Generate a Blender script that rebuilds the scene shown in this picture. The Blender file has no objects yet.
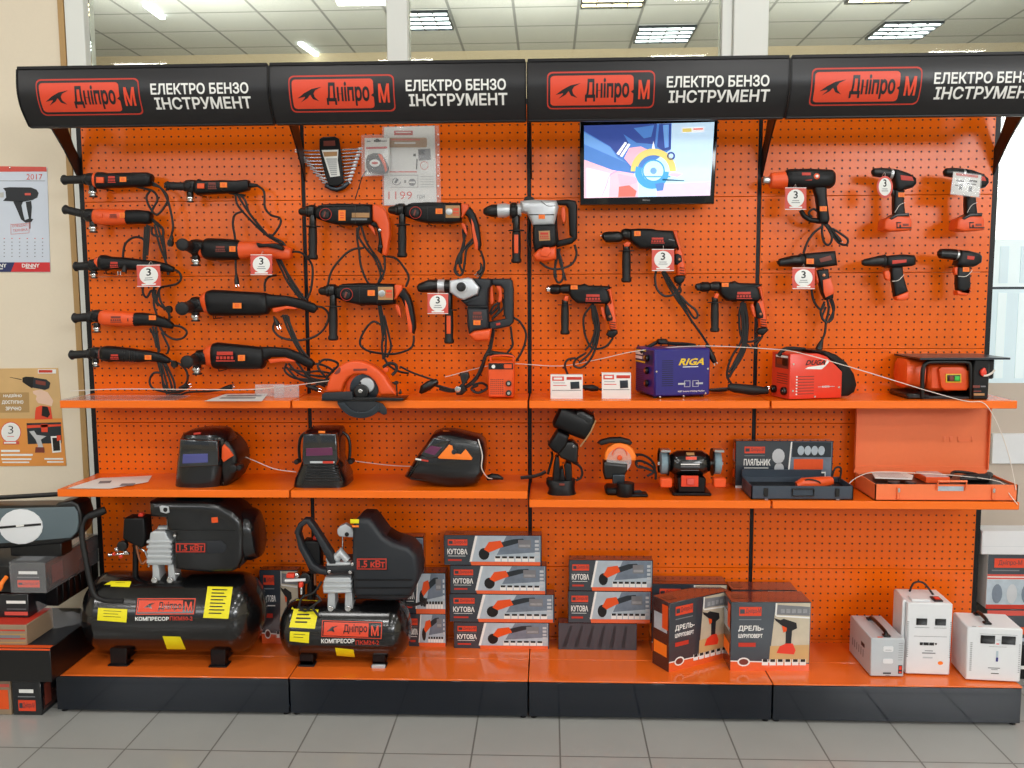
import bpy, bmesh, math, random
from mathutils import Vector, Matrix
from mathutils.geometry import tessellate_polygon, delaunay_2d_cdt
random.seed(7)
C = bpy.context.scene.collection
# ------------------------------------------------------------------ camera
CAM = Vector((0.0735, -3.5925, 1.5955)); YAW, PIT, ROL, FPX = 0.0403, -0.1044, -0.0047, 895.35
_f = Vector((-math.sin(YAW)*math.cos(PIT), math.cos(YAW)*math.cos(PIT), math.sin(PIT)))
_r = Vector((math.cos(YAW), math.sin(YAW), 0)); _u = _r.cross(_f)
_c, _s = math.cos(ROL), math.sin(ROL)
RR = _c*_r + _s*_u; UU = -_s*_r + _c*_u
cam = bpy.data.objects.new('camera', bpy.data.cameras.new('camera')); C.objects.link(cam)
cam.matrix_world = Matrix(((RR.x, UU.x, -_f.x, CAM.x), (RR.y, UU.y, -_f.y, CAM.y), (RR.z, UU.z, -_f.z, CAM.z), (0, 0, 0, 1)))
cam.data.sensor_width = 36; cam.data.lens = FPX*36/1024; cam.data.clip_end = 60; cam.data.clip_start = 0.05
bpy.context.scene.camera = cam

def ray(px, py):
    return _f + RR*((px-512)/FPX) + UU*((384-py)/FPX)
def U(px, py, Y):                      # measured position on the upright plane y = Y
    d = ray(px, py); return CAM + d*((Y-CAM.y)/d.y)
def G(px, py, z):                      # measured position on the level plane at height z
    d = ray(px, py); return CAM + d*((z-CAM.z)/d.z)

# ------------------------------------------------------------------ materials
def lin(c):
    return tuple(((x/255)/12.92 if x/255 <= 0.04045 else (((x/255)+0.055)/1.055)**2.4) for x in c)
MATS = {}
def proj(P):
    d = Vector(P)-CAM; w = d.dot(_f); return 512+FPX*d.dot(RR)/w, 384-FPX*d.dot(UU)/w
def mat(name, rgb, rough=0.5, metal=0.0, bump=0.0, scale=60.0, var=0.06, coat=0.0, emit=0.0, alpha=1.0, trans=0.0, spec=0.5):
    if name in MATS: return MATS[name]
    m = bpy.data.materials.new(name); m.use_nodes = True; nt = m.node_tree; N = nt.nodes; L = nt.links
    b = N['Principled BSDF']; col = lin(rgb)
    tc = N.new('ShaderNodeTexCoord'); no = N.new('ShaderNodeTexNoise'); no.inputs['Scale'].default_value = scale
    no.inputs['Detail'].default_value = 3
    L.new(tc.outputs['Object'], no.inputs['Vector'])
    mx = N.new('ShaderNodeMix'); mx.data_type = 'RGBA'
    mx.inputs['A'].default_value = tuple(c*(1-var) for c in col)+(1,); mx.inputs['B'].default_value = tuple(min(1, c*(1+var)) for c in col)+(1,)
    L.new(no.outputs['Fac'], mx.inputs['Factor']); L.new(mx.outputs['Result'], b.inputs['Base Color'])
    b.inputs['Roughness'].default_value = rough; b.inputs['Metallic'].default_value = metal
    b.inputs['Coat Weight'].default_value = coat; b.inputs['Coat Roughness'].default_value = 0.1
    b.inputs['Specular IOR Level'].default_value = spec
    if bump:
        bp = N.new('ShaderNodeBump'); bp.inputs['Strength'].default_value = bump; bp.inputs['Distance'].default_value = 0.002
        L.new(no.outputs['Fac'], bp.inputs['Height']); L.new(bp.outputs['Normal'], b.inputs['Normal'])
    if emit:
        L.new(mx.outputs['Result'], b.inputs['Emission Color']); b.inputs['Emission Strength'].default_value = emit
    if alpha < 1: b.inputs['Alpha'].default_value = alpha
    if trans: b.inputs['Transmission Weight'].default_value = trans
    MATS[name] = m; return m
ORG = (238, 104, 8)
mat('orange_metal', ORG, 0.24, scale=8, var=0.03)
mat('deck_orange', (236, 108, 34), 0.13, scale=8, var=0.03, spec=0.7)
mat('orange_lip', (248, 112, 10), 0.35, scale=8, var=0.03)
mat('black_metal', (12, 10, 12), 0.4, scale=30, spec=0.3)
mat('header_black', (22, 21, 24), 0.36, scale=20, var=0.08)
mat('kick_metal', (13, 20, 30), 0.07, scale=14, var=0.15, spec=0.5)
mat('carton_black', (20, 23, 28), 0.32, coat=0.4, scale=12, var=0.2)
mat('kraft_dull', (150, 128, 104), 0.5, scale=14, var=0.15)
mat('plastic_black', (13, 13, 15), 0.42, spec=0.3, bump=0.2, scale=400, var=0.15)
mat('plastic_grey', (28, 32, 38), 0.5, bump=0.2, scale=400, var=0.1)
mat('plastic_dark', (12, 12, 13), 0.35)
mat('rubber', (12, 12, 13), 0.6, bump=0.3, scale=300)
mat('cord_rubber', (17, 15, 15), 0.5)
mat('orange_plastic', (232, 84, 26), 0.4, var=0.04)
mat('orange_light', (255, 128, 30), 0.5, var=0.04)
mat('red_print', (196, 52, 34), 0.5)
mat('dull_red_print', (120, 52, 40), 0.5)
mat('logo_orange', (226, 70, 38), 0.4, var=0.03)
mat('white_print', (236, 236, 232), 0.5, var=0.02)
mat('chrome', (215, 215, 215), 0.18, metal=1.0)
mat('steel', (190, 192, 192), 0.32, metal=1.0)
mat('silver_paint', (205, 208, 212), 0.35, metal=0.5, scale=30)
mat('alu_cast', (196, 200, 203), 0.45, metal=0.4, bump=0.3, scale=200)
mat('tank_black', (13, 13, 14), 0.22, coat=0.5, scale=10)
mat('glass_grey', (120, 128, 130), 0.1, spec=0.8)
mat('yellow_label', (240, 226, 20), 0.5, var=0.03)
mat('white_enamel', (226, 228, 230), 0.35, var=0.02)
mat('grey_enamel', (190, 196, 200), 0.35, var=0.02)
mat('blue_enamel', (38, 32, 120), 0.33, var=0.05)
mat('red_enamel', (228, 62, 40), 0.32, var=0.03)
mat('case_orange', (244, 122, 70), 0.4, var=0.03)
mat('case_grey', (58, 68, 80), 0.45, var=0.05)
mat('gold_print', (176, 132, 84), 0.4)
mat('carton_dark', (46, 54, 63), 0.32, coat=0.7, scale=14, var=0.15, bump=1.0)
mat('carton_top', (108, 42, 30), 0.22, coat=0.9, scale=18, var=0.3, bump=1.5)
mat('carton_side', (60, 34, 32), 0.25, coat=0.7, scale=16, var=0.3)
mat('pic_light', (176, 190, 200), 0.3, coat=0.8, scale=26, var=0.3, bump=1.0)
mat('pic_mid', (108, 122, 138), 0.3, coat=0.8, scale=26, var=0.4, bump=1.0)
mat('pic_beige', (196, 184, 160), 0.3, coat=0.5, scale=22, var=0.2)
mat('pic_strip', (232, 96, 44), 0.3, coat=0.6, var=0.08)
mat('paper', (232, 232, 228), 0.6, var=0.02)
mat('paper_grey', (150, 152, 154), 0.6, scale=90, var=0.3)
mat('grey_print', (120, 122, 126), 0.6)
mat('black_print', (20, 20, 22), 0.5)
mat('tag_red', (214, 84, 72), 0.5)
mat('wood_tan', (206, 168, 112), 0.5, scale=12, var=0.15)
mat('wood_strip', (176, 140, 88), 0.5, scale=20, var=0.1)
mat('poster_orange', (224, 146, 66), 0.5, scale=10, var=0.05)
mat('skin_print', (226, 190, 166), 0.5, scale=30)
mat('navy_print', (34, 42, 92), 0.5)
mat('red_flat', (206, 40, 46), 0.5)
mat('calendar_paper', (206, 214, 226), 0.5, scale=4, var=0.03)
mat('cable_white', (225, 215, 205), 0.4)
mat('visor_blue', (70, 74, 140), 0.12, scale=10, coat=1)
mat('visor_purple', (96, 24, 72), 0.12, scale=10, coat=1)
mat('visor_dark', (22, 26, 30), 0.1, coat=1)
mat('shell_black', (12, 14, 17), 0.27, coat=0.3, scale=12)
mat('grind_stone', (128, 150, 160), 0.8, bump=0.3, scale=300)
mat('yellow_paint', (232, 196, 40), 0.4)
mat('green_button', (60, 190, 70), 0.4)
mat('copper', (170, 110, 80), 0.35, metal=0.9)
mat('frame_white', (224, 226, 220), 0.45, scale=6, var=0.02)
mat('wall_beige', (226, 213, 190), 0.6, bump=0.15, scale=90, var=0.02)
mat('wall_beyond', (196, 180, 148), 0.7, var=0.03)
mat('wall_right', (196, 182, 168), 0.55, scale=3, var=0.05)
mat('tag_clear', (200, 204, 206), 0.15, alpha=0.35, coat=1)
mat('shrink_film', (230, 230, 232), 0.08, alpha=0.16, coat=1, bump=1.0, scale=25)
mat('screen_glass', (8, 8, 9), 0.08)
mat('steel_dark', (60, 66, 72), 0.3, metal=0.7)
mat('heater_grey', (92, 106, 112), 0.45, scale=10)
def smat(name, rgb):                   # colours shown by the lit television screen
    return mat('screen_'+name, rgb, 0.5, emit=0.62, var=0.04, scale=30)

# pegboard: powder coat with the punched hole grid
def pegboard():
    m = bpy.data.materials.new('pegboard_orange'); m.use_nodes = True; nt = m.node_tree; N = nt.nodes; L = nt.links; b = N['Principled BSDF']
    geo = N.new('ShaderNodeNewGeometry'); sp = N.new('ShaderNodeSeparateXYZ'); L.new(geo.outputs['Position'], sp.inputs[0])
    def M(op, a, bb=None, c=None):
        n = N.new('ShaderNodeMath'); n.operation = op
        for i, v in enumerate((a, bb, c)):
            if v is None: continue
            if isinstance(v, (int, float)): n.inputs[i].default_value = v
            else: L.new(v, n.inputs[i])
        return n.outputs[0]
    fx = M('SUBTRACT', M('FRACT', M('MULTIPLY_ADD', sp.outputs['X'], 1/0.03, 100.5)), 0.5)
    fz = M('SUBTRACT', M('FRACT', M('MULTIPLY_ADD', sp.outputs['Z'], 1/0.02986, 100.5-1.956/0.02986+0.5)), 0.5)
    fx = M('SUBTRACT', M('FRACT', M('MULTIPLY_ADD', sp.outputs['X'], 1/0.03, 100.0)), 0.5)
    d = M('SQRT', M('ADD', M('MULTIPLY', fx, fx), M('MULTIPLY', fz, fz)))
    mask = M('LESS_THAN', d, 0.122)
    mx = N.new('ShaderNodeMix'); mx.data_type = 'RGBA'; mx.inputs['A'].default_value = lin(ORG)+(1,); mx.inputs['B'].default_value = (0.045, 0.009, 0.004, 1)
    L.new(mask, mx.inputs['Factor']); L.new(mx.outputs['Result'], b.inputs['Base Color'])
    rg = N.new('ShaderNodeTexNoise'); rg.inputs['Scale'].default_value = 3
    r = M('MULTIPLY_ADD', rg.outputs['Fac'], 0.04, 0.24); r = M('MULTIPLY_ADD', mask, 0.5, r)
    L.new(r, b.inputs['Roughness'])
    b.inputs['Specular IOR Level'].default_value = 0.32
    MATS['pegboard'] = m
pegboard()
def tiles(name, c1, c2, gap, tx, ty, ox, oy, gw, rough, coat=0.0):
    m = bpy.data.materials.new(name); m.use_nodes = True; nt = m.node_tree; N = nt.nodes; L = nt.links; b = N['Principled BSDF']
    geo = N.new('ShaderNodeNewGeometry'); sp = N.new('ShaderNodeSeparateXYZ'); L.new(geo.outputs['Position'], sp.inputs[0])
    def M(op, a, bb=None, c=None):
        n = N.new('ShaderNodeMath'); n.operation = op
        for i, v in enumerate((a, bb, c)):
            if v is None: continue
            if isinstance(v, (int, float)): n.inputs[i].default_value = v
            else: L.new(v, n.inputs[i])
        return n.outputs[0]
    mk = []
    for ax, t, o in (('X', tx, ox), ('Y', ty, oy)):
        f = M('FRACT', M('MULTIPLY_ADD', sp.outputs[ax], 1/t, 100-o/t)); e = M('MINIMUM', f, M('SUBTRACT', 1.0, f))
        mk.append(M('LESS_THAN', e, gw/t))
    mask = M('MAXIMUM', mk[0], mk[1])
    no = N.new('ShaderNodeTexNoise'); no.inputs['Scale'].default_value = 2.5; no.inputs['Detail'].default_value = 6
    a = N.new('ShaderNodeMix'); a.data_type = 'RGBA'; a.inputs['A'].default_value = lin(c1)+(1,); a.inputs['B'].default_value = lin(c2)+(1,)
    L.new(geo.outputs['Position'], no.inputs['Vector']); L.new(no.outputs['Fac'], a.inputs['Factor'])
    x = N.new('ShaderNodeMix'); x.data_type = 'RGBA'; x.inputs['B'].default_value = lin(gap)+(1,)
    L.new(mask, x.inputs['Factor']); L.new(a.outputs['Result'], x.inputs['A']); L.new(x.outputs['Result'], b.inputs['Base Color'])
    L.new(M('MULTIPLY_ADD', mask, 0.4, rough), b.inputs['Roughness']); b.inputs['Coat Weight'].default_value = coat
    MATS[name] = m

# ------------------------------------------------------------------ mesh builder
def catmull(pts, k=6, closed=False):
    pts = [Vector(p) for p in pts]; n = len(pts); out = []
    rng = range(n) if closed else range(n-1)
    for i in rng:
        p0 = pts[(i-1) % n] if closed or i > 0 else pts[0]*2-pts[1]
        p1, p2 = pts[i], pts[(i+1) % n]
        p3 = pts[(i+2) % n] if closed or i+2 < n else pts[-1]*2-pts[-2]
        for j in range(k):
            t = j/k
            out.append(0.5*((2*p1)+(p2-p0)*t+(2*p0-5*p1+4*p2-p3)*t*t+(3*p1-p0-3*p2+p3)*t**3))
    if not closed: out.append(pts[-1])
    return out
TXT = {}
def text2d(s, bold=0.0, cuts=0):
    key = (s, bold, cuts)
    if key in TXT: return TXT[key]
    c = bpy.data.curves.new('lettering', 'FONT'); c.body = s; c.resolution_u = 2; c.fill_mode = 'NONE'
    o = bpy.data.objects.new('lettering', c); C.objects.link(o)
    m = bpy.data.meshes.new_from_object(o.evaluated_get(bpy.context.evaluated_depsgraph_get()))
    P = [(q.co.x, q.co.y) for q in m.vertices]; E = [tuple(e.vertices) for e in m.edges]
    bpy.data.objects.remove(o); bpy.data.curves.remove(c); bpy.data.meshes.remove(m)
    # outlines of the letters, filled by the winding rule, one outline group (letter) at a time
    nb = {}
    for a, b in E: nb.setdefault(a, []).append(b); nb.setdefault(b, []).append(a)
    seen = set(); loops = []
    for a in range(len(P)):
        if a in seen or a not in nb: continue
        L = [a]; seen.add(a); cur = a
        while True:
            nx = [q for q in nb[cur] if q not in seen]
            if not nx: break
            cur = nx[0] if len(L) > 1 else min(nx); seen.add(cur); L.append(cur)
        loops.append([P[q] for q in L])
    if bold and loops:
        ar = lambda l: sum(l[i-1][0]*l[i][1]-l[i][0]*l[i-1][1] for i in range(len(l)))
        sg = 1 if ar(max(loops, key=lambda l: abs(ar(l)))) > 0 else -1
        # every outline was walked from its lowest index; put holes and outsides the right way round by nesting depth
        def depth(i):
            x, y = loops[i][0]; n_ = 0
            for k, l in enumerate(loops):
                if k == i: continue
                w_ = False
                for a in range(len(l)):
                    x1, y1 = l[a-1]; x2, y2 = l[a]
                    if (y1 > y) != (y2 > y) and x < (x2-x1)*(y-y1)/(y2-y1)+x1: w_ = not w_
                n_ += w_
            return n_
        out = []
        for i, l in enumerate(loops):
            d = depth(i); ccw = ar(l) > 0
            if ccw == bool(d % 2): l = l[::-1]
            q = []
            for a in range(len(l)):
                p0, p1, p2 = Vector(l[a-1]), Vector(l[a]), Vector(l[(a+1) % len(l)]); e1 = p1-p0; e2 = p2-p1
                if e1.length < 1e-7: e1 = e2
                if e2.length < 1e-7: e2 = e1
                n1 = Vector((e1.y, -e1.x)).normalized(); n2 = Vector((e2.y, -e2.x)).normalized(); nn = n1+n2
                nn = nn.normalized() if nn.length > 1e-6 else n1
                r_ = p1+nn*(bold/max(.5, nn.dot(n1))); q.append((r_.x, r_.y))
            out.append(q)
        loops = out
    boxes = [(min(p[0] for p in l), max(p[0] for p in l), min(p[1] for p in l), max(p[1] for p in l)) for l in loops]
    v = []; f = []; used = set()
    order = sorted(range(len(loops)), key=lambda i: -(boxes[i][1]-boxes[i][0])*(boxes[i][3]-boxes[i][2]))
    for i in order:
        if i in used: continue
        A = boxes[i]; grp = [k for k in order if k not in used and boxes[k][0] >= A[0]-1e-5 and boxes[k][1] <= A[1]+1e-5 and boxes[k][2] >= A[2]-1e-5 and boxes[k][3] <= A[3]+1e-5]
        used.update(grp); pts = []; ed = []
        for k in grp:
            n0 = len(pts); pts += [Vector(p) for p in loops[k]]; n = len(loops[k]); ed += [(n0+t, n0+(t+1) % n) for t in range(n)]
        r = delaunay_2d_cdt(pts, ed, [], 0, 1e-6); n0 = len(v); v += [(q.x, q.y) for q in r[0]]
        for t in r[2]:
            x = sum(r[0][q].x for q in t)/3; y = sum(r[0][q].y for q in t)/3; wn = 0
            for k in grp:
                l = loops[k]
                for a in range(len(l)):
                    x1, y1 = l[a-1]; x2, y2 = l[a]
                    if (y1 > y) != (y2 > y) and x < (x2-x1)*(y-y1)/(y2-y1)+x1: wn += 1 if y2 > y1 else -1
            if wn: f.append(tuple(q+n0 for q in t))
    if cuts:
        bm = bmesh.new(); bv = [bm.verts.new((a, b, 0)) for a, b in v]
        for t in f: bm.faces.new([bv[q] for q in t])
        ya = min(q[1] for q in v); yb = max(q[1] for q in v)
        for i in range(1, cuts): bmesh.ops.bisect_plane(bm, geom=bm.verts[:]+bm.edges[:]+bm.faces[:], plane_co=(0, ya+(yb-ya)*i/cuts, 0), plane_no=(0, 1, 0))
        bm.verts.index_update(); v = [(q.co.x, q.co.y) for q in bm.verts]; f = [tuple(q.index for q in t.verts) for t in bm.faces]; bm.free()
    x0 = min(a for a, _ in v); x1 = max(a for a, _ in v); y0 = min(a for _, a in v); y1 = max(a for _, a in v)
    v = [((a-x0)/(x1-x0), (b_-y0)/(y1-y0)) for a, b_ in v]
    TXT[key] = (v, f, (x1-x0)/(y1-y0)); return TXT[key]

class MB:
    def __init__(s): s.v = []; s.f = []; s.m = []; s.ms = []; s.fl = set()
    def mi(s, m):
        if m not in s.ms: s.ms.append(m)
        return s.ms.index(m)
    def add(s, vs, fs, m):
        k = len(s.v); s.v += [Vector(q) for q in vs]; i = s.mi(m)
        for f in fs: s.f.append(tuple(a+k for a in f)); s.m.append(i)
        return s
    def box(s, a, b, m, bev=0.0):
        x0, x1 = sorted((a[0], b[0])); y0, y1 = sorted((a[1], b[1])); z0, z1 = sorted((a[2], b[2]))
        return s.obox(Vector((x0, y0, z0)), Vector((x1-x0, 0, 0)), Vector((0, y1-y0, 0)), Vector((0, 0, z1-z0)), m, bev)
    def obox(s, o, ux, uy, uz, m, bev=0.0):
        if bev <= 0:
            vs = [o+ux*i+uy*j+uz*k for k in (0, 1) for j in (0, 1) for i in (0, 1)]
            return s.add(vs, [(0, 2, 3, 1), (4, 5, 7, 6), (0, 1, 5, 4), (2, 6, 7, 3), (0, 4, 6, 2), (1, 3, 7, 5)], m)
        bm = bmesh.new(); bmesh.ops.create_cube(bm, size=1)
        lx, ly, lz = ux.length, uy.length, uz.length
        for q in bm.verts: q.co = Vector(((q.co.x)*lx, q.co.y*ly, q.co.z*lz))
        bmesh.ops.bevel(bm, geom=bm.edges[:], offset=min(bev, 0.45*min(lx, ly, lz)), segments=1, profile=0.5, affect='EDGES')
        c = o+ux/2+uy/2+uz/2; a, b, d = ux.normalized(), uy.normalized(), uz.normalized()
        bm.verts.index_update()
        s.add([c+a*q.co.x+b*q.co.y+d*q.co.z for q in bm.verts], [tuple(w.index for w in f.verts) for f in bm.faces], m)
        bm.free(); return s
    # solid between two offsets of a closed outline; P maps (u, v, depth) to space
    def slab(s, pts, P, d0, d1, m, bev=0.0, inset=None, steps=3, side_m=None):
        n = len(pts); pts = [Vector((p[0], p[1])) for p in pts]
        ar = sum(pts[i].x*pts[(i+1) % n].y-pts[(i+1) % n].x*pts[i].y for i in range(n))
        if ar < 0: pts = pts[::-1]
        nr = []
        for i in range(n):
            a = (pts[i]-pts[i-1]); b = (pts[(i+1) % n]-pts[i])
            if a.length < 1e-9: a = b
            if b.length < 1e-9: b = a
            a = a.normalized(); b = b.normalized(); na = Vector((-a.y, a.x)); nb = Vector((-b.y, b.x)); q = na+nb
            q = q.normalized() if q.length > 1e-6 else na
            nr.append(q/max(0.55, q.dot(na)))
        rings = []
        if bev > 0:
            inset = inset if inset is not None else bev
            for k in range(steps+1):
                t = math.pi/2*k/steps; rings.append((inset*(1-math.sin(t)), d0+bev*(1-math.cos(t)) if d1 > d0 else d0-bev*(1-math.cos(t))))
            for k in range(steps, -1, -1):
                t = math.pi/2*k/steps; rings.append((inset*(1-math.sin(t)), d1-bev*(1-math.cos(t)) if d1 > d0 else d1+bev*(1-math.cos(t))))
        else: rings = [(0, d0), (0, d1)]
        vs = []
        for ins, d in rings:
            for p, q in zip(pts, nr): vs.append(P(p.x+q.x*ins, p.y+q.y*ins, d))
        fs = []
        for r in range(len(rings)-1):
            for i in range(n):
                j = (i+1) % n; fs.append((r*n+i, r*n+j, (r+1)*n+j, (r+1)*n+i))
        for f0, rr in ((0, 0), (1, len(rings)-1)):
            tri = tessellate_polygon([[Vector((pts[i].x+nr[i].x*rings[rr][0], pts[i].y+nr[i].y*rings[rr][0], 0)) for i in range(n)]])
            fs += [tuple(rr*n+a for a in (t[::-1] if f0 else t)) for t in tri]
        return s.add(vs, fs, m)
    def flat(s, pts, P, off, m):
        n = len(pts); tri = tessellate_polygon([[Vector((p[0], p[1], 0)) for p in pts]])
        s.fl.update(range(len(s.f), len(s.f)+len(tri)))
        return s.add([P(p[0], p[1], off) for p in pts], [tuple(t) for t in tri], m)
    # rounded rectangle cut into thin rows so that it follows a curved surface
    def curved(s, P, off, m, x0, y0, x1, y1, rx, ry, n=12):
        ys = sorted(set([y0+(y1-y0)*i/n for i in range(n+1)]+[y0+ry*q for q in (.1, .35, .65)]+[y1-ry*q for q in (.1, .35, .65)])); vs = []; fs = []
        for y in ys:
            e = max(0, (y0+ry-y)/ry, (y-y1+ry)/ry) if ry else 0
            ins = rx*(1-math.sqrt(max(0, 1-e*e))); vs += [P(x0+ins, y, off), P(x1-ins, y, off)]
        for i in range(len(ys)-1): fs.append((2*i, 2*i+1, 2*i+3, 2*i+2))
        return s.add(vs, fs, m)
    def text(s, st, P, off, x0, y0, x1, y1, m, bold=0.015, shear=0.0, cuts=0):
        v, f, asp = text2d(st, bold, cuts); s.fl.update(range(len(s.f), len(s.f)+len(f)))
        return s.add([P(x0+(x1-x0)*(a+shear*b), y0+(y1-y0)*b, off) for a, b in v], f, m)
    # rounded tube / body along stations (centre, half size, half depth)
    def loft(s, st, m, seg=16, n=2.0, cap=True, ring=False, ref=None, level=False):
        k = len(st); vs = []; fs = []
        cs = [Vector(a[0]) for a in st]
        pn = None
        for i, (c, ra, rb) in enumerate(st):
            c = Vector(c)
            t = (cs[(i+1) % k]-cs[i-1]) if ring else (cs[min(i+1, k-1)]-cs[max(i-1, 0)])
            if t.length < 1e-9: t = Vector((1, 0, 0))
            t.normalize()
            if pn is None:
                rf = ref or Vector((0, 1, 0)); n1 = rf.cross(t)
                if n1.length < 0.35: n1 = Vector((0, 0, 1)); n1 = n1-t*n1.dot(t)
                n1.normalize()
            else:
                n1 = pn-t*pn.dot(t)
                n1 = n1.normalized() if n1.length > 1e-6 else pn
            pn = n1; n2 = t.cross(n1)
            if level: n1 = Vector((1, 0, 0)); n2 = Vector((0, 1, 0))
            for j in range(seg):
                a = 2*math.pi*j/seg; ca, sa = math.cos(a), math.sin(a)
                x = math.copysign(abs(ca)**(2/n), ca); y = math.copysign(abs(sa)**(2/n), sa)
                vs.append(c+n1*(ra*x)+n2*(rb*y))
        for i in range(k if ring else k-1):
            for j in range(seg):
                a, b = i*seg+j, i*seg+(j+1) % seg; i2 = (i+1) % k
                fs.append((a, b, i2*seg+(j+1) % seg, i2*seg+j))
        if cap and not ring:
            fs.append(tuple(range(seg))[::-1]); fs.append(tuple((k-1)*seg+j for j in range(seg)))
        return s.add(vs, fs, m)
    def tube(s, pts, r, m, seg=8, k=5, smooth=True, ring=False):
        p = catmull(pts, k, ring) if smooth and len(pts) > 2 else [Vector(q) for q in pts]
        return s.loft([(q, r, r) for q in p], m, seg=seg, ring=ring)
    def cyl(s, a, b, r, m, r2=None, seg=20, bev=0.0):
        a, b = Vector(a), Vector(b); r2 = r if r2 is None else r2; d = (b-a)
        if bev > 0 and d.length > 2*bev:
            e = d.normalized()*bev
            return s.loft([(a, max(r-bev, r*0.3), max(r-bev, r*0.3)), (a+e*0.3, r-bev*0.3, r-bev*0.3), (a+e, r, r), (b-e, r2, r2), (b-e*0.3, r2-bev*0.3, r2-bev*0.3), (b, max(r2-bev, r2*0.3), max(r2-bev, r2*0.3))], m, seg=seg)
        return s.loft([(a, r, r), (b, r2, r2)], m, seg=seg)
    def ball(s, c, r, m, sy=1.0, seg=14):
        c = Vector(c); st = []
        for i in range(9):
            t = -math.pi/2+math.pi*i/8; q = max(0.02, math.cos(t))*r; st.append((c+Vector((0, 0, math.sin(t)*r)), q, q*sy))
        return s.loft(st, m, seg=seg)
    def build(s, name, parent=None, label=None, loc=None, sharp=38):
        me = bpy.data.meshes.new(name)
        o = bpy.data.objects.new(name, me); C.objects.link(o)
        if parent is not None:
            off = wloc(parent); o.parent = parent
        elif loc is not None: off = Vector(loc); o.location = off
        else:
            off = Vector((0, 0, 0))
        me.from_pydata([q-off for q in s.v], [], s.f)
        for m in s.ms: me.materials.append(MATS[m])
        for p, i in zip(me.polygons, s.m): p.material_index = i
        bm = bmesh.new(); bm.from_mesh(me)
        bmesh.ops.recalc_face_normals(bm, faces=bm.faces[:]); bm.to_mesh(me); bm.free()
        for p in me.polygons: p.use_smooth = p.index not in s.fl
        me.set_sharp_from_angle(angle=math.radians(sharp)); me.update()
        if label: o['label'] = label
        return o
WL = {}
def wloc(o):
    q = Vector((0, 0, 0))
    while o is not None: q = q+Vector(o.location); o = o.parent
    return q
def tag(o, label, cat, group=None, kind=None):
    if label: o['label'] = label
    if cat: o['category'] = cat
    if group: o['group'] = group
    if kind: o['kind'] = kind
    return o
def thing(name, loc, label, cat, group=None, kind=None):
    o = bpy.data.objects.new(name, None); C.objects.link(o); o.location = loc; o.empty_display_size = 0.05
    return tag(o, label, cat, group, kind)
def struct(o):
    o['kind'] = 'structure'; return o

# a drawing frame on an upright plane: coordinates measured in the photo become metres at distance Y
class Fr:
    def __init__(s, ox, oy, sc, Y):
        s.ox, s.oy, s.sc, s.Y = ox, oy, sc, Y; s.front = 0.02
    def P(s, u, v, d=0.0):
        q = U(s.ox+u/s.sc, s.oy+v/s.sc, s.Y-s.front); return Vector((q.x, s.Y+d, q.z))
    def Q(s, u, v, d):               # as P, for something standing well in front of the plane
        q = U(s.ox+u/s.sc, s.oy+v/s.sc, s.Y+d); return Vector((q.x, s.Y+d, q.z))
    def m(s, r): return r/s.sc*(s.Y-CAM.y)/FPX*1.0
    def at(s, Y): return Fr(s.ox, s.oy, s.sc, Y)
class Part:
    def __init__(s, fr): s.f = fr; s.b = MB()
    def loft(s, st, m, dep=1.0, n=2.0, seg=16, smooth=0, rnd=True):
        L = [(Vector((a[0], a[1], (a[3] if len(a) > 3 else 0)*1.0)), a[2]) for a in st]
        out = []
        for p, r in L: rr = s.f.m(r); out.append(((s.f.Q if p.z < -.02 else s.f.P)(p.x, p.y, p.z), rr, rr*dep))
        if rnd and len(out) > 1:
            def endcap(a, b):
                d = (a[0]-b[0]);
                if d.length < 1e-6: return []
                d.normalize(); e = min(a[1], a[2])*0.28
                return [(a[0]+d*e*0.75, a[1]*0.82, a[2]*0.82), (a[0]+d*e, a[1]*0.55, a[2]*0.55)]
            out = endcap(out[0], out[1])[::-1]+out+endcap(out[-1], out[-2])
        s.b.loft(out, m, seg=seg, n=n); return s
    def slab(s, pts, d0, d1, m, bev=0.0, smooth=0, inset=None):
        if smooth: pts = [(q.x, q.y) for q in catmull([(p[0], p[1], 0) for p in pts], smooth, True)]
        ins = bev if inset is None else inset
        s.b.slab(pts, s.f.P, d0, d1, m, bev, (ins/s.f.m(1.0)) if bev > 0 else None); return s
    def disc(s, u, v, r, d0, d1, m, bev=0.002, seg=24, ry=None):
        ry = ry or r
        pts = [(u+r*math.cos(2*math.pi*i/seg), v+ry*math.sin(2*math.pi*i/seg)) for i in range(seg)]
        return s.slab(pts, d0, d1, m, min(bev, abs(d1-d0)*0.45))
    def rect(s, u0, v0, u1, v1, d0, d1, m, bev=0.001, rot=0.0):
        c, sn = math.cos(rot), math.sin(rot); cu, cv = (u0+u1)/2, (v0+v1)/2
        pts = [(cu+(a-cu)*c-(b-cv)*sn, cv+(a-cu)*sn+(b-cv)*c) for a, b in ((u0, v0), (u1, v0), (u1, v1), (u0, v1))]
        return s.slab(pts, d0, d1, m, min(bev, abs(d1-d0)*0.45))
    def cord(s, pts, m='cord_rubber', r=0.0048, k=5):
        s.b.tube([s.f.P(p[0], p[1], p[2] if len(p) > 2 else 0) for p in pts], r, m, seg=7, k=k); return s
    def text(s, st, u0, v0, u1, v1, d, m, bold=0.015, shear=0.0, rot=0.0):
        c, sn = math.cos(rot), math.sin(rot); cu, cv = (u0+u1)/2, (v0+v1)/2
        P = lambda a, b, dd: s.f.P(cu+(a-cu)*c-(b-cv)*sn, cv+(a-cu)*sn+(b-cv)*c, dd)
        s.b.text(st, P, d, u0, v1, u1, v0, m, bold, shear); return s
    def build(s, name, parent, label=None): return s.b.build(name, parent, label)
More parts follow.
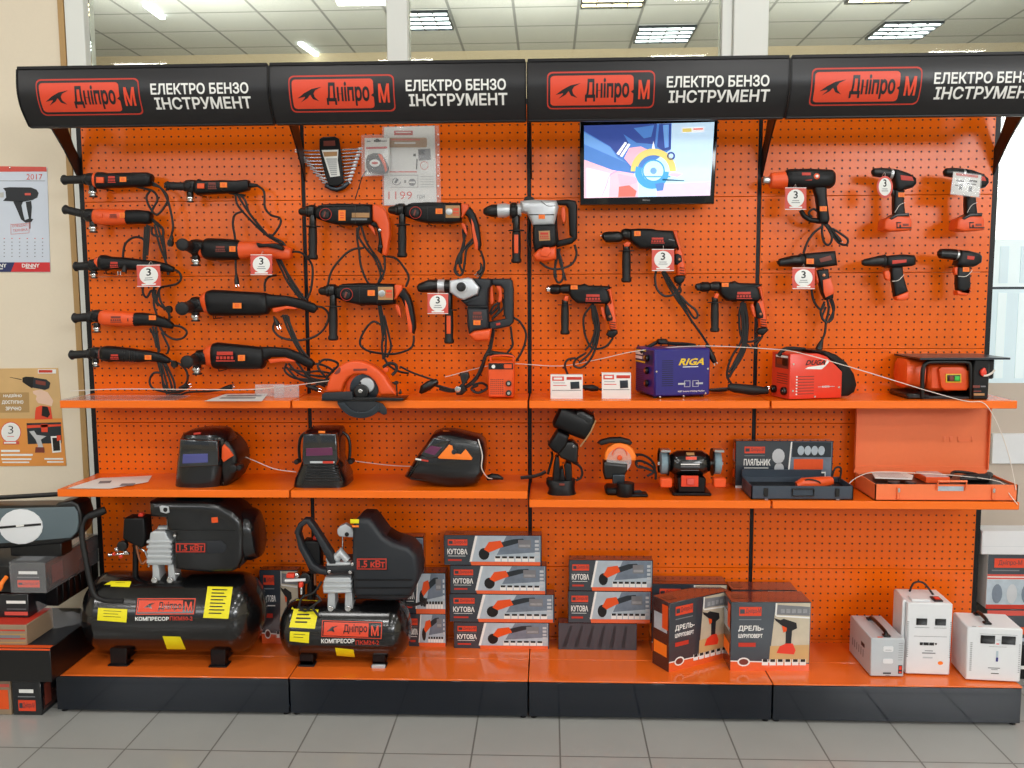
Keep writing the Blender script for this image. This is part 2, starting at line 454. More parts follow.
# a box-shaped thing standing on a level surface; faces carry printed decoration
class Bx:
    def __init__(s, o, ux, w, d, h):
        s.o = Vector(o); s.ux = Vector((ux[0], ux[1], 0)).normalized(); s.uy = Vector((-s.ux.y, s.ux.x, 0)); s.w, s.d, s.h = w, d, h
    def pt(s, a, b, c): return s.o+s.ux*a+s.uy*b+Vector((0, 0, c))
    def front(s, x, y, off=0): return s.pt(x*s.w, -off, y*s.h)
    def left(s, x, y, off=0): return s.pt(-off, (1-x)*s.d, y*s.h)
    def right(s, x, y, off=0): return s.pt(s.w+off, x*s.d, y*s.h)
    def top(s, x, y, off=0): return s.pt(x*s.w, y*s.d, s.h+off)
def corner_box(c, r, l, top, z, h=None, ymax=None):
    # a box from its nearest bottom corner, the far ends of its right and left bottom edges and its top, measured in the photo
    Cn = G(c[0], c[1], z); Rn = G(r[0], r[1], z)
    if ymax is not None: Rn = U(r[0], r[1], ymax); Rn.z = z
    b = Bx(Cn, Rn-Cn, (Rn-Cn).length, .1, .1)
    lo, hi = 0.01, 1.2
    for _ in range(40):
        m_ = (lo+hi)/2; u = proj(b.pt(0, m_, 0))[0]
        if u > l[0]: lo = m_
        else: hi = m_
    b.d = lo
    b.h = h or U(c[0], top, Cn.y).z-z
    return b
def side_box(c, l, r, top, z):
    # as corner_box, but the direction is taken from the left side edge
    Cn = G(c[0], c[1], z); Ln = G(l[0], l[1], z); uy = Ln-Cn; b = Bx(Cn, (uy.y, -uy.x), .1, uy.length, .1)
    lo, hi = 0.01, .8
    for _ in range(40):
        m_ = (lo+hi)/2
        if proj(b.pt(m_, 0, 0))[0] < r[0]: lo = m_
        else: hi = m_
    b.w = lo; b.h = U(c[0], top, Cn.y).z-z; return b
def flat_box(u0, u1, bot, top, z, depth, Y=None):
    Y = G((u0+u1)/2, bot, z).y if Y is None else Y
    x0, x1 = U(u0, bot, Y).x, U(u1, bot, Y).x
    return Bx((x0, Y, z), (1, 0), x1-x0, depth, U((u0+u1)/2, top, Y).z-z)
def R4(x0, y0, x1, y1): return [(x0, y0), (x1, y0), (x1, y1), (x0, y1)]
WORLD, PW_R, PW_L, PW_C, PC, EXPO = 0.45, 235, 55, 40, 32, -0.07
# ------------------------------------------------------------------ the setting
tiles('floor_tiles', (158, 158, 154), (170, 170, 166), (104, 102, 98), 0.305, 0.305, G(236, 716, 0).x, G(300, 752, 0).y, 0.0028, 0.22, 0.1)
tiles('ceiling_tiles', (188, 190, 184), (194, 196, 190), (140, 142, 138), 0.6, 0.6, G(577, 20, 4.2).x, 5.61, 0.013, 0.8)
ZC = 4.2
def slabbox(name, a, b, m, bev=0.0):
    o = MB().box(a, b, m, bev).build(name); return struct(o)
slabbox('floor', (-7, -9, -0.05), (7, 6.6, 0), 'floor_tiles')
slabbox('ceiling', (-7, -9, ZC), (7, 6.6, ZC+0.05), 'ceiling_tiles')
slabbox('wall_beyond', (-7, 6.5, 0), (7, 6.6, ZC), 'wall_beyond')
WY = 0.16
xl = U(66, 300, WY).x; xfr = U(68, 60, WY).x
slabbox('wall_left', (-7, WY, 0), (xfr-0.02, WY+0.1, ZC), 'wall_beige')
slabbox('trim_1', (xfr-0.026, WY-0.012, 0), (xfr-0.002, WY+0.1, ZC), 'wood_strip')
slabbox('trim_2', (xfr, WY-0.01, 0), (U(86, 40, WY).x, WY+0.08, ZC), 'frame_white', 0.003)
xr0 = 1.86
slabbox('wall_back', (U(86, 40, WY).x, WY+0.0, 0), (xr0, WY+0.08, 1.95), 'wall_beige')
mat('glass_pane', (235, 240, 238), 0.0, var=0.0)
def glassy():
    m = bpy.data.materials.new('window_glass'); m.use_nodes = True; N = m.node_tree.nodes; L = m.node_tree.links
    for n in list(N):
        if n.type != 'OUTPUT_MATERIAL': N.remove(n)
    out = [n for n in N if n.type == 'OUTPUT_MATERIAL'][0]
    tr = N.new('ShaderNodeBsdfTransparent'); tr.inputs[0].default_value = (0.86, 0.88, 0.86, 1)
    gl = N.new('ShaderNodeBsdfGlossy'); gl.inputs['Roughness'].default_value = 0.02
    fr = N.new('ShaderNodeFresnel'); fr.inputs[0].default_value = 1.5
    mx = N.new('ShaderNodeMixShader'); L.new(fr.outputs[0], mx.inputs[0]); L.new(tr.outputs[0], mx.inputs[1]); L.new(gl.outputs[0], mx.inputs[2]); L.new(mx.outputs[0], out.inputs[0])
    MATS['glass'] = m
glassy()
px_edges = [(86, 387), (408, 722), (768, 1100)]
for i, (a, b) in enumerate(px_edges):
    xa, xb = U(a, 30, WY).x, U(b, 30, WY).x
    struct(MB().box((xa, WY+0.03, 1.95), (xb, WY+0.036, ZC), 'glass').build('window_%d' % (i+1)))
slabbox('trim_3', (U(387, 30, WY).x, WY-0.01, 1.95), (U(408, 30, WY).x, WY+0.08, ZC), 'frame_white', 0.003)
xa, xb, xm = U(722, 30, WY).x, U(768, 30, WY).x, U(733, 30, WY).x
struct(MB().box((xa, WY+0.005, 1.95), (xm, WY+0.08, ZC), 'frame_white', 0.003).box((xm, WY-0.012, 1.95), (xb, WY+0.08, ZC), 'frame_white', 0.003).build('trim_4'))
# right of the racks: tall daylit window screened by white panels, beige wall below
wy = WY+0.1
zt, z2, z3, z4 = U(1005, 118, wy).z, U(1010, 239, wy).z, U(1010, 288, wy).z, U(1010, 383, wy).z
slabbox('wall_right', (xr0, wy, 0), (7, wy+0.08, z4), 'wall_right')
def lit(name, c, e): return mat(name, c, 0.4, emit=e, var=0.02, scale=5)
lit('blind_lit', (250, 250, 250), 1.0); lit('panel_lit', (206, 220, 222), 0.42); lit('panel_lit_low', (194, 212, 218), 0.36)
struct(MB().box((xr0, wy+0.01, z2), (7, wy+0.03, U(1010, 75, wy).z), 'blind_lit').build('window_4'))
b = MB().box((xr0, wy+0.0, z3+0.005), (7, wy+0.02, z2), 'panel_lit').box((xr0, wy, z4), (7, wy+0.02, z3-0.005), 'panel_lit_low').box((xr0, wy+0.01, z3-0.006), (7, wy+0.022, z3+0.006), 'steel_dark')
for k in range(8):
    x = xr0+0.1+0.085*k; b.box((x, wy-0.004, z3+0.02), (x+0.035, wy, z2-0.03), 'panel_lit_low').box((x, wy-0.004, z4+0.02), (x+0.035, wy, z3-0.02), 'panel_lit')
struct(b.build('window_5'))
wz0, wz1 = U(1005, 463, wy).z, U(1005, 433, wy).z
slabbox('wall_glare', (xr0+0.1, wy-0.02, wz0), (3.5, wy, wz1), 'white_enamel', 0.002)  # white strip imitating the bright reflection on the wall, not a real moulding
# ceiling lamps in the hall beyond the glass and above the shop
mat('lamp_tube', (240, 250, 250), 0.5, emit=8.0, var=0)
mat('lamp_tube_warm', (255, 235, 190), 0.5, emit=8.0, var=0)
def ceiling_lamp(x, y, warm=False, label=''):
    t = thing('ceiling_lamp', (x, y, ZC), label, 'lamp', 'square louvre lamps in the ceiling')
    MB().box((x-0.285, y-0.285, ZC-0.006), (x+0.285, y+0.285, ZC-0.001), 'frame_white').build('housing', t)
    b = MB()
    for k in range(4):
        yy = y-0.21+0.14*k; b.cyl((x-0.27, yy, ZC-0.024), (x+0.27, yy, ZC-0.024), 0.011, 'lamp_tube_warm' if warm else 'lamp_tube', seg=8)
    b.build('tube', t)
    b = MB()
    for k in range(5):
        xx = x-0.28+0.14*k; b.box((xx-0.006, y-0.285, ZC-0.034), (xx+0.006, y+0.285, ZC-0.006), 'steel_dark')
    for k in range(5):
        yy = y-0.28+0.14*k; b.box((x-0.285, yy-0.004, ZC-0.034), (x+0.285, yy+0.004, ZC-0.006), 'steel_dark')
    b.build('louvre', t)
def cl(px, y, warm, label): ceiling_lamp(px, y, warm, label)
tx0 = G(577, 20, ZC).x
cl(tx0-1.5, 5.31, False, 'louvre ceiling lamp seen beyond the glass just right of the thin white window post')
cl(tx0+0.3, 4.71, True, 'warm louvre ceiling lamp cut by the top edge above the third header sign')
cl(tx0+0.9, 5.91, False, 'louvre ceiling lamp seen beyond the glass just left of the wide white post')
cl(tx0+3.3, 5.91, False, 'louvre ceiling lamp seen beyond the glass above the rightmost header sign')
cl(tx0+2.7, 4.71, True, 'louvre ceiling lamp cut by the top edge right of the wide white post')
def strip_lamp(a, b, label):
    A, B = Gc(*a), Gc(*b)
    tag(MB().obox(A+Vector((0, 0, -0.03)), (B-A), Vector((0.05, 0, 0)), Vector((0, 0, 0.029)), 'lamp_tube').build('strip_lamp'), label, 'lamp')
def Gc(px, py): return G(px, py, ZC)
strip_lamp((298, 42), (322, 59), 'slanting fluorescent strip seen through the left window pane')
strip_lamp((143, 3), (160, 16), 'short bright strip lamp at the top left of the left window pane')
# the shop side behind the camera: walls with the street windows the daylight comes through
slabbox('wall_side', (-7.1, -9, 0), (-7, 6.6, ZC), 'wall_beige')
slabbox('wall_end', (7, -9, 0), (7.1, 6.6, ZC), 'wall_beige')
f = MB()
f.box((-7, -9.1, 0), (7, -9, 0.7), 'wall_beige').box((-7, -9.1, 3.3), (7, -9, ZC), 'wall_beige')
for xx in (-7, -3.4, -0.6, 1.1, 3.9, 6.6): f.box((xx, -9.1, 0.7), (xx+0.4, -9, 3.3), 'frame_white')
struct(f.build('wall_front'))
# ------------------------------------------------------------------ the four rack bays
W9 = 0.9; ZS0, SD = 1.956, 0.2986
Z1, D1, Z2, D2, Z2B, ZB, DB = 1.1816, 0.259, 0.8474, 0.3118, 0.8151, 0.1522, 0.398
HT, HB = (-0.4085, 2.3786), (-0.3508, 2.1906)
def hdr(t, off=0.0):                   # profile of the curved fascia, t = 0 at the top edge
    y = HT[0]+(HB[0]-HT[0])*t; z = HT[1]+(HB[1]-HT[1])*t
    bulge = 0.030*math.sin(math.pi*min(1, max(0, t)))
    n = Vector((-(HT[1]-HB[1]), -(HB[0]-HT[0]))).normalized()
    return y+n.x*(bulge+off), z+n.y*(bulge+off)
def arrow(S, off, b, m, x0, y0, x1, y1):
    q = [(0, .30), (.28, .62), (.60, .88), (1, 1), (.74, .80), (.66, .60), (.70, .36), (.86, .10), (.62, .24), (.52, .52), (.40, .30), (.12, .05), (.30, .34), (.30, .40)]
    b.flat([(x0+(x1-x0)*a, y0+(y1-y0)*c) for a, c in q], S, off, m)
def rrect(x0, y0, x1, y1, rx, ry, k=4):
    out = []
    for cx, cy, a0 in ((x1-rx, y1-ry, 0), (x0+rx, y1-ry, 90), (x0+rx, y0+ry, 180), (x1-rx, y0+ry, 270)):
        for i in range(k+1):
            a = math.radians(a0+90*i/k); out.append((cx+rx*math.cos(a), cy+ry*math.sin(a)))
    return out
def densify(p, n=6):
    out = []
    for i in range(len(p)):
        a, b = p[i], p[(i+1) % len(p)]
        k = max(1, int(n*max(abs(b[0]-a[0]), abs(b[1]-a[1]))/0.5)) if n else 1
        for j in range(k): out.append((a[0]+(b[0]-a[0])*j/k, a[1]+(b[1]-a[1])*j/k))
    return out
bay_labels = ['leftmost orange pegboard rack bay under the header sign, beside the beige wall with the calendar',
              'second orange pegboard rack bay from the left, behind the wrench set and rotary hammers',
              'third orange pegboard rack bay from the left, with the television hanging on it',
              'rightmost orange pegboard rack bay, behind the heat gun and cordless drills']
for k in range(4):
    x0 = -1.8+W9*k; x1 = x0+W9; g = 0.0035
    t = thing('display_rack', (x0+W9/2, 0, 0), bay_labels[k], 'rack', 'pegboard rack bays')
    z = ZS0+SD
    zs = [2.32, ZS0]+[ZS0-SD*i for i in range(1, 7)]+[0.02]
    for i in range(len(zs)-1):
        MB().box((x0+0.008, 0.0, zs[i+1]+0.0008), (x1-0.008, 0.03, zs[i]-0.0008), 'pegboard', 0.0014).build('back_panel', t)
    for sx in ((x0+0.0005, x0+0.014) if k else (x0-0.014, x0+0.007), (x1-0.014, x1-0.0005) if k < 3 else (x1-0.007, x1+0.014)):
        b = MB().box((sx[0], 0.006, 0), (sx[1], 0.07, 2.34), 'black_metal')
        b.build('upright', t)
    # shelves: pressed tray with a front lip
    for zt, d in ((Z1, D1), (Z2 if k < 2 else Z2B, D2)):
        sh = MB().box((x0+g, -d+0.002, zt-0.008), (x1-g, -0.001, zt), 'orange_metal', 0.0015).build('shelf', t)
        MB().box((x0+g, -d, zt-0.028), (x1-g, -d+0.010, zt+0.0012), 'orange_lip', 0.0022).build('shelf_lip', sh)
        for xx in (x0+0.012, x1-0.016):
            b = MB(); b.slab([(-0.004, zt-0.05), (-0.004, zt-0.009), (-d+0.02, zt-0.009), (-d+0.02, zt-0.02)], lambda u, v, dd: Vector((xx+dd, u, v)), 0, 0.004, 'orange_metal'); b.build('shelf_bracket', sh)
    b = MB().box((x0+0.002, -DB, ZB-0.006), (x1-0.002, -0.205, ZB), 'deck_orange', 0.0015).box((x0+0.002, -0.203, ZB-0.006), (x1-0.002, -0.001, ZB), 'deck_orange', 0.0015)
    b.build('base_deck', t)
    b = MB().box((x0+0.003, -DB+0.002, 0.012), (x1-0.003, -DB+0.014, ZB-0.007), 'kick_metal', 0.0015)
    b.build('kick_plate', t)
    for xx in (x0+0.01, x1-0.03):
        b = MB(); b.box((xx, -DB+0.02, 0.02), (xx+0.02, 0.03, 0.142), 'black_metal').cyl((xx+0.01, -DB+0.025, 0), (xx+0.01, -DB+0.025, 0.022), 0.012, 'black_metal', seg=10).cyl((xx+0.01, 0.01, 0), (xx+0.01, 0.01, 0.022), 0.012, 'black_metal', seg=10)
        b.build('base_foot', t)
    # curved header fascia
    P = lambda u, v, d: Vector((x0+0.004+(W9-0.008)*u, *hdr(1-v, d)))
    n = 14; vs = []; fs = []
    for i in range(n+1):
        for u in (0, 1):
            for off in (0, -0.006): vs.append(P(u, 1-i/n, off))
    for i in range(n):
        a = i*4; c = a+4
        fs += [(a, a+2, c+2, c), (a+1, c+1, c+3, a+3), (a, c, c+1, a+1), (a+2, a+3, c+3, c+2)]
    fs += [(0, 1, 3, 2), (n*4, n*4+2, n*4+3, n*4+1)]
    hs = MB().add(vs, fs, 'header_black')
    top, bot = P(0, 1, 0), P(0, 0, 0)
    hs.box((x0+0.004, top.y-0.004, top.z-0.003), (x1-0.004, top.y+0.016, top.z+0.009), 'black_metal', 0.002)
    hs.box((x0+0.004, bot.y-0.003, bot.z-0.004), (x1-0.004, bot.y+0.016, bot.z+0.004), 'black_metal', 0.002)
    ho = hs.build('header_sign', t)
    lg = MB()
    lg.curved(P, 0.0012, 'red_print', 0.075, 0.20, 0.49, 0.83, 0.02, 0.09)
    lg.curved(P, 0.0018, 'header_black', 0.0795, 0.225, 0.4855, 0.805, 0.018, 0.08)
    lg.curved(P, 0.0024, 'logo_orange', 0.088, 0.265, 0.408, 0.765, 0.014, 0.06)
    arrow(P, 0.0034, lg, 'header_black', 0.108, 0.37, 0.205, 0.64)
    lg.text('Дніпро', P, 0.0034, 0.222, 0.31, 0.392, 0.72, 'header_black', 0.03, cuts=8)
    lg.flat([(0.398, .49), (0.410, .53), (0.422, .49), (0.410, .45)], P, 0.0036, 'header_black')
    lg.text('М', P, 0.0034, 0.427, 0.36, 0.470, 0.68, 'logo_orange', 0.03, cuts=6)
    lg.build('logo', ho, 'orange and black brand logo in a rounded frame')
    tx = MB(); tx.text('ЕЛЕКТРО БЕНЗО', P, 0.002, 0.535, 0.545, 0.925, 0.735, 'white_print', 0.026, cuts=5)
    tx.text('ІНСТРУМЕНТ', P, 0.002, 0.545, 0.285, 0.93, 0.50, 'white_print', 0.026, cuts=5)
    tx.build('lettering', ho, 'bold white lettering')
    # side plates / clips at the ends of each fascia and the arms that carry it
    for ex, (ua, ub) in (('l', (0.0, 0.008)), ('r', (0.992, 1.0))):
        q = [(hdr(i/10, 0.003)) for i in range(11)]
        inner = [(q[i][0]+0.012, q[i][1]) for i in range(10, -1, -1)]
        xx = x0+0.001 if ex == 'l' else x1-0.006
        MB().slab([(a, c) for a, c in q+inner], lambda u, v, d: Vector((xx+d, u, v)), 0, 0.005, 'black_metal').build('end_clip', ho, 'glossy black end clip')
    arms = [x0+0.004] if k else [x0-0.004]
    if k == 3: arms.append(x1-0.008)
    for xx in arms:
        xx -= 0.003 if xx > x0+0.1 or k == 0 else -0.001
        arc = [(-0.36, 2.215), (-0.19, 2.21), (-0.11, 2.145), (-0.04, 2.075), (0.0, 2.03)]
        back = [(0.02, 1.86), (0.02, 2.30), (-0.38, 2.36)]
        lo = arc
        MB().slab(lo+[(0.02, 2.03), (0.02, 2.11), (-0.04, 2.17), (-0.09, 2.25), (-0.12, 2.31), (-0.36, 2.33)], lambda u, v, d: Vector((xx+d, u, v)), 0, 0.006, 'black_metal').build('header_arm', t)
# ------------------------------------------------------------------ helpers for the tools hanging on the pegboard
HOOKS = []
def hang(x, z, Y):                     # wire hook that carries a tool
    b = MB().tube([(x, 0.001, z), (x, Y*0.5, z), (x, Y, z+0.001), (x, Y-0.004, z+0.012)], 0.0022, 'black_metal', seg=7)
    b.box((x-0.012, -0.0035, z-0.008), (x+0.012, -0.0003, z+0.008), 'orange_metal')
    o = b.build('peg_hook', None, loc=(x, 0, z)); tag(o, 'thin steel wire hook on the pegboard carrying a hanging tool', 'hook', 'wire hooks under the hanging tools')
def sticker(fr, t, u0, v0, u1, v1, d, rot=0.0, name='price_sticker'):
    p = Part(fr); p.rect(u0, v0, u1, v1, d, d-0.0012, 'orange_light', rot=rot)
    cu, cv, w, h = (u0+u1)/2, (v0+v1)/2, u1-u0, v1-v0
    for k in (-1, 0, 1): p.rect(cu-w*0.26, cv+k*h*0.22-h*0.045, cu+w*0.26, cv+k*h*0.22+h*0.045, d-0.0012, d-0.0016, 'logo_orange', rot=rot)
    return p.build(name, t)
def print_mark(p, u0, v0, u1, v1, d, m='red_print', rot=0.0):   # small illegible brand print as broken bars
    h = v1-v0; w = u1-u0
    p.rect(u0+w*.05, v0, u1-w*.1, v0+h*.36, d, d-0.0006, m, rot=0)
    for k in range(5): p.rect(u0+w*(.02+.19*k), v0+h*.48, u0+w*(.02+.19*k)+w*.14, v0+h*.78, d, d-0.0006, m)
    p.rect(u0, v0+h*.88, u1, v1, d, d-0.0006, m)
def plug(fr, t, pts, prong, name='plug'):
    # pts: from the cord to the face of the plug; prong: direction in drawing units
    p = Part(fr); n = len(pts); p.loft([(q[0], q[1], r, q[2] if len(q) > 2 else 0) for q, r in zip(pts, [5, 11, 13, 10][:n])], 'cord_rubber', dep=1.1)
    e = pts[-1]; o = p.build(name, t)
    q = Part(fr); L = Vector((prong[0], prong[1])); nn = Vector((-L.y, L.x)).normalized()*6.5
    for s in (-1, 1):
        a = (e[0]+nn.x*s, e[1]+nn.y*s); dd = e[2] if len(e) > 2 else 0
        q.b.cyl(fr.P(a[0], a[1], dd), fr.P(a[0]+L.x, a[1]+L.y, dd), 0.0024, 'chrome', seg=8)
    q.build('prongs', o, 'shiny metal prongs'); return o
def cords(fr, t, runs, r=0.0046):
    p = Part(fr)
    for q in runs: p.cord(q, r=r)
    return p.build('power_cord', t)

# ------------------------------------------------------------------ angle grinders
def grinder(label, fr, body, bm, tail, tm, head, handle, spindle, collar=None, runs=(), switch=None, stick=None, mark=None, guard=None, dep=1.0, bn=2.6, vents=None, plg=None, group='angle grinders'):
    Y = fr.Y; c = fr.P(head[0], head[1]); t = thing('angle_grinder', c, label, 'angle grinder', group)
    Part(fr).loft(body, bm, dep=dep, n=bn, seg=20).build('motor_housing', t)
    if tail: Part(fr).loft(tail, tm, dep=dep, n=bn, seg=18).build('rear_handle', t)
    p = Part(fr); p.loft([(head[0]-head[2]*.85, head[1]+2, head[2]*.55), (head[0]-head[2]*.5, head[1], head[2]*.92), (head[0], head[1], head[2]), (head[0]+head[2]*.8, head[1], head[2]*.95), ((body[0][0]+4, body[0][1], body[0][2]*.82) if not collar else (collar[0][0][0]+3, collar[0][0][1], collar[0][0][2]*.8))], 'plastic_dark', n=2.4)
    p.disc(head[0], head[1], head[2]*.55, -fr.m(head[2])*0.9, -fr.m(head[2])*1.08, 'black_metal')
    p.build('gear_head', t)
    if collar: Part(fr).loft(collar[0], collar[1], dep=dep, n=bn, rnd=False).build('collar', t)
    u, v, r = spindle
    p = Part(fr)
    q = fr.P(u, v); q0 = q+Vector((0, 0, fr.m(r*1.5))); rr = fr.m(r)
    p.b.cyl(q0, q+Vector((0, 0, fr.m(r*.3))), rr*.85, 'plastic_dark', bev=0.001).cyl(q+Vector((0, 0, fr.m(r*.3))), q-Vector((0, 0, fr.m(r*.35))), rr, 'chrome', bev=0.002).cyl(q-Vector((0, 0, fr.m(r*.35))), q-Vector((0, 0, fr.m(r*.9))), rr*.7, 'steel', bev=0.001).cyl(q-Vector((0, 0, fr.m(r*.75))), q-Vector((0, 0, fr.m(r*1.1))), rr*.95, 'plastic_dark', bev=0.001)
    p.build('spindle', t, 'shiny steel spindle')
    p = Part(fr)
    p.loft(handle, 'rubber', n=2)
    a, b = handle[0], handle[-1]
    ea = fr.P(a[0], a[1], a[3] if len(a) > 3 else 0); eb = fr.P(handle[1][0], handle[1][1], handle[1][3] if len(handle[1]) > 3 else 0)
    dn = (ea-eb).normalized(); p.b.cyl(ea+dn*0.001, ea+dn*fr.m(a[2])*.42, fr.m(a[2])*.55, 'plastic_dark')
    p.build('side_handle', t)
    if switch:
        u, v, w, h = switch; hd = max(fr.m(q[2]) for q in body)*dep
        Part(fr).rect(u-w/2, v-h/2, u+w/2, v+h/2, -hd*0.85, -hd-0.003, 'orange_plastic', 0.002).build('switch', t, 'orange slide switch')
    if stick:
        u, v, w, h, hd = stick; sticker(fr, t, u-w/2, v-h/2, u+w/2, v+h/2, -hd)
    if mark:
        u, v, w, h, hd, mm = mark; p = Part(fr); print_mark(p, u-w/2, v-h/2, u+w/2, v+h/2, -hd, mm); p.build('brand_mark', t, 'small red brand print')
    if vents:
        p = Part(fr)
        for (u, v, h, hd) in vents: p.rect(u-2, v-h, u+2, v+h, -hd, -hd-0.001, 'plastic_dark')
        p.build('vent', t)
    if runs: cords(fr, t, runs)
    if plg:
        for a in plg: plug(fr, t, *a)
    hang(fr.P(body[1][0], body[1][1]).x, c.z-fr.m(body[1][2])-0.003, Y)
    return t
A = Fr(0, 150, 5.12, -0.075); B = Fr(150, 150, 5.12, -0.075); Cc = Fr(50, 270, 5.12, -0.075); Dd = Fr(160, 270, 5.12, -0.085)
SG = 'small angle grinders in the left column'
h5 = lambda u0, v0, u1, v1, r: [(u0, v0, r*1.22), (u0+(u1-u0)*.07, v0+(v1-v0)*.07, r*1.2), (u0+(u1-u0)*.13, v0+(v1-v0)*.13, r), (u0+(u1-u0)*.8, v0+(v1-v0)*.8, r*1.02), (u0+(u1-u0)*.86, v0+(v1-v0)*.86, r*1.35), (u1, v1, r*1.3)]
HD = A.m(38)
grinder('black angle grinder with two small orange patches, topmost in the left column', A,
    [(493, 154, 43), (520, 155, 44), (545, 154, 38), (620, 152, 38), (680, 150, 37)], 'plastic_black', [(676, 150, 38), (745, 148, 36), (760, 152, 33)], 'plastic_black',
    (455, 148, 34), h5(312, 150, 440, 147, 21), (463, 215, 22), ([(474, 152, 36), (498, 153, 40)], 'orange_plastic'),
    [[(765, 160), (815, 195), (845, 250), (865, 320), (875, 390), (868, 430)], [(750, 205, .01), (738, 240), (755, 290), (790, 330), (830, 290), (848, 240), (810, 190), (770, 178)], [(660, 178), (730, 195), (775, 210), (795, 250), (770, 300), (760, 340), (790, 380), (822, 400), (820, 440), (770, 430), (765, 390)]],
    (521, 156, 38, 30), (636, 152, 34, 26, HD+.0005), (578, 152, 40, 34, HD, 'red_print'), plg=[([(868, 430), (867, 450), (863, 468)], (-4, 26))])
grinder('orange angle grinder with black tail, second from the top in the left column', A,
    [(478, 340, 38), (500, 340, 42), (560, 342, 42), (640, 342, 38)], 'orange_plastic', [(636, 342, 37), (700, 340, 36), (745, 343, 34), (758, 345, 31)], 'plastic_black',
    (445, 332, 34), h5(318, 302, 432, 330, 20), (465, 398, 22), None,
    [[(765, 350), (790, 370), (820, 400), (825, 450), (840, 560)], [(742, 380), (738, 440), (735, 500), (730, 580)], [(732, 390), (728, 450), (724, 560), (735, 600)], [(752, 385), (748, 460), (742, 540)], [(780, 380), (790, 430), (810, 500), (840, 580), (850, 640)], [(790, 370), (815, 460), (835, 540)], [(622, 600), (618, 540), (630, 480), (670, 447), (715, 450), (735, 480)]],
    (518, 338, 30, 20), (634, 335, 26, 26, A.m(42)), (588, 340, 40, 20, A.m(42.5), 'dull_red_print'), plg=[([(640, 590, -.06), (638, 610, -.06), (636, 622, -.06)], (0, 20))])
grinder('slim black angle grinder, third in the left column, a guarantee tag on its rear', A,
    [(508, 576, 40), (530, 578, 42), (560, 578, 33), (640, 582, 32), (720, 588, 28)], 'plastic_black', [(716, 588, 28), (780, 592, 26), (840, 602, 22), (878, 612, 14)], 'plastic_black',
    (470, 588, 32), h5(374, 596, 458, 592, 21), (468, 638, 18), ([(484, 582, 30), (512, 578, 34)], 'orange_plastic'),
    [[(878, 610), (905, 625), (917, 655), (895, 685), (850, 696), (812, 705), (795, 740), (790, 790)], [(745, 620), (725, 680), (720, 730), (740, 755), (765, 720), (780, 780)], [(770, 610), (790, 660), (770, 740), (800, 800)]],
    None, None, (588, 588, 44, 30, A.m(33), 'red_print'), dep=1.0)
grinder('orange angle grinder with black rear half, fourth in the left column', Cc,
    [(255, 245, 38), (280, 246, 42), (350, 250, 40), (428, 254, 36)], 'orange_plastic', [(424, 254, 36), (470, 252, 34), (530, 258, 30), (590, 276, 24), (618, 290, 14)], 'plastic_black',
    (228, 236, 33), h5(112, 247, 205, 240, 22), (228, 300, 20), None,
    [[(615, 285), (660, 292), (690, 318), (672, 348), (630, 357), (585, 335), (555, 300), (548, 268)], [(515, 290), (525, 330), (540, 380), (545, 430)], [(500, 300), (520, 340), (535, 400)], [(530, 290), (540, 350), (550, 420)], [(560, 320), (585, 370), (597, 400), (590, 430)], [(520, 110), (540, 170), (590, 210), (605, 250)], [(530, 100), (520, 170), (535, 230)], [(545, 100), (555, 160), (595, 220), (600, 262)]],
    None, (528, 244, 36, 24, Cc.m(34)), (345, 252, 58, 32, Cc.m(40)+.0005, 'dull_red_print'), vents=[(405, 254, 8, Cc.m(40))])
grinder('long black angle grinder with ribbed grip, lowest in the left column just above the shelf', Cc,
    [(262, 430, 38), (285, 430, 42), (330, 432, 40), (400, 436, 36), (450, 442, 33)], 'plastic_black', [(446, 442, 33), (500, 442, 28), (560, 452, 24), (600, 468, 14)], 'plastic_black',
    (222, 428, 33), h5(96, 437, 200, 430, 21), (222, 480, 18), ([(242, 430, 30), (264, 430, 34)], 'dull_red_print'),
    [[(600, 466), (650, 482), (688, 520), (692, 570), (670, 600)], [(545, 470), (560, 530), (570, 600), (590, 640)], [(555, 470), (575, 540), (590, 600), (600, 638)], [(565, 465), (590, 530), (610, 590), (615, 636)], [(575, 470), (605, 530), (625, 580), (630, 632)], [(540, 470), (560, 540), (580, 600), (640, 625), (700, 600)], [(565, 530), (520, 530), (498, 570), (515, 608), (570, 625), (640, 630), (690, 612)], [(600, 645), (660, 640), (700, 628), (800, 624), (880, 614)]],
    None, (505, 447, 34, 24, Cc.m(33)), (338, 444, 44, 26, Cc.m(40)+.0005, 'red_print'),
    vents=[(375+12*i, 438+1.5*i, 28, Cc.m(35)) for i in range(6)], plg=[([(650, 606), (675, 600), (695, 596)], (22, -3)), ([(860, 615), (890, 607), (920, 600)], (16, -6))])
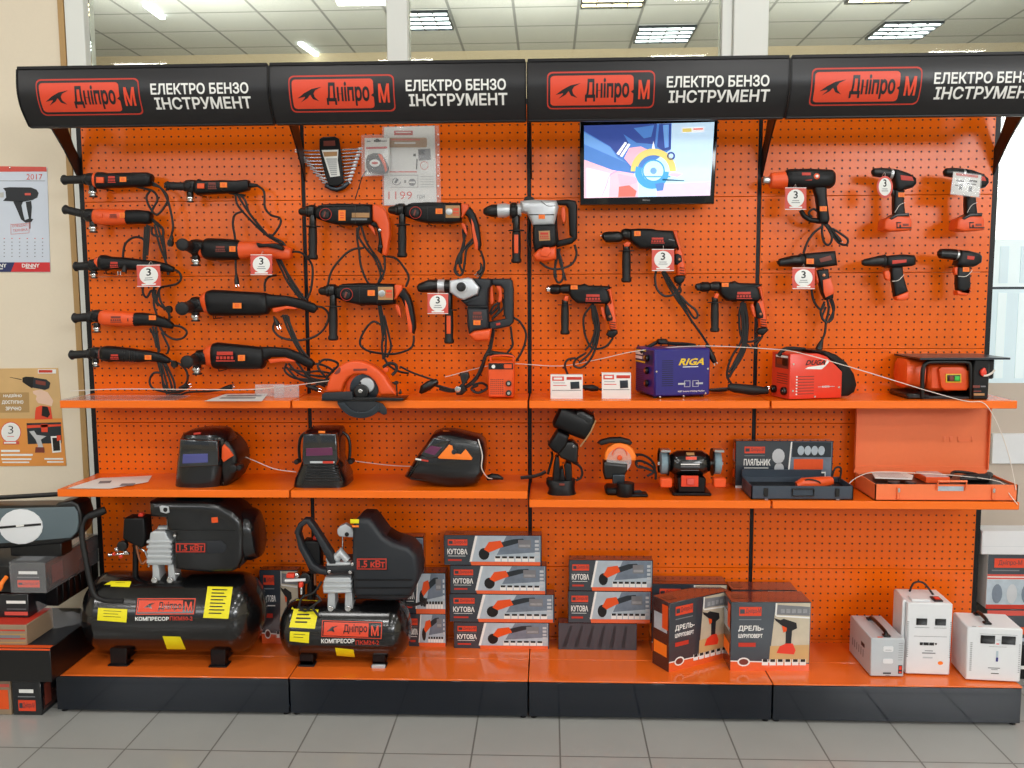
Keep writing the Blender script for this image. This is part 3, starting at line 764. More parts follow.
# second column, handles turned towards the shopper
def h5z(u0, v0, u1, v1, r, d0, d1):
    L = lambda k: (u0+(u1-u0)*k, v0+(v1-v0)*k, 0, d0+(d1-d0)*k)
    return [(L(k)[0], L(k)[1], r*q, L(k)[3]) for k, q in ((0, 1.2), (.07, 1.2), (.13, 1), (.8, 1.02), (.87, 1.3), (1, 1.25))]
grinder('slim black angle grinder with handle to the left, topmost in the second column', B,
    [(228, 186, 34), (240, 188, 42), (262, 190, 36), (380, 186, 34), (440, 186, 32)], 'plastic_black', [(436, 186, 32), (488, 178, 29), (500, 178, 26), (504, 178, 13), (540, 178, 8)], 'plastic_black',
    (196, 182, 33), h5z(88, 184, 180, 184, 20, -.03, 0), (196, 243, 20), ([(222, 188, 26), (232, 188, 30)], 'dull_red_print'),
    [[(540, 178), (575, 210), (580, 290), (610, 330), (655, 345), (660, 375), (630, 425), (610, 440)], [(428, 225), (440, 280), (500, 350), (560, 410), (610, 450)], [(440, 225), (465, 270), (520, 350), (590, 430)], [(455, 225), (480, 260), (500, 320), (560, 395), (600, 440), (680, 490)], [(470, 310), (425, 330), (415, 380), (425, 440), (428, 500), (430, 600), (432, 640)], [(370, 200, -.03), (400, 218), (450, 226), (480, 230)]],
    (266, 186, 36, 26), (380, 180, 36, 26, B.m(35)+.0005), (322, 184, 44, 34, B.m(34)+.0005, 'dull_red_print'), plg=[([(432, 630), (434, 660), (436, 685)], (3, 14))], group='angle grinders in the second column')
grinder('angle polisher with black front and orange rear handle, second in the second column', B,
    [(275, 505, 50), (290, 506, 56), (360, 508, 56), (440, 510, 52), (472, 512, 38)], 'plastic_black', [(455, 512, 46), (520, 508, 42), (600, 510, 44), (680, 525, 36), (712, 530, 30)], 'orange_plastic',
    (232, 500, 46), h5z(165, 484, 218, 498, 26, -.12, 0), (226, 567, 24), ([(248, 518, 34), (280, 512, 46)], 'orange_plastic'),
    [[(712, 520), (760, 522), (800, 548), (850, 555)], [(640, 555), (660, 600), (700, 680), (760, 760)], [(650, 555), (680, 610), (720, 690), (775, 765)], [(660, 560), (690, 620), (740, 700), (790, 770)], [(640, 640), (600, 650), (580, 680), (580, 725)], [(690, 500), (670, 470), (630, 450), (600, 430)], [(800, 550), (825, 600), (820, 700), (800, 760)]],
    None, (432, 508, 32, 28, B.m(54)+.0005), (372, 508, 52, 30, B.m(56)+.0005, 'dull_red_print'), vents=[(560+9*i, 488, 9, B.m(43)) for i in range(1)], group='angle grinders in the second column')
t7 = bpy.data.objects['angle_grinder.006']
Part(B.at(B.Y-.02)).slab([(546, 474), (580, 480), (640, 478), (670, 486), (684, 502), (680, 514), (640, 504), (600, 496), (560, 500), (548, 488)], -.028, .02, 'plastic_black', .004).build('grip_pad', t7)
grinder('large black angle grinder with a smooth curved rear handle, third in the second column', Dd,
    [(245, 170, 64), (262, 168, 68), (340, 170, 66), (420, 172, 62), (500, 174, 60), (540, 172, 55)], 'plastic_black', [(520, 165, 50), (570, 160, 34), (640, 158, 26), (720, 175, 26), (775, 195, 26), (790, 206, 20)], 'plastic_black',
    (180, 178, 42), h5z(112, 198, 166, 186, 28, -.13, 0), (172, 238, 24), ([(206, 168, 40), (225, 167, 54), (250, 168, 60)], 'orange_plastic'),
    [[(780, 185), (830, 195), (858, 235), (835, 300), (780, 345), (700, 362), (620, 350), (580, 320), (572, 290), (590, 250)], [(620, 230), (650, 310), (690, 390), (730, 450)], [(632, 230), (665, 310), (705, 390), (745, 450)], [(640, 230), (675, 320), (712, 400), (760, 460)], [(650, 240), (660, 300), (690, 380), (735, 470)]],
    None, (409, 182, 44, 28, Dd.m(66)+.0005), None, plg=[([(580, 240, -.01), (590, 262, -.01), (600, 282, -.01)], (7, 22))], group='angle grinders in the second column', dep=.8)
grinder('large black angle grinder with red brand print, lowest in the second column above the shelf', Dd,
    [(270, 440, 66), (290, 440, 70), (360, 444, 66), (440, 448, 62), (520, 452, 56)], 'plastic_black', [(500, 440, 48), (560, 422, 28), (640, 424, 25), (710, 452, 26), (760, 480, 26), (775, 490, 20)], 'plastic_black',
    (205, 448, 40), h5z(138, 470, 190, 458, 27, -.13, 0), (180, 510, 26), ([(226, 446, 42), (246, 443, 56), (275, 440, 62)], 'orange_plastic'),
    [[(770, 480), (830, 490), (880, 520), (870, 560), (800, 590), (750, 600), (790, 612)], [(640, 480), (632, 520), (680, 555), (760, 565), (850, 590)], [(650, 480), (700, 530), (780, 560), (850, 570)], [(690, 470), (740, 530), (800, 545), (850, 550)], [(700, 480), (760, 560), (840, 600)], [(660, 510), (740, 525), (800, 520), (860, 530)], [(640, 500), (700, 560), (780, 575), (870, 560)]],
    None, (431, 447, 36, 30, Dd.m(66)+.0005), (350, 440, 96, 50, Dd.m(69)+.0005, 'red_print'), plg=[([(740, 595), (765, 603), (800, 615)], (20, 6))], group='angle grinders in the second column', dep=.8)

for nm, pts in (('angle_grinder.007', [(572, 195), (650, 184), (700, 195), (690, 202), (640, 200), (590, 218), (574, 216)]), ('angle_grinder.008', [(548, 458), (640, 452), (690, 464), (684, 472), (620, 470), (580, 476), (560, 480)])):
    Part(Dd).slab(pts, -.012, .012, 'orange_plastic', .003).build('trigger', bpy.data.objects[nm], 'orange paddle trigger')
# ------------------------------------------------------------------ rotary hammers
def trig(fr, t, pts, m='orange_plastic'):
    Part(fr).slab(pts, -.011, .011, m, .004, smooth=3).build('trigger', t, 'orange trigger')
def side_grip(fr, t, u, v0, v1, r, v_f, orange=None, d=-.005, du=0):
    p = Part(fr); p.b.cyl(fr.P(u, v0-12, d), fr.P(u, v_f+2, d), fr.m(r*.85), 'plastic_dark', bev=.002)
    p.loft([(u, v_f, r*1.9, d), (u, v_f+5, r*1.9, d)], 'rubber', rnd=False)
    L = v1-v_f
    p.loft([(u+du*k, v_f+L*k, r*q, d) for k, q in ((0, .9), (.08, 1), (.5, 1.08), (.88, 1), (.93, 1.25), (1, 1.25))], 'rubber')
    o = p.build('side_handle', t)
    if orange: Part(fr).rect(u-r*.5, orange[0], u+r*.5, orange[1], -fr.m(r*.85)+d, -fr.m(r*1.12)+d, 'orange_plastic', .002).build('grip_inlay', o, 'orange grip inlay')
    return o
def collar(fr, t, u, v, r, w):
    p = Part(fr); q = [(u-w/2, v, r), (u+w/2, v, r)]; p.loft(q, 'plastic_dark', rnd=True); p.rect(u-w*.45, v, u+w*.45, v+r*1.5, -.012, .008, 'plastic_dark', .003); return p.build('handle_clamp', t)
E1 = Fr(280, 110, 5.12, -0.085)
GH = 'rotary hammers'
def hammer(label, fr, ox, oy, sc, variant, runs, plg=None):
    # drawing measured on the first hammer; ox, oy, sc carry it to the place of each of the three alike
    f = Fr(fr.ox+(ox-0)/fr.sc, fr.oy+oy/fr.sc, fr.sc/sc, fr.Y)
    t = thing('rotary_hammer', f.P(300, 530), label, 'rotary hammer', GH)
    Part(f).loft([(92, 518, 13), (100, 518, 19), (120, 518, 22), (132, 517, 30), (150, 516, 27), (182, 518, 27)], 'plastic_dark').build('chuck', t)
    Part(f).slab([(176, 500), (215, 482), (300, 478), (472, 482), (474, 582), (420, 590), (300, 588), (235, 574), (180, 552)], -.034, .034, 'plastic_black', .018, smooth=0).build('motor_housing', t)
    p = Part(f); p.rect(200, 489, 380, 494, -.0345, -.036, 'plastic_dark'); p.rect(300, 498, 304, 574, -.0345, -.0355, 'plastic_dark'); p.rect(388, 484, 392, 584, -.0345, -.0355, 'plastic_dark'); p.build('seam', t)
    p = Part(f); ring = [(238+30*math.cos(a), 535+30*math.sin(a)) for a in [math.pi*2*i/20 for i in range(20)]]
    p.b.tube([f.P(a, b, -.0345) for a, b in ring], .0012, 'red_print', seg=6, k=1, ring=True); p.disc(238, 538, 20, -.033, -.040, 'plastic_dark'); p.rect(231, 522, 240, 552, -.040, -.043, 'dull_red_print', rot=.3); p.build('mode_dial', t)
    collar(f, t, 158, 516, 33, 26); side_grip(f, t, 163, 545, 758, 21, 592)
    if variant == 0:
        Part(f).slab([(470, 482), (500, 484), (528, 498), (548, 530), (560, 575), (562, 640), (552, 700), (546, 748), (520, 740), (522, 690), (512, 620), (492, 578), (472, 566)], -.022, .022, 'orange_plastic', .009).build('rear_shell', t, 'orange rear shell')
        Part(f).slab([(462, 570), (492, 575), (512, 618), (522, 680), (516, 736), (498, 722), (506, 660), (494, 606), (466, 590)], -.023, .018, 'plastic_black', .006).build('grip', t)
        trig(f, t, [(448, 588), (474, 592), (488, 640), (474, 628)])
        p = Part(f); p.rect(372, 528, 462, 552, -.0345, -.0355, 'gold_print'); p.rect(368, 556, 450, 566, -.0345, -.0355, 'grey_print'); p.build('name_plate', t, 'gold name plate')
        p = Part(f); p.disc(512, 615, 8, -.018, -.026, 'chrome'); p.disc(516, 700, 10, -.018, -.026, 'plastic_dark'); p.build('screw', t)
    else:
        Part(f).slab([(472, 486), (510, 488), (512, 512), (478, 560), (470, 560)], -.026, .026, 'orange_plastic', .006).build('rear_shell', t, 'orange rear shell')
        Part(f).slab([(492, 500), (520, 504), (545, 540), (562, 590), (572, 650), (576, 700), (566, 735), (540, 700), (528, 650), (524, 600), (505, 556), (492, 545)], -.022, .022, 'plastic_black', .009).build('grip', t)
        Part(f).slab([(524, 560), (538, 590), (546, 630), (560, 690), (560, 728), (544, 722), (536, 670), (528, 620)], -.024, -.018, 'orange_plastic', .002).build('grip_inlay', t, 'orange grip inlay')
        trig(f, t, [(470, 590), (492, 592), (504, 650), (488, 632)])
        p = Part(f); p.rect(394, 498, 468, 562, -.0342, -.0352, 'gold_print', .0005); p.disc(412, 530, 17, -.0352, -.0362, 'steel'); print_mark(p, 432, 512, 466, 550, -.0352, 'logo_orange'); p.build('name_plate', t, 'copper coloured name plate')
    sticker(f, t, 304 if variant == 0 else 342, 514, 340 if variant == 0 else 378, 568 if variant == 0 else 542, -.0345)
    cords(f, t, runs)
    for a in plg or []: plug(f, t, *a)
    hang(f.P(300, 588).x, f.P(300, 588).z-.0025, f.Y)
    return t
hammer('black rotary hammer with a wholly orange rear handle, below the wrench set', E1, 0, 0, 1, 0,
    [[(400, 590), (395, 640), (430, 700), (480, 760), (510, 840), (500, 880)], [(410, 590), (440, 680), (500, 770), (520, 830)], [(390, 600), (390, 660), (400, 720), (410, 800), (450, 890), (500, 885), (530, 820), (530, 740)], [(425, 705), (370, 712), (320, 745), (260, 820), (240, 890), (235, 920)], [(525, 745), (590, 760), (640, 820), (655, 860), (640, 905)]])
hammer('black rotary hammer with its chuck just below the 1199 price poster', E1, 462, 0, .985, 1,
    [[(505, 600), (480, 620), (485, 700), (450, 770), (440, 830), (455, 855)], [(560, 640), (520, 680), (480, 730), (460, 790), (480, 850)], [(540, 680), (500, 720), (490, 780), (480, 840), (460, 860), (435, 830), (460, 760), (480, 700)], [(572, 730), (590, 790), (585, 840), (560, 880)], [(500, 610), (490, 660), (475, 720), (470, 800)]], [([(575, 800), (578, 830), (560, 850)], (-14, 14))])
# the hammer below (measured in the same drawing, shifted)
hammer('black rotary hammer hanging in the lower row above the circular saw', E1, 100, 393, 1.03, 1,
    [[(390, 590), (400, 650), (415, 700), (405, 790), (412, 860)], [(398, 590), (415, 680), (425, 760), (420, 850)], [(388, 590), (402, 680), (412, 770)], [(405, 690), (360, 672), (315, 720), (295, 780), (330, 815), (400, 830), (470, 832), (540, 810), (562, 780), (564, 740)], [(415, 640), (440, 740), (450, 800), (430, 850)], [(415, 850), (440, 890), (490, 920), (540, 930)]])
# ------------------------------------------------------------------ big demolition-style hammers
G1 = Fr(400, 180, 5.12, -0.10); H1 = Fr(400, 260, 5.12, -0.10)
t = thing('rotary_hammer', G1.P(620, 200), 'silver-grey heavy rotary hammer with closed black rear handle, left of the television', 'rotary hammer', GH)
Part(G1).loft([(428, 158, 14), (440, 158, 22), (470, 155, 32), (498, 155, 32)], 'plastic_dark').build('chuck', t)
Part(G1).loft([(498, 155, 34), (540, 153, 36), (555, 152, 30), (620, 150, 34)], 'silver_paint', rnd=False).build('neck', t, 'silver neck')
collar(G1, t, 582, 155, 42, 22); side_grip(G1, t, 595, 190, 418, 21, 255, (280, 375))
Part(G1).slab([(615, 108), (690, 100), (800, 105), (812, 140), (790, 232), (680, 236), (665, 200), (650, 170), (622, 165)], -.045, .045, 'silver_paint', .02).build('gear_case', t, 'silver gear case')
p = Part(G1); p.rect(660, 178, 790, 183, -.0455, -.047, 'plastic_dark'); p.b.tube([G1.P(720, 108, -.044), G1.P(755, 135, -.046), G1.P(800, 135, -.044)], .0015, 'grey_print', seg=6); p.build('case_line', t)
Part(G1).slab([(655, 80), (660, 78), (685, 90), (690, 104), (632, 104), (638, 88)], -.02, .02, 'rubber', .005).build('mode_knob', t)
Part(G1).slab([(680, 228), (800, 226), (805, 330), (770, 350), (735, 345), (690, 370), (680, 320)], -.042, .042, 'plastic_black', .015).build('motor_housing', t)
p = Part(G1); p.rect(712, 262, 768, 312, -.0425, -.0435, 'gold_print', rot=-.05); print_mark(p, 716, 270, 764, 304, -.0436, 'red_print'); p.build('name_plate', t)
Part(G1).slab([(680, 385), (710, 352), (800, 340), (800, 405), (745, 418), (690, 410)], -.042, .042, 'orange_plastic', .015).build('motor_cap', t, 'orange motor cap')
Part(G1).slab([(735, 345), (765, 345), (775, 370), (755, 395), (720, 390), (715, 370)], -.043, -.050, 'orange_plastic', .003).build('cap_rib', t, 'orange cap rib')
Part(G1).slab([(800, 102), (860, 98), (900, 106), (908, 130), (908, 300), (880, 325), (800, 345), (795, 312), (880, 292), (868, 280), (862, 145), (850, 128), (800, 125)], -.02, .02, 'plastic_black', .009).build('rear_handle', t)
trig(G1, t, [(826, 140), (846, 140), (848, 200), (838, 222), (826, 190)])
sticker(G1, t, 710, 180, 742, 202, -.0475)
cords(G1, t, [[(660, 200, .02), (655, 260, .03), (655, 320, .03), (670, 360, .03)], [(895, 330), (905, 380), (880, 430), (820, 455), (760, 450), (715, 420)], [(812, 350), (820, 420), (840, 480), (850, 515)], [(820, 350), (800, 420), (790, 480), (810, 525), (835, 500), (830, 430), (815, 370)], [(805, 350), (795, 440), (800, 500)], [(800, 130, .01), (800, 220, .02), (810, 330)]])
hang(G1.P(740, 200).x, G1.P(740, 100).z-.075, -.098)
t = thing('rotary_hammer', H1.P(400, 200), 'dark grey heavy rotary hammer with a silver diamond-shaped side plate', 'rotary hammer', GH)
Part(H1).loft([(90, 145, 18), (100, 143, 24), (145, 133, 33), (190, 133, 34)], 'plastic_dark').build('chuck', t)
Part(H1).loft([(190, 133, 33), (225, 133, 34), (228, 133, 30), (232, 133, 30)], 'silver_paint', rnd=False).build('neck', t, 'silver neck')
collar(H1, t, 242, 135, 36, 24); side_grip(H1, t, 249, 180, 422, 21, 254, (285, 378))
Part(H1).slab([(256, 105), (350, 90), (372, 96), (410, 140), (400, 175), (330, 205), (300, 195), (256, 165)], -.047, .047, 'silver_paint', .01).build('side_plate', t, 'silver side plate')
p = Part(H1); p.disc(318, 138, 32, -.046, -.053, 'silver_paint', .002); p.disc(318, 138, 24, -.053, -.064, 'plastic_dark', .003); p.rect(314, 118, 322, 158, -.064, -.067, 'plastic_grey', rot=.5); p.build('mode_dial', t)
Part(H1).slab([(372, 94), (470, 96), (470, 130), (455, 150), (450, 245), (350, 242), (310, 205), (335, 205), (400, 178), (412, 140)], -.042, .042, 'plastic_grey', .014).build('gear_case', t)
Part(H1).slab([(345, 240), (452, 246), (455, 350), (380, 362), (355, 380), (345, 330)], -.043, .043, 'plastic_grey', .014).build('motor_housing', t)
Part(H1).rect(350, 236, 450, 243, -.044, -.046, 'plastic_dark').build('vent', t)
Part(H1).slab([(350, 380), (385, 360), (470, 350), (460, 410), (385, 415)], -.043, .043, 'orange_plastic', .014).build('motor_cap', t, 'orange motor cap')
p = Part(H1); print_mark(p, 374, 264, 425, 305, -.0435, 'dull_red_print'); p.build('brand_mark', t)
sticker(H1, t, 378, 308, 415, 332, -.0438)
Part(H1).slab([(466, 96), (560, 95), (576, 105), (582, 150), (582, 320), (560, 340), (455, 362), (452, 318), (540, 300), (530, 280), (530, 150), (515, 132), (466, 128)], -.021, .021, 'plastic_grey', .009).build('rear_handle', t)
trig(H1, t, [(490, 135), (515, 132), (522, 170), (520, 210), (500, 215), (505, 170)])
trig(H1, t, [(460, 135), (472, 135), (476, 180), (478, 218), (460, 222)])
p = Part(H1); p.rect(492, 322, 514, 334, -.0215, -.023, 'red_print', rot=-.2); p.build('rear_mark', t)
cords(H1, t, [[(500, 215), (505, 260), (480, 290), (470, 310)], [(520, 190), (530, 240), (495, 280), (470, 300)], [(510, 200), (500, 240), (460, 280), (475, 240), (500, 220)], [(580, 295), (615, 320), (645, 380), (632, 450), (595, 520)], [(565, 340), (572, 400), (575, 440), (548, 478)], [(480, 358), (470, 420), (462, 460), (440, 490), (420, 560), (390, 610), (355, 640)], [(474, 358), (462, 420), (455, 455), (430, 500), (410, 570), (380, 615)]])
plug(H1, t, [(585, 500), (565, 490), (480, 480), (460, 470)], (-5, -2))
hang(H1.P(400, 200).x, H1.P(400, 90).z-.085, -.098)

# ------------------------------------------------------------------ impact drills
def drill(label, f, runs, chrome=True, plg=None, big=False):
    t = thing('impact_drill', f.P(250, 560), label, 'impact drill', 'corded impact drills')
    if big:
        Part(f).loft([(408, 178, 22), (412, 175, 30), (425, 172, 34), (500, 170, 35), (520, 170, 30), (532, 168, 20)], 'plastic_dark', n=2.2).build('chuck', t)
        Part(f).b.cyl(f.P(388, 160), f.P(410, 164), f.m(3.5), 'chrome') and None
        q = Part(f); q.b.cyl(f.P(388, 162), f.P(412, 166), f.m(4), 'chrome'); q.build('drill_tip', t)
        Part(f).loft([(528, 150, 26), (545, 150, 34), (575, 155, 36), (590, 160, 36)], 'plastic_dark').build('neck', t)
        Part(f).slab([(575, 122), (630, 118), (720, 120), (745, 128), (850, 132), (886, 240), (860, 250), (640, 246), (600, 215), (575, 190)], -.034, .034, 'plastic_black', .015).build('motor_housing', t)
        Part(f).slab([(846, 130), (880, 128), (890, 200), (915, 270), (930, 350), (938, 415), (880, 420), (872, 330), (862, 260), (884, 236)], -.021, .021, 'orange_plastic', .009).build('grip', t, 'orange grip')
        Part(f).slab([(862, 285), (880, 275), (908, 290), (912, 330), (880, 352), (862, 345)], -.023, .023, 'plastic_black', .006).build('grip_pad', t)
        p = Part(f); p.disc(890, 316, 9, -.023, -.027, 'copper'); p.build('screw', t)
        p = Part(f)
        for k in range(3): p.rect(893, 368+17*k, 924, 373+17*k, -.0215, -.024, 'plastic_black', rot=.12)
        p.build('grip_ribs', t)
        Part(f).slab([(860, 430), (880, 418), (935, 418), (925, 455), (895, 482), (865, 460)], -.018, .018, 'plastic_black', .008).build('cord_guard', t)
        side_grip(f, t, 555, 232, 455, 26, 258); Part(f).slab([(535, 215), (560, 200), (585, 210), (570, 235), (540, 235)], -.02, .01, 'orange_plastic', .004).build('clamp', t, 'orange clamp')
        sticker(f, t, 600, 136, 642, 168, -.0345)
        p = Part(f); print_mark(p, 708, 178, 795, 215, -.0345, 'red_print'); p.rect(820, 190, 858, 196, -.0345, -.0355, 'grey_print', rot=.2); p.build('brand_mark', t)
        hang(f.P(700, 246).x, f.P(700, 246).z-.0025, f.Y)
    else:
        m = 'chrome' if chrome else 'steel_dark'
        Part(f).loft([(38, 510, 14), (44, 509, 22), (66, 508, 25)], m).build('chuck_nose', t, 'shiny chuck nose')
        Part(f).loft([(66, 508, 26), (80, 508, 32), (118, 508, 32), (128, 508, 26)], 'black_metal').build('chuck', t)
        Part(f).loft([(124, 506, 22), (150, 504, 30), (190, 505, 32)], 'plastic_dark').build('neck', t)
        Part(f).slab([(186, 478), (260, 478), (285, 470), (310, 482), (440, 486), (462, 496), (430, 512), (440, 530), (452, 580), (430, 602), (380, 600), (240, 598), (205, 568), (186, 540)], -.032, .032, 'plastic_black', .013).build('motor_housing', t)
        Part(f).slab([(360, 506), (455, 500), (470, 580), (490, 700), (492, 768), (450, 768), (440, 700), (425, 600), (452, 584), (436, 520), (365, 520)], -.0215, .0215, 'orange_plastic', .008).build('grip', t, 'orange grip')
        Part(f).slab([(420, 600), (440, 610), (470, 690), (466, 712), (430, 712), (415, 650)], -.023, .023, 'plastic_black', .006).build('grip_pad', t)
        p = Part(f); p.disc(447, 682, 9, -.023, -.027, 'copper'); p.build('screw', t)
        p = Part(f)
        for k in range(4): p.rect(448, 716+15*k, 484, 721+15*k, -.0218, -.024, 'plastic_black', rot=.12)
        p.build('grip_ribs', t)
        Part(f).slab([(440, 772), (495, 766), (500, 790), (470, 820), (440, 815), (425, 800)], -.017, .017, 'plastic_black', .007).build('cord_guard', t)
        trig(f, t, [(388, 626), (408, 622), (420, 660), (425, 700), (404, 690)])
        side_grip(f, t, 160, 585, 790, 24, 605); Part(f).slab([(150, 580), (160, 548), (185, 550), (178, 585)], -.02, .01, 'orange_plastic', .004).build('clamp', t, 'orange clamp')
        sticker(f, t, 196, 482, 240, 508, -.0325)
        p = Part(f); print_mark(p, 290, 540, 390, 585, -.0325, 'red_print'); p.build('brand_mark', t)
        hang(f.P(300, 598).x, f.P(300, 598).z-.0025, f.Y)
    cords(f, t, runs)
    for a in plg or []: plug(f, t, *a)
    return t
I1 = Fr(540, 210, 6.4, -0.075)
drill('black impact drill with a long black chuck, just below the television', I1,
    [[(905, 470), (890, 510), (850, 545), (800, 550), (755, 510), (740, 440), (748, 380)], [(790, 390), (830, 460), (880, 540), (930, 630), (980, 720)], [(800, 390), (845, 460), (895, 540), (945, 625), (990, 690), (1015, 680), (1000, 640), (950, 600), (905, 550)], [(785, 395), (820, 470), (860, 540), (900, 600)], [(895, 480), (905, 520), (880, 560), (930, 640), (990, 730), (1040, 800), (1090, 880), (1120, 950)]], big=True)
plug(Fr(540, 270, 4.267, -.09), bpy.data.objects['impact_drill'], [(712, 320), (725, 345), (738, 372), (750, 395)], (6, 10))
drill('impact drill with a chrome chuck, left of the lower pair, above the price cards', I1,
    [[(345, 600), (300, 650), (280, 700), (290, 800), (330, 880), (380, 890), (430, 870), (470, 820)], [(340, 600), (350, 680), (370, 760), (350, 860), (310, 930), (250, 980)], [(335, 610), (340, 690), (355, 760), (330, 850), (290, 900)], [(350, 610), (370, 680), (380, 760), (365, 860), (330, 950), (270, 1010), (220, 1000), (230, 960), (290, 920)], [(345, 620), (360, 700), (365, 780), (340, 870)], [(230, 950), (180, 960), (160, 1000), (180, 1060)]])
J2 = Fr(540+123.8+23, 270-1.5-22, 6.4, -0.075)
I2 = Fr(540+150.5, 210-2.5, 6.4, -0.075)
drill('impact drill with a dark chuck, right of the lower pair, above the blue welder', I2,
    [[(340, 600), (320, 680), (325, 800), (350, 850), (400, 860), (450, 830)], [(345, 600), (350, 700), (360, 800), (340, 900), (300, 980), (250, 1060)], [(335, 610), (350, 720), (350, 820), (330, 910), (280, 1010)], [(355, 610), (370, 700), (372, 800), (350, 900), (300, 1000), (255, 1090)], [(345, 620), (365, 700), (368, 850), (340, 950), (270, 1060), (240, 1100)], [(330, 610), (340, 760), (330, 860), (270, 960), (240, 1060), (260, 1120), (330, 1180), (420, 1175)], [(470, 820), (450, 850), (400, 900), (370, 880)]], chrome=False,
    plg=[([(420, 1170), (470, 1165), (500, 1158)], (14, -2))])

# ------------------------------------------------------------------ heat gun
K1 = Fr(740, 150, 6.4, -0.085)
t = thing('heat_gun', K1.P(400, 180), 'orange and black heat gun with a steel nozzle at the rightmost bay', 'heat gun')
p = Part(K1); p.b.cyl(K1.P(155, 192), K1.P(205, 192), K1.m(23), 'steel', bev=.0015); p.b.cyl(K1.P(153, 192), K1.P(156, 192), K1.m(16), 'plastic_dark'); p.build('nozzle', t, 'steel nozzle')
Part(K1).loft([(200, 192, 38), (205, 192, 48), (250, 191, 52), (310, 190, 56)], 'orange_plastic', rnd=False).build('barrel', t, 'orange barrel')
Part(K1).loft([(310, 188, 62), (330, 186, 66), (450, 182, 64), (540, 182, 60), (590, 182, 58), (600, 182, 50)], 'plastic_black', n=2.3).build('motor_housing', t)
Part(K1).slab([(470, 225), (560, 225), (562, 300), (572, 380), (580, 440), (570, 470), (510, 468), (505, 400), (492, 300)], -.02, .02, 'plastic_black', .012).build('grip', t)
Part(K1).loft([(400, 385, 14), (420, 420, 16), (460, 445, 16), (520, 452, 16), (570, 446, 16)], 'plastic_black').build('stand_loop', t)
p = Part(K1); p.disc(482, 172, 19, -.032, -.040, 'orange_plastic'); p.disc(482, 172, 10, -.040, -.043, 'white_print'); p.build('dial', t, 'orange and white dial')
p = Part(K1); print_mark(p, 384, 148, 452, 198, -.0378, 'red_print'); p.build('brand_mark', t)
sticker(K1, t, 510, 360, 556, 392, -.0205)
cords(K1, t, [[(538, 470), (535, 530), (550, 590), (580, 605), (600, 560), (575, 500), (560, 475)], [(550, 470), (590, 520), (640, 590), (690, 605), (700, 570), (650, 530), (600, 500)], [(530, 490), (480, 530), (440, 590), (415, 660)], [(565, 470), (600, 510), (640, 560)], [(520, 400), (480, 375), (450, 400), (470, 430)]])
plug(K1, t, [(600, 510), (625, 545), (645, 570), (655, 585)], (8, 8))
hang(K1.P(420, 240).x, K1.P(420, 249).z-.002, -.085)

# ------------------------------------------------------------------ corded drill driver
M1 = Fr(750, 240, 3.737, -0.075)
t = thing('corded_screwdriver', M1.P(230, 70), 'black and orange corded drill driver with a guarantee tag, below the heat gun', 'drill driver')
Part(M1).loft([(108, 84, 6), (114, 84, 14), (150, 80, 19), (165, 78, 21), (192, 78, 22)], 'plastic_dark').build('chuck', t)
Part(M1).loft([(190, 76, 23), (205, 74, 24)], 'rubber', rnd=False).build('torque_ring', t)
Part(M1).slab([(204, 50), (320, 40), (328, 95), (255, 104), (204, 98)], -.028, .028, 'plastic_black', .013).build('motor_housing', t)
Part(M1).slab([(250, 112), (295, 108), (300, 140), (316, 190), (314, 218), (285, 225), (272, 200), (262, 160)], -.019, .019, 'plastic_black', .008).build('grip', t)
Part(M1).slab([(272, 150), (300, 142), (314, 185), (312, 200), (282, 215), (275, 195)], -.0195, -.0225, 'orange_plastic', .002).build('grip_inlay', t, 'orange grip inlay')
trig(M1, t, [(246, 108), (258, 108), (262, 140), (258, 165), (250, 150)])
p = Part(M1); p.disc(276, 132, 6, -.019, -.022, 'copper'); p.build('screw', t)
sticker(M1, t, 208, 70, 236, 90, -.0285)
p = Part(M1); p.slab([(256, 70), (298, 58), (304, 74), (262, 84)], -.0283, -.0292, 'dull_red_print', .0003); p.build('brand_mark', t)
cords(M1, t, [[(295, 222), (300, 260), (290, 300), (275, 290), (290, 250)], [(305, 222), (318, 265), (310, 300), (285, 305), (270, 270), (285, 230)], [(290, 305), (285, 350), (270, 385), (265, 400)], [(235, 185), (245, 230), (270, 260), (285, 240)], [(312, 220), (320, 260), (300, 305)]])
plug(M1, t, [(275, 375), (268, 395), (262, 410)], (-2, 4))
hang(M1.P(240, 100).x, M1.P(240, 104).z-.001, -.075)

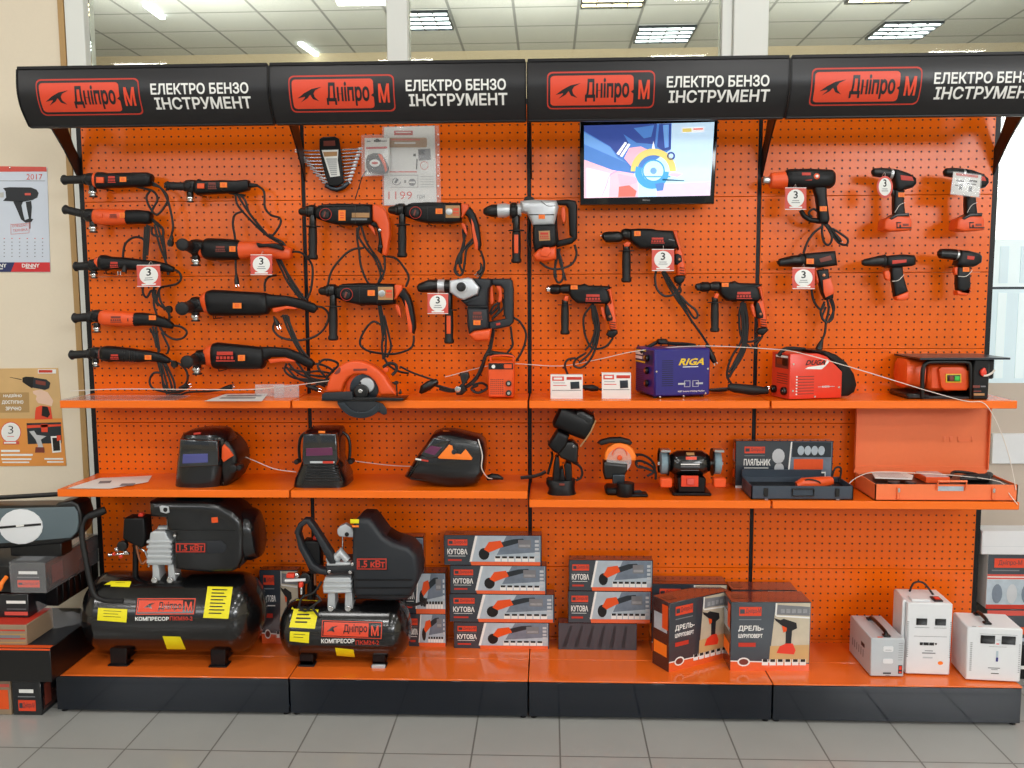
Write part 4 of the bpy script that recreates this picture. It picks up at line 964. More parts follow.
# ------------------------------------------------------------------ cordless drills
def cordless(label, f, kind, tagstring=True):
    t = thing('cordless_drill', f.P(200, 130), label, 'cordless drill', 'cordless drills')
    if kind == 0:
        Part(f).loft([(68, 105, 12), (74, 104, 19), (110, 106, 23), (135, 108, 24), (152, 110, 24)], 'plastic_dark').build('chuck', t)
        Part(f).loft([(152, 112, 25), (164, 114, 27)], 'steel', rnd=False).build('torque_ring', t, 'grey torque ring')
        Part(f).slab([(164, 90), (190, 94), (240, 112), (270, 135), (272, 160), (255, 180), (215, 190), (195, 200), (170, 190), (164, 150)], -.03, .03, 'plastic_black', .014).build('motor_housing', t)
        Part(f).slab([(190, 122), (245, 130), (252, 150), (192, 146)], -.0303, -.0312, 'red_print', .0004).build('brand_mark', t)
        Part(f).slab([(168, 185), (215, 182), (216, 250), (222, 300), (228, 320), (168, 316), (166, 260)], -.018, .018, 'plastic_black', .009).build('grip', t)
        trig(f, t, [(158, 188), (172, 188), (172, 225), (164, 220)], 'plastic_dark')
        Part(f).slab([(110, 345), (118, 330), (168, 312), (228, 320), (240, 340), (238, 385), (140, 392), (106, 382)], -.042, .036, 'orange_plastic', .008).build('battery', t, 'orange battery pack')
        Part(f).slab([(128, 330), (168, 306), (225, 304), (226, 320), (170, 322), (140, 338)], -.044, .03, 'plastic_dark', .003).build('battery_clip', t)
        p = Part(f); p.rect(164, 348, 186, 354, -.0425, -.0435, 'black_print'); p.rect(164, 348, 169, 376, -.0425, -.0435, 'black_print'); p.rect(178, 360, 186, 378, -.0425, -.0435, 'black_print'); p.rect(164, 372, 236, 378, -.0425, -.0435, 'black_print'); p.rect(194, 356, 222, 366, -.0425, -.0435, 'dull_red_print'); p.build('battery_print', t)
        sticker(f, t, 184, 204, 214, 226, -.0185)
        p = Part(f); p.b.tube([f.P(168, 300, -.019), f.P(190, 265, -.0195), f.P(216, 252, -.019)], .0012, 'cable_white', seg=6); p.build('zip_tie', t, 'white tie')
        hang(f.P(180, 150).x, f.P(140, 130).z-.001, f.Y)
    elif kind == 1:
        Part(f).loft([(20, 540, 10), (28, 540, 16), (70, 536, 22), (105, 532, 26), (118, 532, 27)], 'plastic_dark').build('chuck', t)
        Part(f).loft([(116, 532, 29), (128, 532, 31)], 'rubber', rnd=False).build('torque_ring', t)
        Part(f).slab([(126, 508), (200, 500), (262, 504), (270, 520), (268, 550), (250, 558), (200, 562), (150, 565), (126, 556)], -.03, .03, 'plastic_black', .014).build('motor_housing', t)
        Part(f).slab([(150, 530), (218, 526), (218, 540), (150, 548)], -.0303, -.0312, 'red_print', .0004).build('brand_mark', t)
        Part(f).slab([(155, 560), (210, 558), (212, 600), (230, 660), (236, 680), (172, 704), (164, 650), (154, 600)], -.018, .018, 'plastic_black', .009).build('grip', t)
        trig(f, t, [(122, 582), (146, 580), (152, 600), (150, 625), (130, 620)])
        Part(f).slab([(172, 704), (234, 678), (240, 712), (215, 722), (182, 722)], -.02, .02, 'orange_plastic', .006).build('battery', t, 'orange battery base')
        p = Part(f); p.b.tube([f.P(155, 630, -.019), f.P(185, 625, -.0195), f.P(212, 598, -.019)], .0012, 'cable_white', seg=6); p.build('zip_tie', t, 'white tie')
        hang(f.P(180, 556).x, f.P(100, 558).z-.004, f.Y)
    else:
        Part(f).loft([(388, 496, 14), (394, 496, 22), (430, 498, 25), (470, 502, 26)], 'plastic_dark').build('chuck', t)
        Part(f).loft([(470, 503, 26), (484, 505, 28)], 'steel', rnd=False).build('torque_ring', t, 'grey torque ring')
        Part(f).slab([(484, 480), (520, 482), (575, 496), (586, 510), (584, 540), (560, 556), (540, 562), (490, 560), (462, 552), (470, 530)], -.03, .03, 'plastic_black', .013).build('motor_housing', t)
        Part(f).slab([(510, 508), (545, 512), (540, 528), (508, 524)], -.0303, -.0312, 'red_print', .0004).build('brand_mark', t)
        Part(f).slab([(474, 560), (536, 562), (534, 600), (536, 655), (520, 684), (472, 672), (470, 620)], -.018, .018, 'plastic_black', .009).build('grip', t)
        trig(f, t, [(460, 565), (482, 562), (484, 592), (464, 598)])
        sticker(f, t, 494, 562, 526, 584, -.0185)
        Part(f).slab([(466, 674), (520, 682), (534, 660), (530, 690), (510, 700), (470, 696)], -.02, .02, 'orange_plastic', .005).build('battery', t, 'orange battery base')
        p = Part(f); p.b.tube([f.P(472, 606, -.019), f.P(510, 606, -.0195), f.P(540, 578, -.019)], .0012, 'cable_white', seg=6); p.build('zip_tie', t, 'white tie')
        hang(f.P(500, 560).x, f.P(450, 560).z+.001, f.Y)
    return t
L1 = Fr(860, 150, 4.8, -0.11)
cordless('cordless drill with an orange battery and a round guarantee tag, middle of the top row', L1, 0)
cordless('cordless drill with orange battery and clear-bagged card, right end of the top row', Fr(860+347/4.8, 150, 4.8, -0.11), 0)
cordless('slim cordless drill with a long tapered chuck, lower row above the table saw', L1, 1)
cordless('compact cordless drill with a short blunt chuck, at the right end of the lower row', L1, 2)

# ------------------------------------------------------------------ guarantee tags
def gtag(label, fr, u0, v0, u1, v1, d, rot=0.0, round_=False, string=None):
    fr = fr.at(fr.Y+d); fr.front = 0; d = 0.0
    c = fr.P((u0+u1)/2, (v0+v1)/2, d); t = thing('guarantee_tag', c, label, 'tag', 'red and white guarantee tags')
    cu, cv, w, h = (u0+u1)/2, (v0+v1)/2, u1-u0, v1-v0
    p = Part(fr)
    if round_: p.disc(cu, cv, w/2, d, d-.001, 'tag_red', ry=h/2); p.disc(cu, cv, w*.38, d-.001, d-.0013, 'white_print', ry=h*.40)
    else:
        p.rect(u0, v0, u1, v1, d, d-.001, 'tag_red', rot=rot); 
        for a, b, e, g in ((u0, v0, u1, v0+h*.03), (u0, v1-h*.03, u1, v1)): p.rect(a, b, e, g, d-.001, d-.0013, 'white_print')
        p.disc(cu, cv-h*.02, w*.40, d-.001, d-.0013, 'white_print', ry=h*.40)
    p.text('3', cu-w*.10, cv-h*.34, cu+w*.10, cv+h*.0, d-.0016, 'black_print', rot=rot)
    p.rect(cu-w*.16, cv+h*.08, cu+w*.16, cv+h*.11, d-.0013, d-.0016, 'grey_print', rot=rot); p.rect(cu-w*.2, cv+h*.17, cu+w*.2, cv+h*.2, d-.0013, d-.0016, 'grey_print', rot=rot)
    if not round_: p.rect(cu-w*.3, cv+h*.36, cu+w*.3, cv+h*.43, d-.0013, d-.0016, 'white_print', rot=rot)
    p.build('card', t)
    q = Part(fr); q.b.tube([fr.P(cu, v0+h*.06, d), fr.P(cu+2, v0-h*.06, d), fr.P(cu+4, v0-h*.16, d+.012), fr.P(cu+2, v0-h*.05, d+.03)], .0008, 'cable_white', seg=5); q.build('string', t)
    return t
gtag('square guarantee tag on the slim third grinder of the left column', A, 702, 588, 822, 700, -.045, rot=-.06)
gtag('square guarantee tag on the orange-handled polisher in the second column', B, 515, 535, 626, 640, -.055)
gtag('square guarantee tag on the heavy rotary hammer with the silver diamond plate', H1, 141, 170, 247, 276, -.06)
gtag('square guarantee tag on the impact drill below the television', I1, 716, 250, 858, 390, -.048)
gtag('square guarantee tag under the heat gun barrel', K1, 288, 240, 424, 382, -.06)
gtag('square guarantee tag on the corded drill driver above the red welder', M1, 158, 103, 242, 183, -.055)
gtag('round guarantee tag on the upper middle cordless drill', L1, 80, 124, 158, 230, -.06, round_=True)
f = L1; t = thing('bagged_card', f.P(485, 170, -.055), 'small printed card in a clear bag on the upper right cordless drill', 'card')
p = Part(f); p.slab([(428, 112), (560, 128), (548, 230), (414, 216)], -.055, -.0565, 'paper', .0005); p.slab([(440, 116), (545, 128), (544, 140), (439, 128)], -.0566, -.0571, 'tag_red', .0002)
for q in ((440, 150, 480, 158), (500, 150, 540, 160), (455, 170, 470, 196), (490, 166, 535, 172), (500, 180, 515, 205), (435, 172, 450, 178)): p.rect(*q, -.0566, -.0572, 'black_print', rot=.12)
p.build('card', t); Part(f).slab([(424, 108), (564, 124), (552, 236), (410, 220)], -.0585, -.059, 'shrink_film', .0002).build('bag', t)
# ------------------------------------------------------------------ spanner set, tape measure, price poster
W1 = Fr(280, 110, 5.12, -0.022); W1.front = 0
t = thing('wrench_set', W1.P(260, 280), 'set of chrome combination wrenches fanned in a black plastic holder', 'wrench set')
Part(W1).slab([(205, 150), (225, 140), (285, 138), (305, 150), (312, 200), (322, 300), (330, 370), (300, 392), (255, 390), (238, 350), (220, 280), (205, 200)], -.014, .0, 'plastic_black', .004).build('holder', t)
Part(W1).slab([(228, 162), (285, 160), (288, 186), (228, 188)], -.0142, -.016, 'dull_red_print', .001).build('hang_tab', t)
p = Part(W1); p.slab([(218, 208), (304, 206), (300, 260), (312, 340), (262, 346), (240, 280)], -.0142, -.0152, 'paper', .0003)
for k in range(9): p.rect(242+3*k, 252+10*k, 296, 256+10*k, -.0153, -.0159, 'grey_print')
p.slab([(225, 218), (298, 216), (297, 238), (232, 242)], -.0153, -.0159, 'gold_print', .0002); p.build('insert_card', t)
for k in range(11):
    y = 196+17.5*k; xl_ = 80+15.5*k; xr_ = 412-6*k; y2 = y+10
    p = Part(W1)
    p.b.loft([(W1.P(xl_+14, y+12, .006), .0034, .0022), (W1.P((xl_+xr_)/2, y+11, .006), .003, .002), (W1.P(xr_-12, y+2, .006), .0034, .0022)], 'chrome', seg=8)
    p.b.loft([(W1.P(xr_-12, y+2, .006), .004, .003), (W1.P(xr_, y+1, .006), .0055, .0035), (W1.P(xr_+9, y, .006), .004, .003)], 'silver_paint', seg=10)
    for s_ in (-1, 1): p.b.loft([(W1.P(xl_+16, y+12, .006), .003, .0025), (W1.P(xl_+6, y+12+s_*6, .006), .003, .0025), (W1.P(xl_-6, y+12+s_*5, .006), .002, .002)], 'silver_paint', seg=8)
    p.build('wrench', t, 'chrome combination wrench')
Part(W1).loft([(235, 385, 12), (262, 400, 12), (292, 408, 12), (325, 396, 12), (350, 372, 10)], 'steel_dark').build('wrench_end', t)
T1 = Fr(290, 115, 6.606, -0.02); T1.front = 0.01
t = thing('tape_measure', T1.P(580, 330), 'black and orange tape measure on a white hanging card, left of the price poster', 'tape measure')
p = Part(T1); p.slab([(490, 150), (655, 148), (655, 390), (492, 400)], -.003, -.001, 'paper', .0004); p.rect(500, 208, 640, 222, -.003, -.0036, 'red_flat', rot=-.03)
p.rect(505, 168, 530, 176, -.003, -.0036, 'grey_print'); p.rect(600, 166, 640, 174, -.003, -.0036, 'grey_print'); p.rect(552, 162, 598, 176, -.003, -.0037, 'black_print'); p.disc(575, 166, 12, -.003, -.0038, 'black_print'); p.build('card', t)
Part(T1).slab([(512, 300), (522, 272), (560, 258), (605, 260), (630, 290), (655, 350), (650, 385), (610, 395), (530, 384), (512, 350)], -.045, -.004, 'plastic_grey', .01).build('case', t)
Part(T1).slab([(590, 266), (615, 268), (640, 320), (652, 370), (640, 385), (628, 340)], -.046, -.038, 'orange_plastic', .002).build('case_trim', t, 'orange trim')
p = Part(T1); p.disc(572, 326, 34, -.045, -.0465, 'white_print', ry=24); p.disc(572, 326, 22, -.0465, -.047, 'red_print', ry=9); p.build('badge', t, 'white oval badge')
Part(T1).cord([(512, 372, -.03), (480, 410, -.02), (455, 480, -.012), (430, 555, -.008)], r=.0022).build('wrist_strap', t)
Part(T1).slab([(484, 142), (658, 140), (660, 410), (486, 415)], -.048, -.0485, 'shrink_film', .0002).build('blister', t)
PF = Fr(290, 115, 6.606, -0.006); PF.front = 0
t = thing('price_poster', PF.P(800, 330), 'white price poster reading 1199 in a clear sleeve, on the second bay', 'poster')
p = Part(PF); p.slab([(622, 82), (955, 72), (970, 592), (622, 596)], 0, -.002, 'paper', .0004)
p.rect(688, 104, 812, 134, -.002, -.0026, 'red_print'); p.rect(700, 112, 800, 118, -.0026, -.003, 'white_print')
p.slab(rrect(650, 150, 905, 215, 12, 12), -.002, -.0027, 'gold_print', .0002); p.rect(670, 160, 860, 168, -.0027, -.003, 'logo_orange'); p.rect(690, 180, 830, 192, -.0027, -.003, 'white_print')
p.rect(848, 224, 930, 300, -.002, -.0026, 'grey_print', rot=-.06); p.rect(852, 232, 892, 262, -.0026, -.003, 'steel_dark'); p.rect(815, 256, 832, 274, -.002, -.0026, 'black_print'); p.rect(834, 290, 842, 360, -.002, -.0026, 'black_print', rot=.05)
p.b.tube([PF.P(888+26*math.cos(a/2.5), 334+26*math.sin(a/2.5), -.0028) for a in range(16)], .0012, 'tag_red', seg=5, k=1)
p.rect(655, 372, 840, 380, -.002, -.0026, 'tag_red'); p.rect(664, 396, 845, 400, -.002, -.0025, 'grey_print'); p.rect(664, 476, 845, 479, -.002, -.0025, 'grey_print'); p.rect(844, 396, 847, 479, -.002, -.0025, 'grey_print')
p.b.tube([PF.P(705+28*math.cos(a/2.5), 440+22*math.sin(a/2.5), -.0028) for a in range(13)], .0016, 'grey_print', seg=5, k=1); p.rect(696, 420, 712, 452, -.002, -.003, 'steel_dark', rot=.6)
p.disc(808, 445, 24, -.002, -.0028, 'grey_print'); p.rect(788, 440, 828, 450, -.0028, -.0032, 'white_print'); p.rect(755, 430, 768, 450, -.002, -.0026, 'grey_print')
for k in range(5): p.rect(862, 406+17*k, 950, 409+17*k, -.002, -.0026, 'paper_grey')
p.text('1199', 650, 505, 808, 558, -.003, 'tag_red', .0); p.text('грн', 842, 528, 890, 560, -.003, 'grey_print', .0); p.build('sheet', t)
p = Part(PF); p.slab([(612, 76), (985, 70), (1000, 598), (612, 602)], -.006, -.0065, 'shrink_film', .0002)
for k in range(7): p.disc(980, 130+68*k, 6, -.0066, -.0072, 'white_print')
p.build('sleeve', t, 'clear punched sleeve')
# ------------------------------------------------------------------ television
V = Fr(575, 115, 6.827, -0.11); V.front = 0
t = thing('television', V.P(500, 330), 'black flat television showing a person sawing with a circular saw', 'television')
p = Part(V); p.slab([(32, 38), (978, 14), (950, 606), (36, 614)], 0, .035, 'screen_glass', .004)
p.build('casing', t)
Part(V).slab([(300, 150), (700, 150), (700, 450), (300, 450)], .036, .10, 'plastic_dark', .01).build('wall_mount', t)
for n_, c_ in dict(sky=(196, 224, 248), navy=(52, 74, 150), blue=(78, 128, 200), blue2=(110, 160, 225), pink=(240, 190, 205), pale=(250, 225, 230), red=(240, 110, 100), skin=(238, 180, 200), yellow=(228, 206, 120), cyan=(70, 160, 215), white=(245, 248, 252), teal=(30, 90, 110), floor=(222, 200, 218)).items(): smat(n_, c_)
p = Part(V); S = lambda pts, d, c: p.b.flat(pts, V.P, -.0006-.0003*d, 'screen_'+c)
S([(62, 74), (952, 48), (922, 550), (62, 568)], 0, 'sky')
S([(62, 74), (660, 58), (655, 235), (560, 300), (400, 400), (62, 310)], 1, 'blue')
S([(62, 72), (250, 68), (330, 130), (370, 200), (300, 285), (240, 215), (62, 110)], 2, 'navy')
S([(62, 120), (240, 220), (290, 290), (360, 330), (62, 200)], 2, 'blue2')
S([(250, 68), (560, 60), (545, 200), (420, 190), (330, 130)], 3, 'navy'); S([(400, 90), (540, 70), (520, 150), (470, 160)], 4, 'blue')
S([(575, 60), (655, 58), (655, 235), (600, 245), (560, 215)], 3, 'navy'); S([(600, 70), (640, 66), (638, 220), (612, 225)], 4, 'blue2')
S([(62, 200), (360, 330), (400, 400), (250, 375), (62, 305)], 3, 'blue')
S([(62, 305), (250, 375), (400, 400), (430, 470), (430, 560), (62, 568)], 3, 'pink'); S([(80, 360), (240, 400), (230, 560), (80, 564)], 4, 'pale'); S([(290, 400), (420, 430), (425, 460), (310, 500)], 4, 'skin')
S([(300, 490), (370, 480), (420, 520), (410, 558), (295, 560)], 5, 'red')
S([(340, 185), (355, 190), (300, 275), (282, 265)], 6, 'white'); S([(362, 195), (378, 202), (322, 288), (306, 280)], 6, 'white')
S([(370, 225), (450, 215), (500, 240), (440, 310), (400, 370), (335, 295)], 5, 'skin'); S([(520, 250), (535, 178), (548, 245)], 6, 'white')
arc = [(535+155*math.cos(a), 385+155*math.sin(a)) for a in [math.radians(180+10*i) for i in range(19)]]+[(535+110*math.cos(a), 385+110*math.sin(a)) for a in [math.radians(360-10*i) for i in range(19)]]
S(arc, 7, 'yellow')
arc2 = [(525+115*math.cos(a), 390+115*math.sin(a)) for a in [math.radians(200-10*i) for i in range(21)]]+[(525+70*math.cos(a), 385+70*math.sin(a)) for a in [math.radians(0+10*i) for i in range(21)]]
S(arc2, 8, 'cyan')
S([(535+78*math.cos(i/4), 382+78*math.sin(i/4)) for i in range(25)], 9, 'cyan'); S([(535+68*math.cos(i/4), 382+68*math.sin(i/4)) for i in range(25)], 10, 'sky'); S([(535+22*math.cos(i/4), 382+22*math.sin(i/4)) for i in range(25)], 11, 'blue2')
S([(545, 470), (610, 460), (600, 515), (560, 520)], 9, 'blue'); S([(455, 418), (650, 418), (650, 426), (455, 426)], 11, 'cyan')
S([(600, 470), (925, 455), (922, 550), (555, 556), (555, 520)], 6, 'floor'); S([(440, 505), (553, 505), (553, 556), (430, 558)], 7, 'sky'); S([(596, 436), (745, 446), (745, 452), (596, 448)], 8, 'teal'); S([(635, 410), (665, 392), (735, 402), (700, 425)], 8, 'pink')
S([(655+28*math.cos(i/4), 280+28*math.sin(i/4)) for i in range(25)], 7, 'navy'); S([(655+16*math.cos(i/4), 280+16*math.sin(i/4)) for i in range(25)], 8, 'sky')
p.b.tube([V.P(330, 365, -.006), V.P(240, 410, -.006), V.P(215, 480, -.006), V.P(180, 562, -.006)], .0008, 'screen_blue', seg=5)
S([(728, 88), (882, 82), (880, 116), (730, 122)], 3, 'white'); S([(732, 92), (796, 90), (796, 116), (733, 118)], 4, 'yellow'); S([(806, 92), (876, 90), (875, 100), (806, 102)], 4, 'red')
p.build('screen', t, 'lit screen picture')
p = Part(V); p.text('BENQ', 462, 575, 512, 588, -.0006, 'grey_print', .02); p.build('bezel_mark', t)
# ------------------------------------------------------------------ things on the upper shelf
SH = 'things'
def face_print(b, S, off, rects, m):
    for r in rects: b.flat(R4(*r), S, off, m)
# circular saw, its base plate over the shelf edge
CS = Fr(320, 350, 10.24, -0.235); CS.front = 0.03
t = thing('circular_saw', CS.P(420, 480), 'orange circular saw with a black lower guard hanging over the shelf edge', 'circular saw')
out = [(60, 410), (75, 340), (110, 260), (180, 180), (250, 130), (350, 108), (440, 118), (520, 150), (600, 205), (660, 265), (700, 330), (740, 390), (775, 440), (770, 462), (620, 465), (600, 440), (590, 380), (560, 320), (500, 268), (430, 245), (350, 248), (290, 280), (250, 330), (225, 400), (215, 435), (70, 440)]
Part(CS).slab(out, -.032, .03, 'orange_plastic', .01).build('upper_guard', t, 'glossy orange upper guard')
Part(CS).slab([(240, 440), (250, 340), (300, 280), (370, 255), (380, 440)], .0, .02, 'orange_plastic', .004).build('inner_guard', t)
p = Part(CS); p.rect(345, 190, 485, 212, -.0325, -.0335, 'dull_red_print', rot=-.02); p.slab([(145, 240), (200, 175), (215, 190), (205, 230), (170, 250)], -.0322, -.0335, 'dull_red_print', .0003); p.build('guard_print', t)
p = Part(CS); p.disc(440, 400, 150, -.004, -.0015, 'steel_dark', .0004, seg=40)
p.build('saw_blade', t)
p = Part(CS); p.disc(470, 365, 80, -.005, -.018, 'alu_cast', .004); p.disc(425, 428, 76, -.018, -.040, 'plastic_dark', .005); p.disc(420, 415, 26, -.040, -.046, 'chrome', .002, seg=6); p.disc(405, 340, 12, -.018, -.024, 'plastic_dark'); p.build('blade_flange', t)
p = Part(CS); base = CS.P(30, 512); e = CS.P(860, 512)
p.b.box((base.x, CS.Y-.055, base.z), (e.x, CS.Y+.09, base.z+.004), 'plastic_dark', .001)
p.slab([(30, 450), (60, 430), (340, 418), (350, 505), (30, 508)], -.05, -.04, 'plastic_grey', .003); p.slab([(340, 480), (600, 480), (860, 486), (860, 510), (340, 510)], -.05, -.042, 'plastic_dark', .002); p.build('base_plate', t)
arc = [(430+265*math.cos(math.radians(a)), 430+262*math.sin(math.radians(a))) for a in range(20, 166, 8)]
p = Part(CS); p.slab([(690, 600), (690, 650), (660, 662), (600, 630)]+[q for q in arc if q[1] > 515 and q[0] < 640]+[(185, 515), (560, 515), (600, 528), (650, 545)], -.045, -.038, 'plastic_grey', .003)
p.slab([(q[0], q[1]) for q in arc if q[1] > 520 and q[0] < 640]+[(430+195*math.cos(math.radians(a)), 430+200*math.sin(math.radians(a))) for a in range(150, 28, -10)], -.05, -.045, 'steel_dark', .002); p.build('lower_guard', t)
p = Part(CS); p.b.tube([CS.P(620, 190, .02), CS.P(680, 150, .03), CS.P(745, 165, .03), CS.P(755, 220, .03), CS.P(715, 270, .02)], .006, 'rubber'); p.disc(660, 210, 26, -.005, .02, 'orange_plastic'); p.build('rear_handle', t)
p = Part(CS); p.disc(765, 345, 26, -.01, .01, 'plastic_dark', ry=20); p.b.cyl(CS.P(768, 365), CS.P(778, 480), .003, 'plastic_dark'); p.disc(808, 445, 16, -.01, .01, 'plastic_dark'); p.build('guide_knob', t)
Part(CS).cord([(60, 440, .05), (20, 400, .07), (-20, 330, .1), (40, 250, .1), (100, 190, .1), (60, 150, .12), (-60, 130, .12), (-120, 200, .11), (-40, 300, .1)]).build('power_cord', t)
# little orange inverter welder
b = flat_box(488, 514, 398.7, 362, Z1, .12)
t = thing('welding_inverter', b.o, 'tiny orange welding inverter standing upright beside the black lamp cable', 'welder', 'welding inverters')
MB().obox(b.o+Vector((0, 0, .004)), b.ux*b.w, b.uy*b.d, Vector((0, 0, b.h-.004)), 'orange_plastic', .006).build('casing', t)
m = MB(); m.flat(R4(.03, .80, .97, .97), b.front, .0008, 'plastic_dark'); m.flat(R4(.62, .83, .92, .94), b.front, .0015, 'orange_plastic'); m.cyl(b.front(.22, .88, 0), b.front(.22, .88, .008), .007, 'white_print').cyl(b.front(.52, .88, 0), b.front(.52, .88, .012), .009, 'plastic_dark'); m.build('control_panel', t)
m = MB()
for i in range(7):
    for j in range(8): m.flat(R4(.1+.075*i, .12+.055*j, .14+.075*i, .15+.055*j), b.front, .0006, 'dull_red_print')
m.build('vent', t)
for y_ in (.16, .42):
    m = MB(); m.cyl(b.front(.80, y_, 0), b.front(.80, y_, .012), .0115, 'plastic_dark', bev=.002).cyl(b.front(.80, y_, .010), b.front(.80, y_, .014), .006, 'chrome'); m.build('socket', t)
m = MB(); m.tube([b.pt(b.w*.08, b.d*.5, b.h-.004), b.pt(b.w*.12, b.d*.5, b.h+.018), b.pt(b.w*.9, b.d*.5, b.h+.018), b.pt(b.w*.95, b.d*.5, b.h-.004)], .004, 'orange_plastic'); m.build('carry_handle', t)
# bundle of black welding leads beside it
HF = Fr(400, 260, 5.12, -0.13); HF.front = 0
def zfix(f, px, py):  return f.P(px, py)
t = thing('welding_leads', HF.P(270, 690), 'black welding leads with a clamp lying left of the tiny orange welder', 'cable')
Part(HF).loft([(105, 680, 10), (120, 660, 22), (150, 640, 24), (190, 620, 14)], 'plastic_dark').build('electrode_holder', t)
Part(HF).slab([(305, 580), (350, 572), (358, 600), (330, 640), (345, 665), (320, 690), (290, 690), (285, 660), (318, 630)], -.015, .015, 'plastic_dark', .006).build('earth_clamp', t)
Part(HF).disc(298, 660, 16, -.016, -.020, 'chrome').build('clamp_jaw', t, 'shiny clamp jaw')
p = Part(HF); p.cord([(0, 545), (60, 575), (130, 600), (190, 620)], r=.004); p.cord([(180, 640), (230, 655), (280, 665), (340, 645), (390, 600), (420, 540), (440, 490), (470, 480)], r=.006); p.cord([(200, 660), (250, 672), (300, 668), (360, 640), (400, 600)], r=.005); p.cord([(370, 640), (420, 630), (448, 655), (400, 680), (365, 660), (400, 640)], r=.005); p.build('lead', t)
# price cards
def price_card(label, f, u0, v0, u1, v1):
    t = thing('price_card', f.P((u0+u1)/2, v1), label, 'price card', 'white price cards on the upper shelf')
    w = u1-u0; h = v1-v0
    p = Part(f); p.slab([(u0, v0), (u1, v0), (u1, v1), (u0, v1)], 0, .0012, 'paper', .0004); p.slab([(u0, v0), (u1, v0), (u1-3, v0+6), (u0+3, v0+6)], .0013, .035, 'paper', .0004)
    p.rect(u0+w*.05, v0+h*.06, u0+w*.42, v0+h*.24, -.0002, -.001, 'tag_red'); p.rect(u0+w*.10, v0+h*.11, u0+w*.36, v0+h*.19, -.001, -.0014, 'white_print'); p.rect(u0+w*.5, v0+h*.08, u0+w*.97, v0+h*.2, -.0002, -.001, 'red_print')
    p.rect(u0+w*.62, v0+h*.28, u0+w*.9, v0+h*.58, -.0002, -.001, 'steel_dark', rot=-.05); p.rect(u0+w*.05, v0+h*.63, u0+w*.95, v0+h*.655, -.0002, -.0008, 'grey_print'); p.rect(u0+w*.08, v0+h*.42, u0+w*.5, v0+h*.45, -.0002, -.0008, 'tag_red'); p.rect(u0+w*.08, v0+h*.32, u0+w*.45, v0+h*.34, -.0002, -.0008, 'grey_print')
    p.build('card', t)
JF = Fr(540, 270, 4.267, G(570, 398.5, Z1).y); JF.front = 0
price_card('left one of the two white price cards, standing alone on the upper shelf', JF, 45, 448, 182, 550)
price_card('right one of the two white price cards, touching the blue welder', JF, 264, 440, 388, 550)
m = MB(); f = JF.at(JF.Y+.09); m.loft([(f.P(175, 500), .006, .006), (f.P(195, 503), .010, .010), (f.P(225, 506), .014, .014), (f.P(250, 510), .008, .008)], 'cord_rubber').tube([f.P(250, 510), f.P(290, 515), f.P(340, 520)], .004, 'cord_rubber')
tag(m.build('cable_end', None, loc=f.P(210, 510)), 'black cable plug lying between the two white price cards', 'plug')
# blue welder
c4 = lambda u, v: (625+u/10.24, 330+v/10.24)
b = corner_box(c4(300, 705), c4(868, 655), c4(65, 670), c4(0, 195)[1], Z1, ymax=-.13)
t = thing('welding_inverter', b.o, 'dark blue welding inverter with yellow lettering, third bay of the upper shelf', 'welder', 'welding inverters')
MB().obox(b.o+Vector((0, 0, .008)), b.ux*b.w, b.uy*b.d, Vector((0, 0, b.h-.008)), 'blue_enamel', .006).build('casing', t)
for a_, c_ in ((.06, .1), (.9, .1), (.06, .9), (.9, .9)): MB().cyl(b.pt(a_*b.w, c_*b.d, 0), b.pt(a_*b.w, c_*b.d, .009), .008, 'rubber', seg=10).build('foot', t)
m = MB(); m.text('RIGA', b.front, .001, .42, .66, .88, .80, 'yellow_paint', .035, shear=.12); m.flat(R4(.50, .62, .78, .635), b.front, .001, 'white_print'); m.text('IGBT Inverter Welding Machine', b.front, .001, .42, .11, .90, .15, 'white_print', .02)
for a_ in (.42, .74): m.flat(R4(a_, .27, a_+.13, .305), b.front, .001, 'grey_enamel')
for a_ in (.53, .68):
    for r in ((a_, .22, a_+.11, .23), (a_, .34, a_+.11, .35), (a_, .22, a_+.012, .35), (a_+.1, .22, a_+.11, .35)): m.flat(R4(*r), b.front, .001, 'grey_enamel')
m.build('lettering', t, 'yellow and white lettering')
m = MB()
for k in range(13): m.flat(R4(.13, .25+.042*k, .33, .263+.042*k), b.front, .0006, 'plastic_dark')
for k in range(12): m.flat(R4(.2, .08+.04*k, .55, .092+.04*k), b.left, .0006, 'plastic_dark')
m.build('vent', t)
m = MB()
for q in ((.03, .55), (.10, .04), (.52, .04), (.92, .08), (.95, .58)): m.cyl(b.front(*q, 0), b.front(*q, .003), .004, 'chrome', seg=10)
m.build('screw', t, 'shiny screws')
m = MB(); m.flat(R4(.12, .66, .92, .95), b.left, .001, 'navy_print'); m.flat(R4(.20, .84, .52, .90), b.left, .002, 'white_print'); m.flat(R4(.18, .75, .5, .81), b.left, .002, 'white_print'); m.flat(R4(.2, .68, .62, .71), b.left, .002, 'yellow_paint'); m.flat(R4(.18, .92, .66, .94), b.left, .002, 'yellow_paint')
m.cyl(b.left(.74, .79, 0), b.left(.74, .79, .014), .013, 'plastic_dark', bev=.002).cyl(b.left(.6, .79, .0), b.left(.6, .79, .004), .008, 'yellow_paint'); m.build('control_panel', t)
for y_ in (.28, .54):
    m = MB(); m.cyl(b.left(.72, y_, 0), b.left(.72, y_, .012), .014, 'plastic_dark', bev=.002).cyl(b.left(.72, y_, .01), b.left(.72, y_, .015), .006, 'copper'); m.build('socket', t)
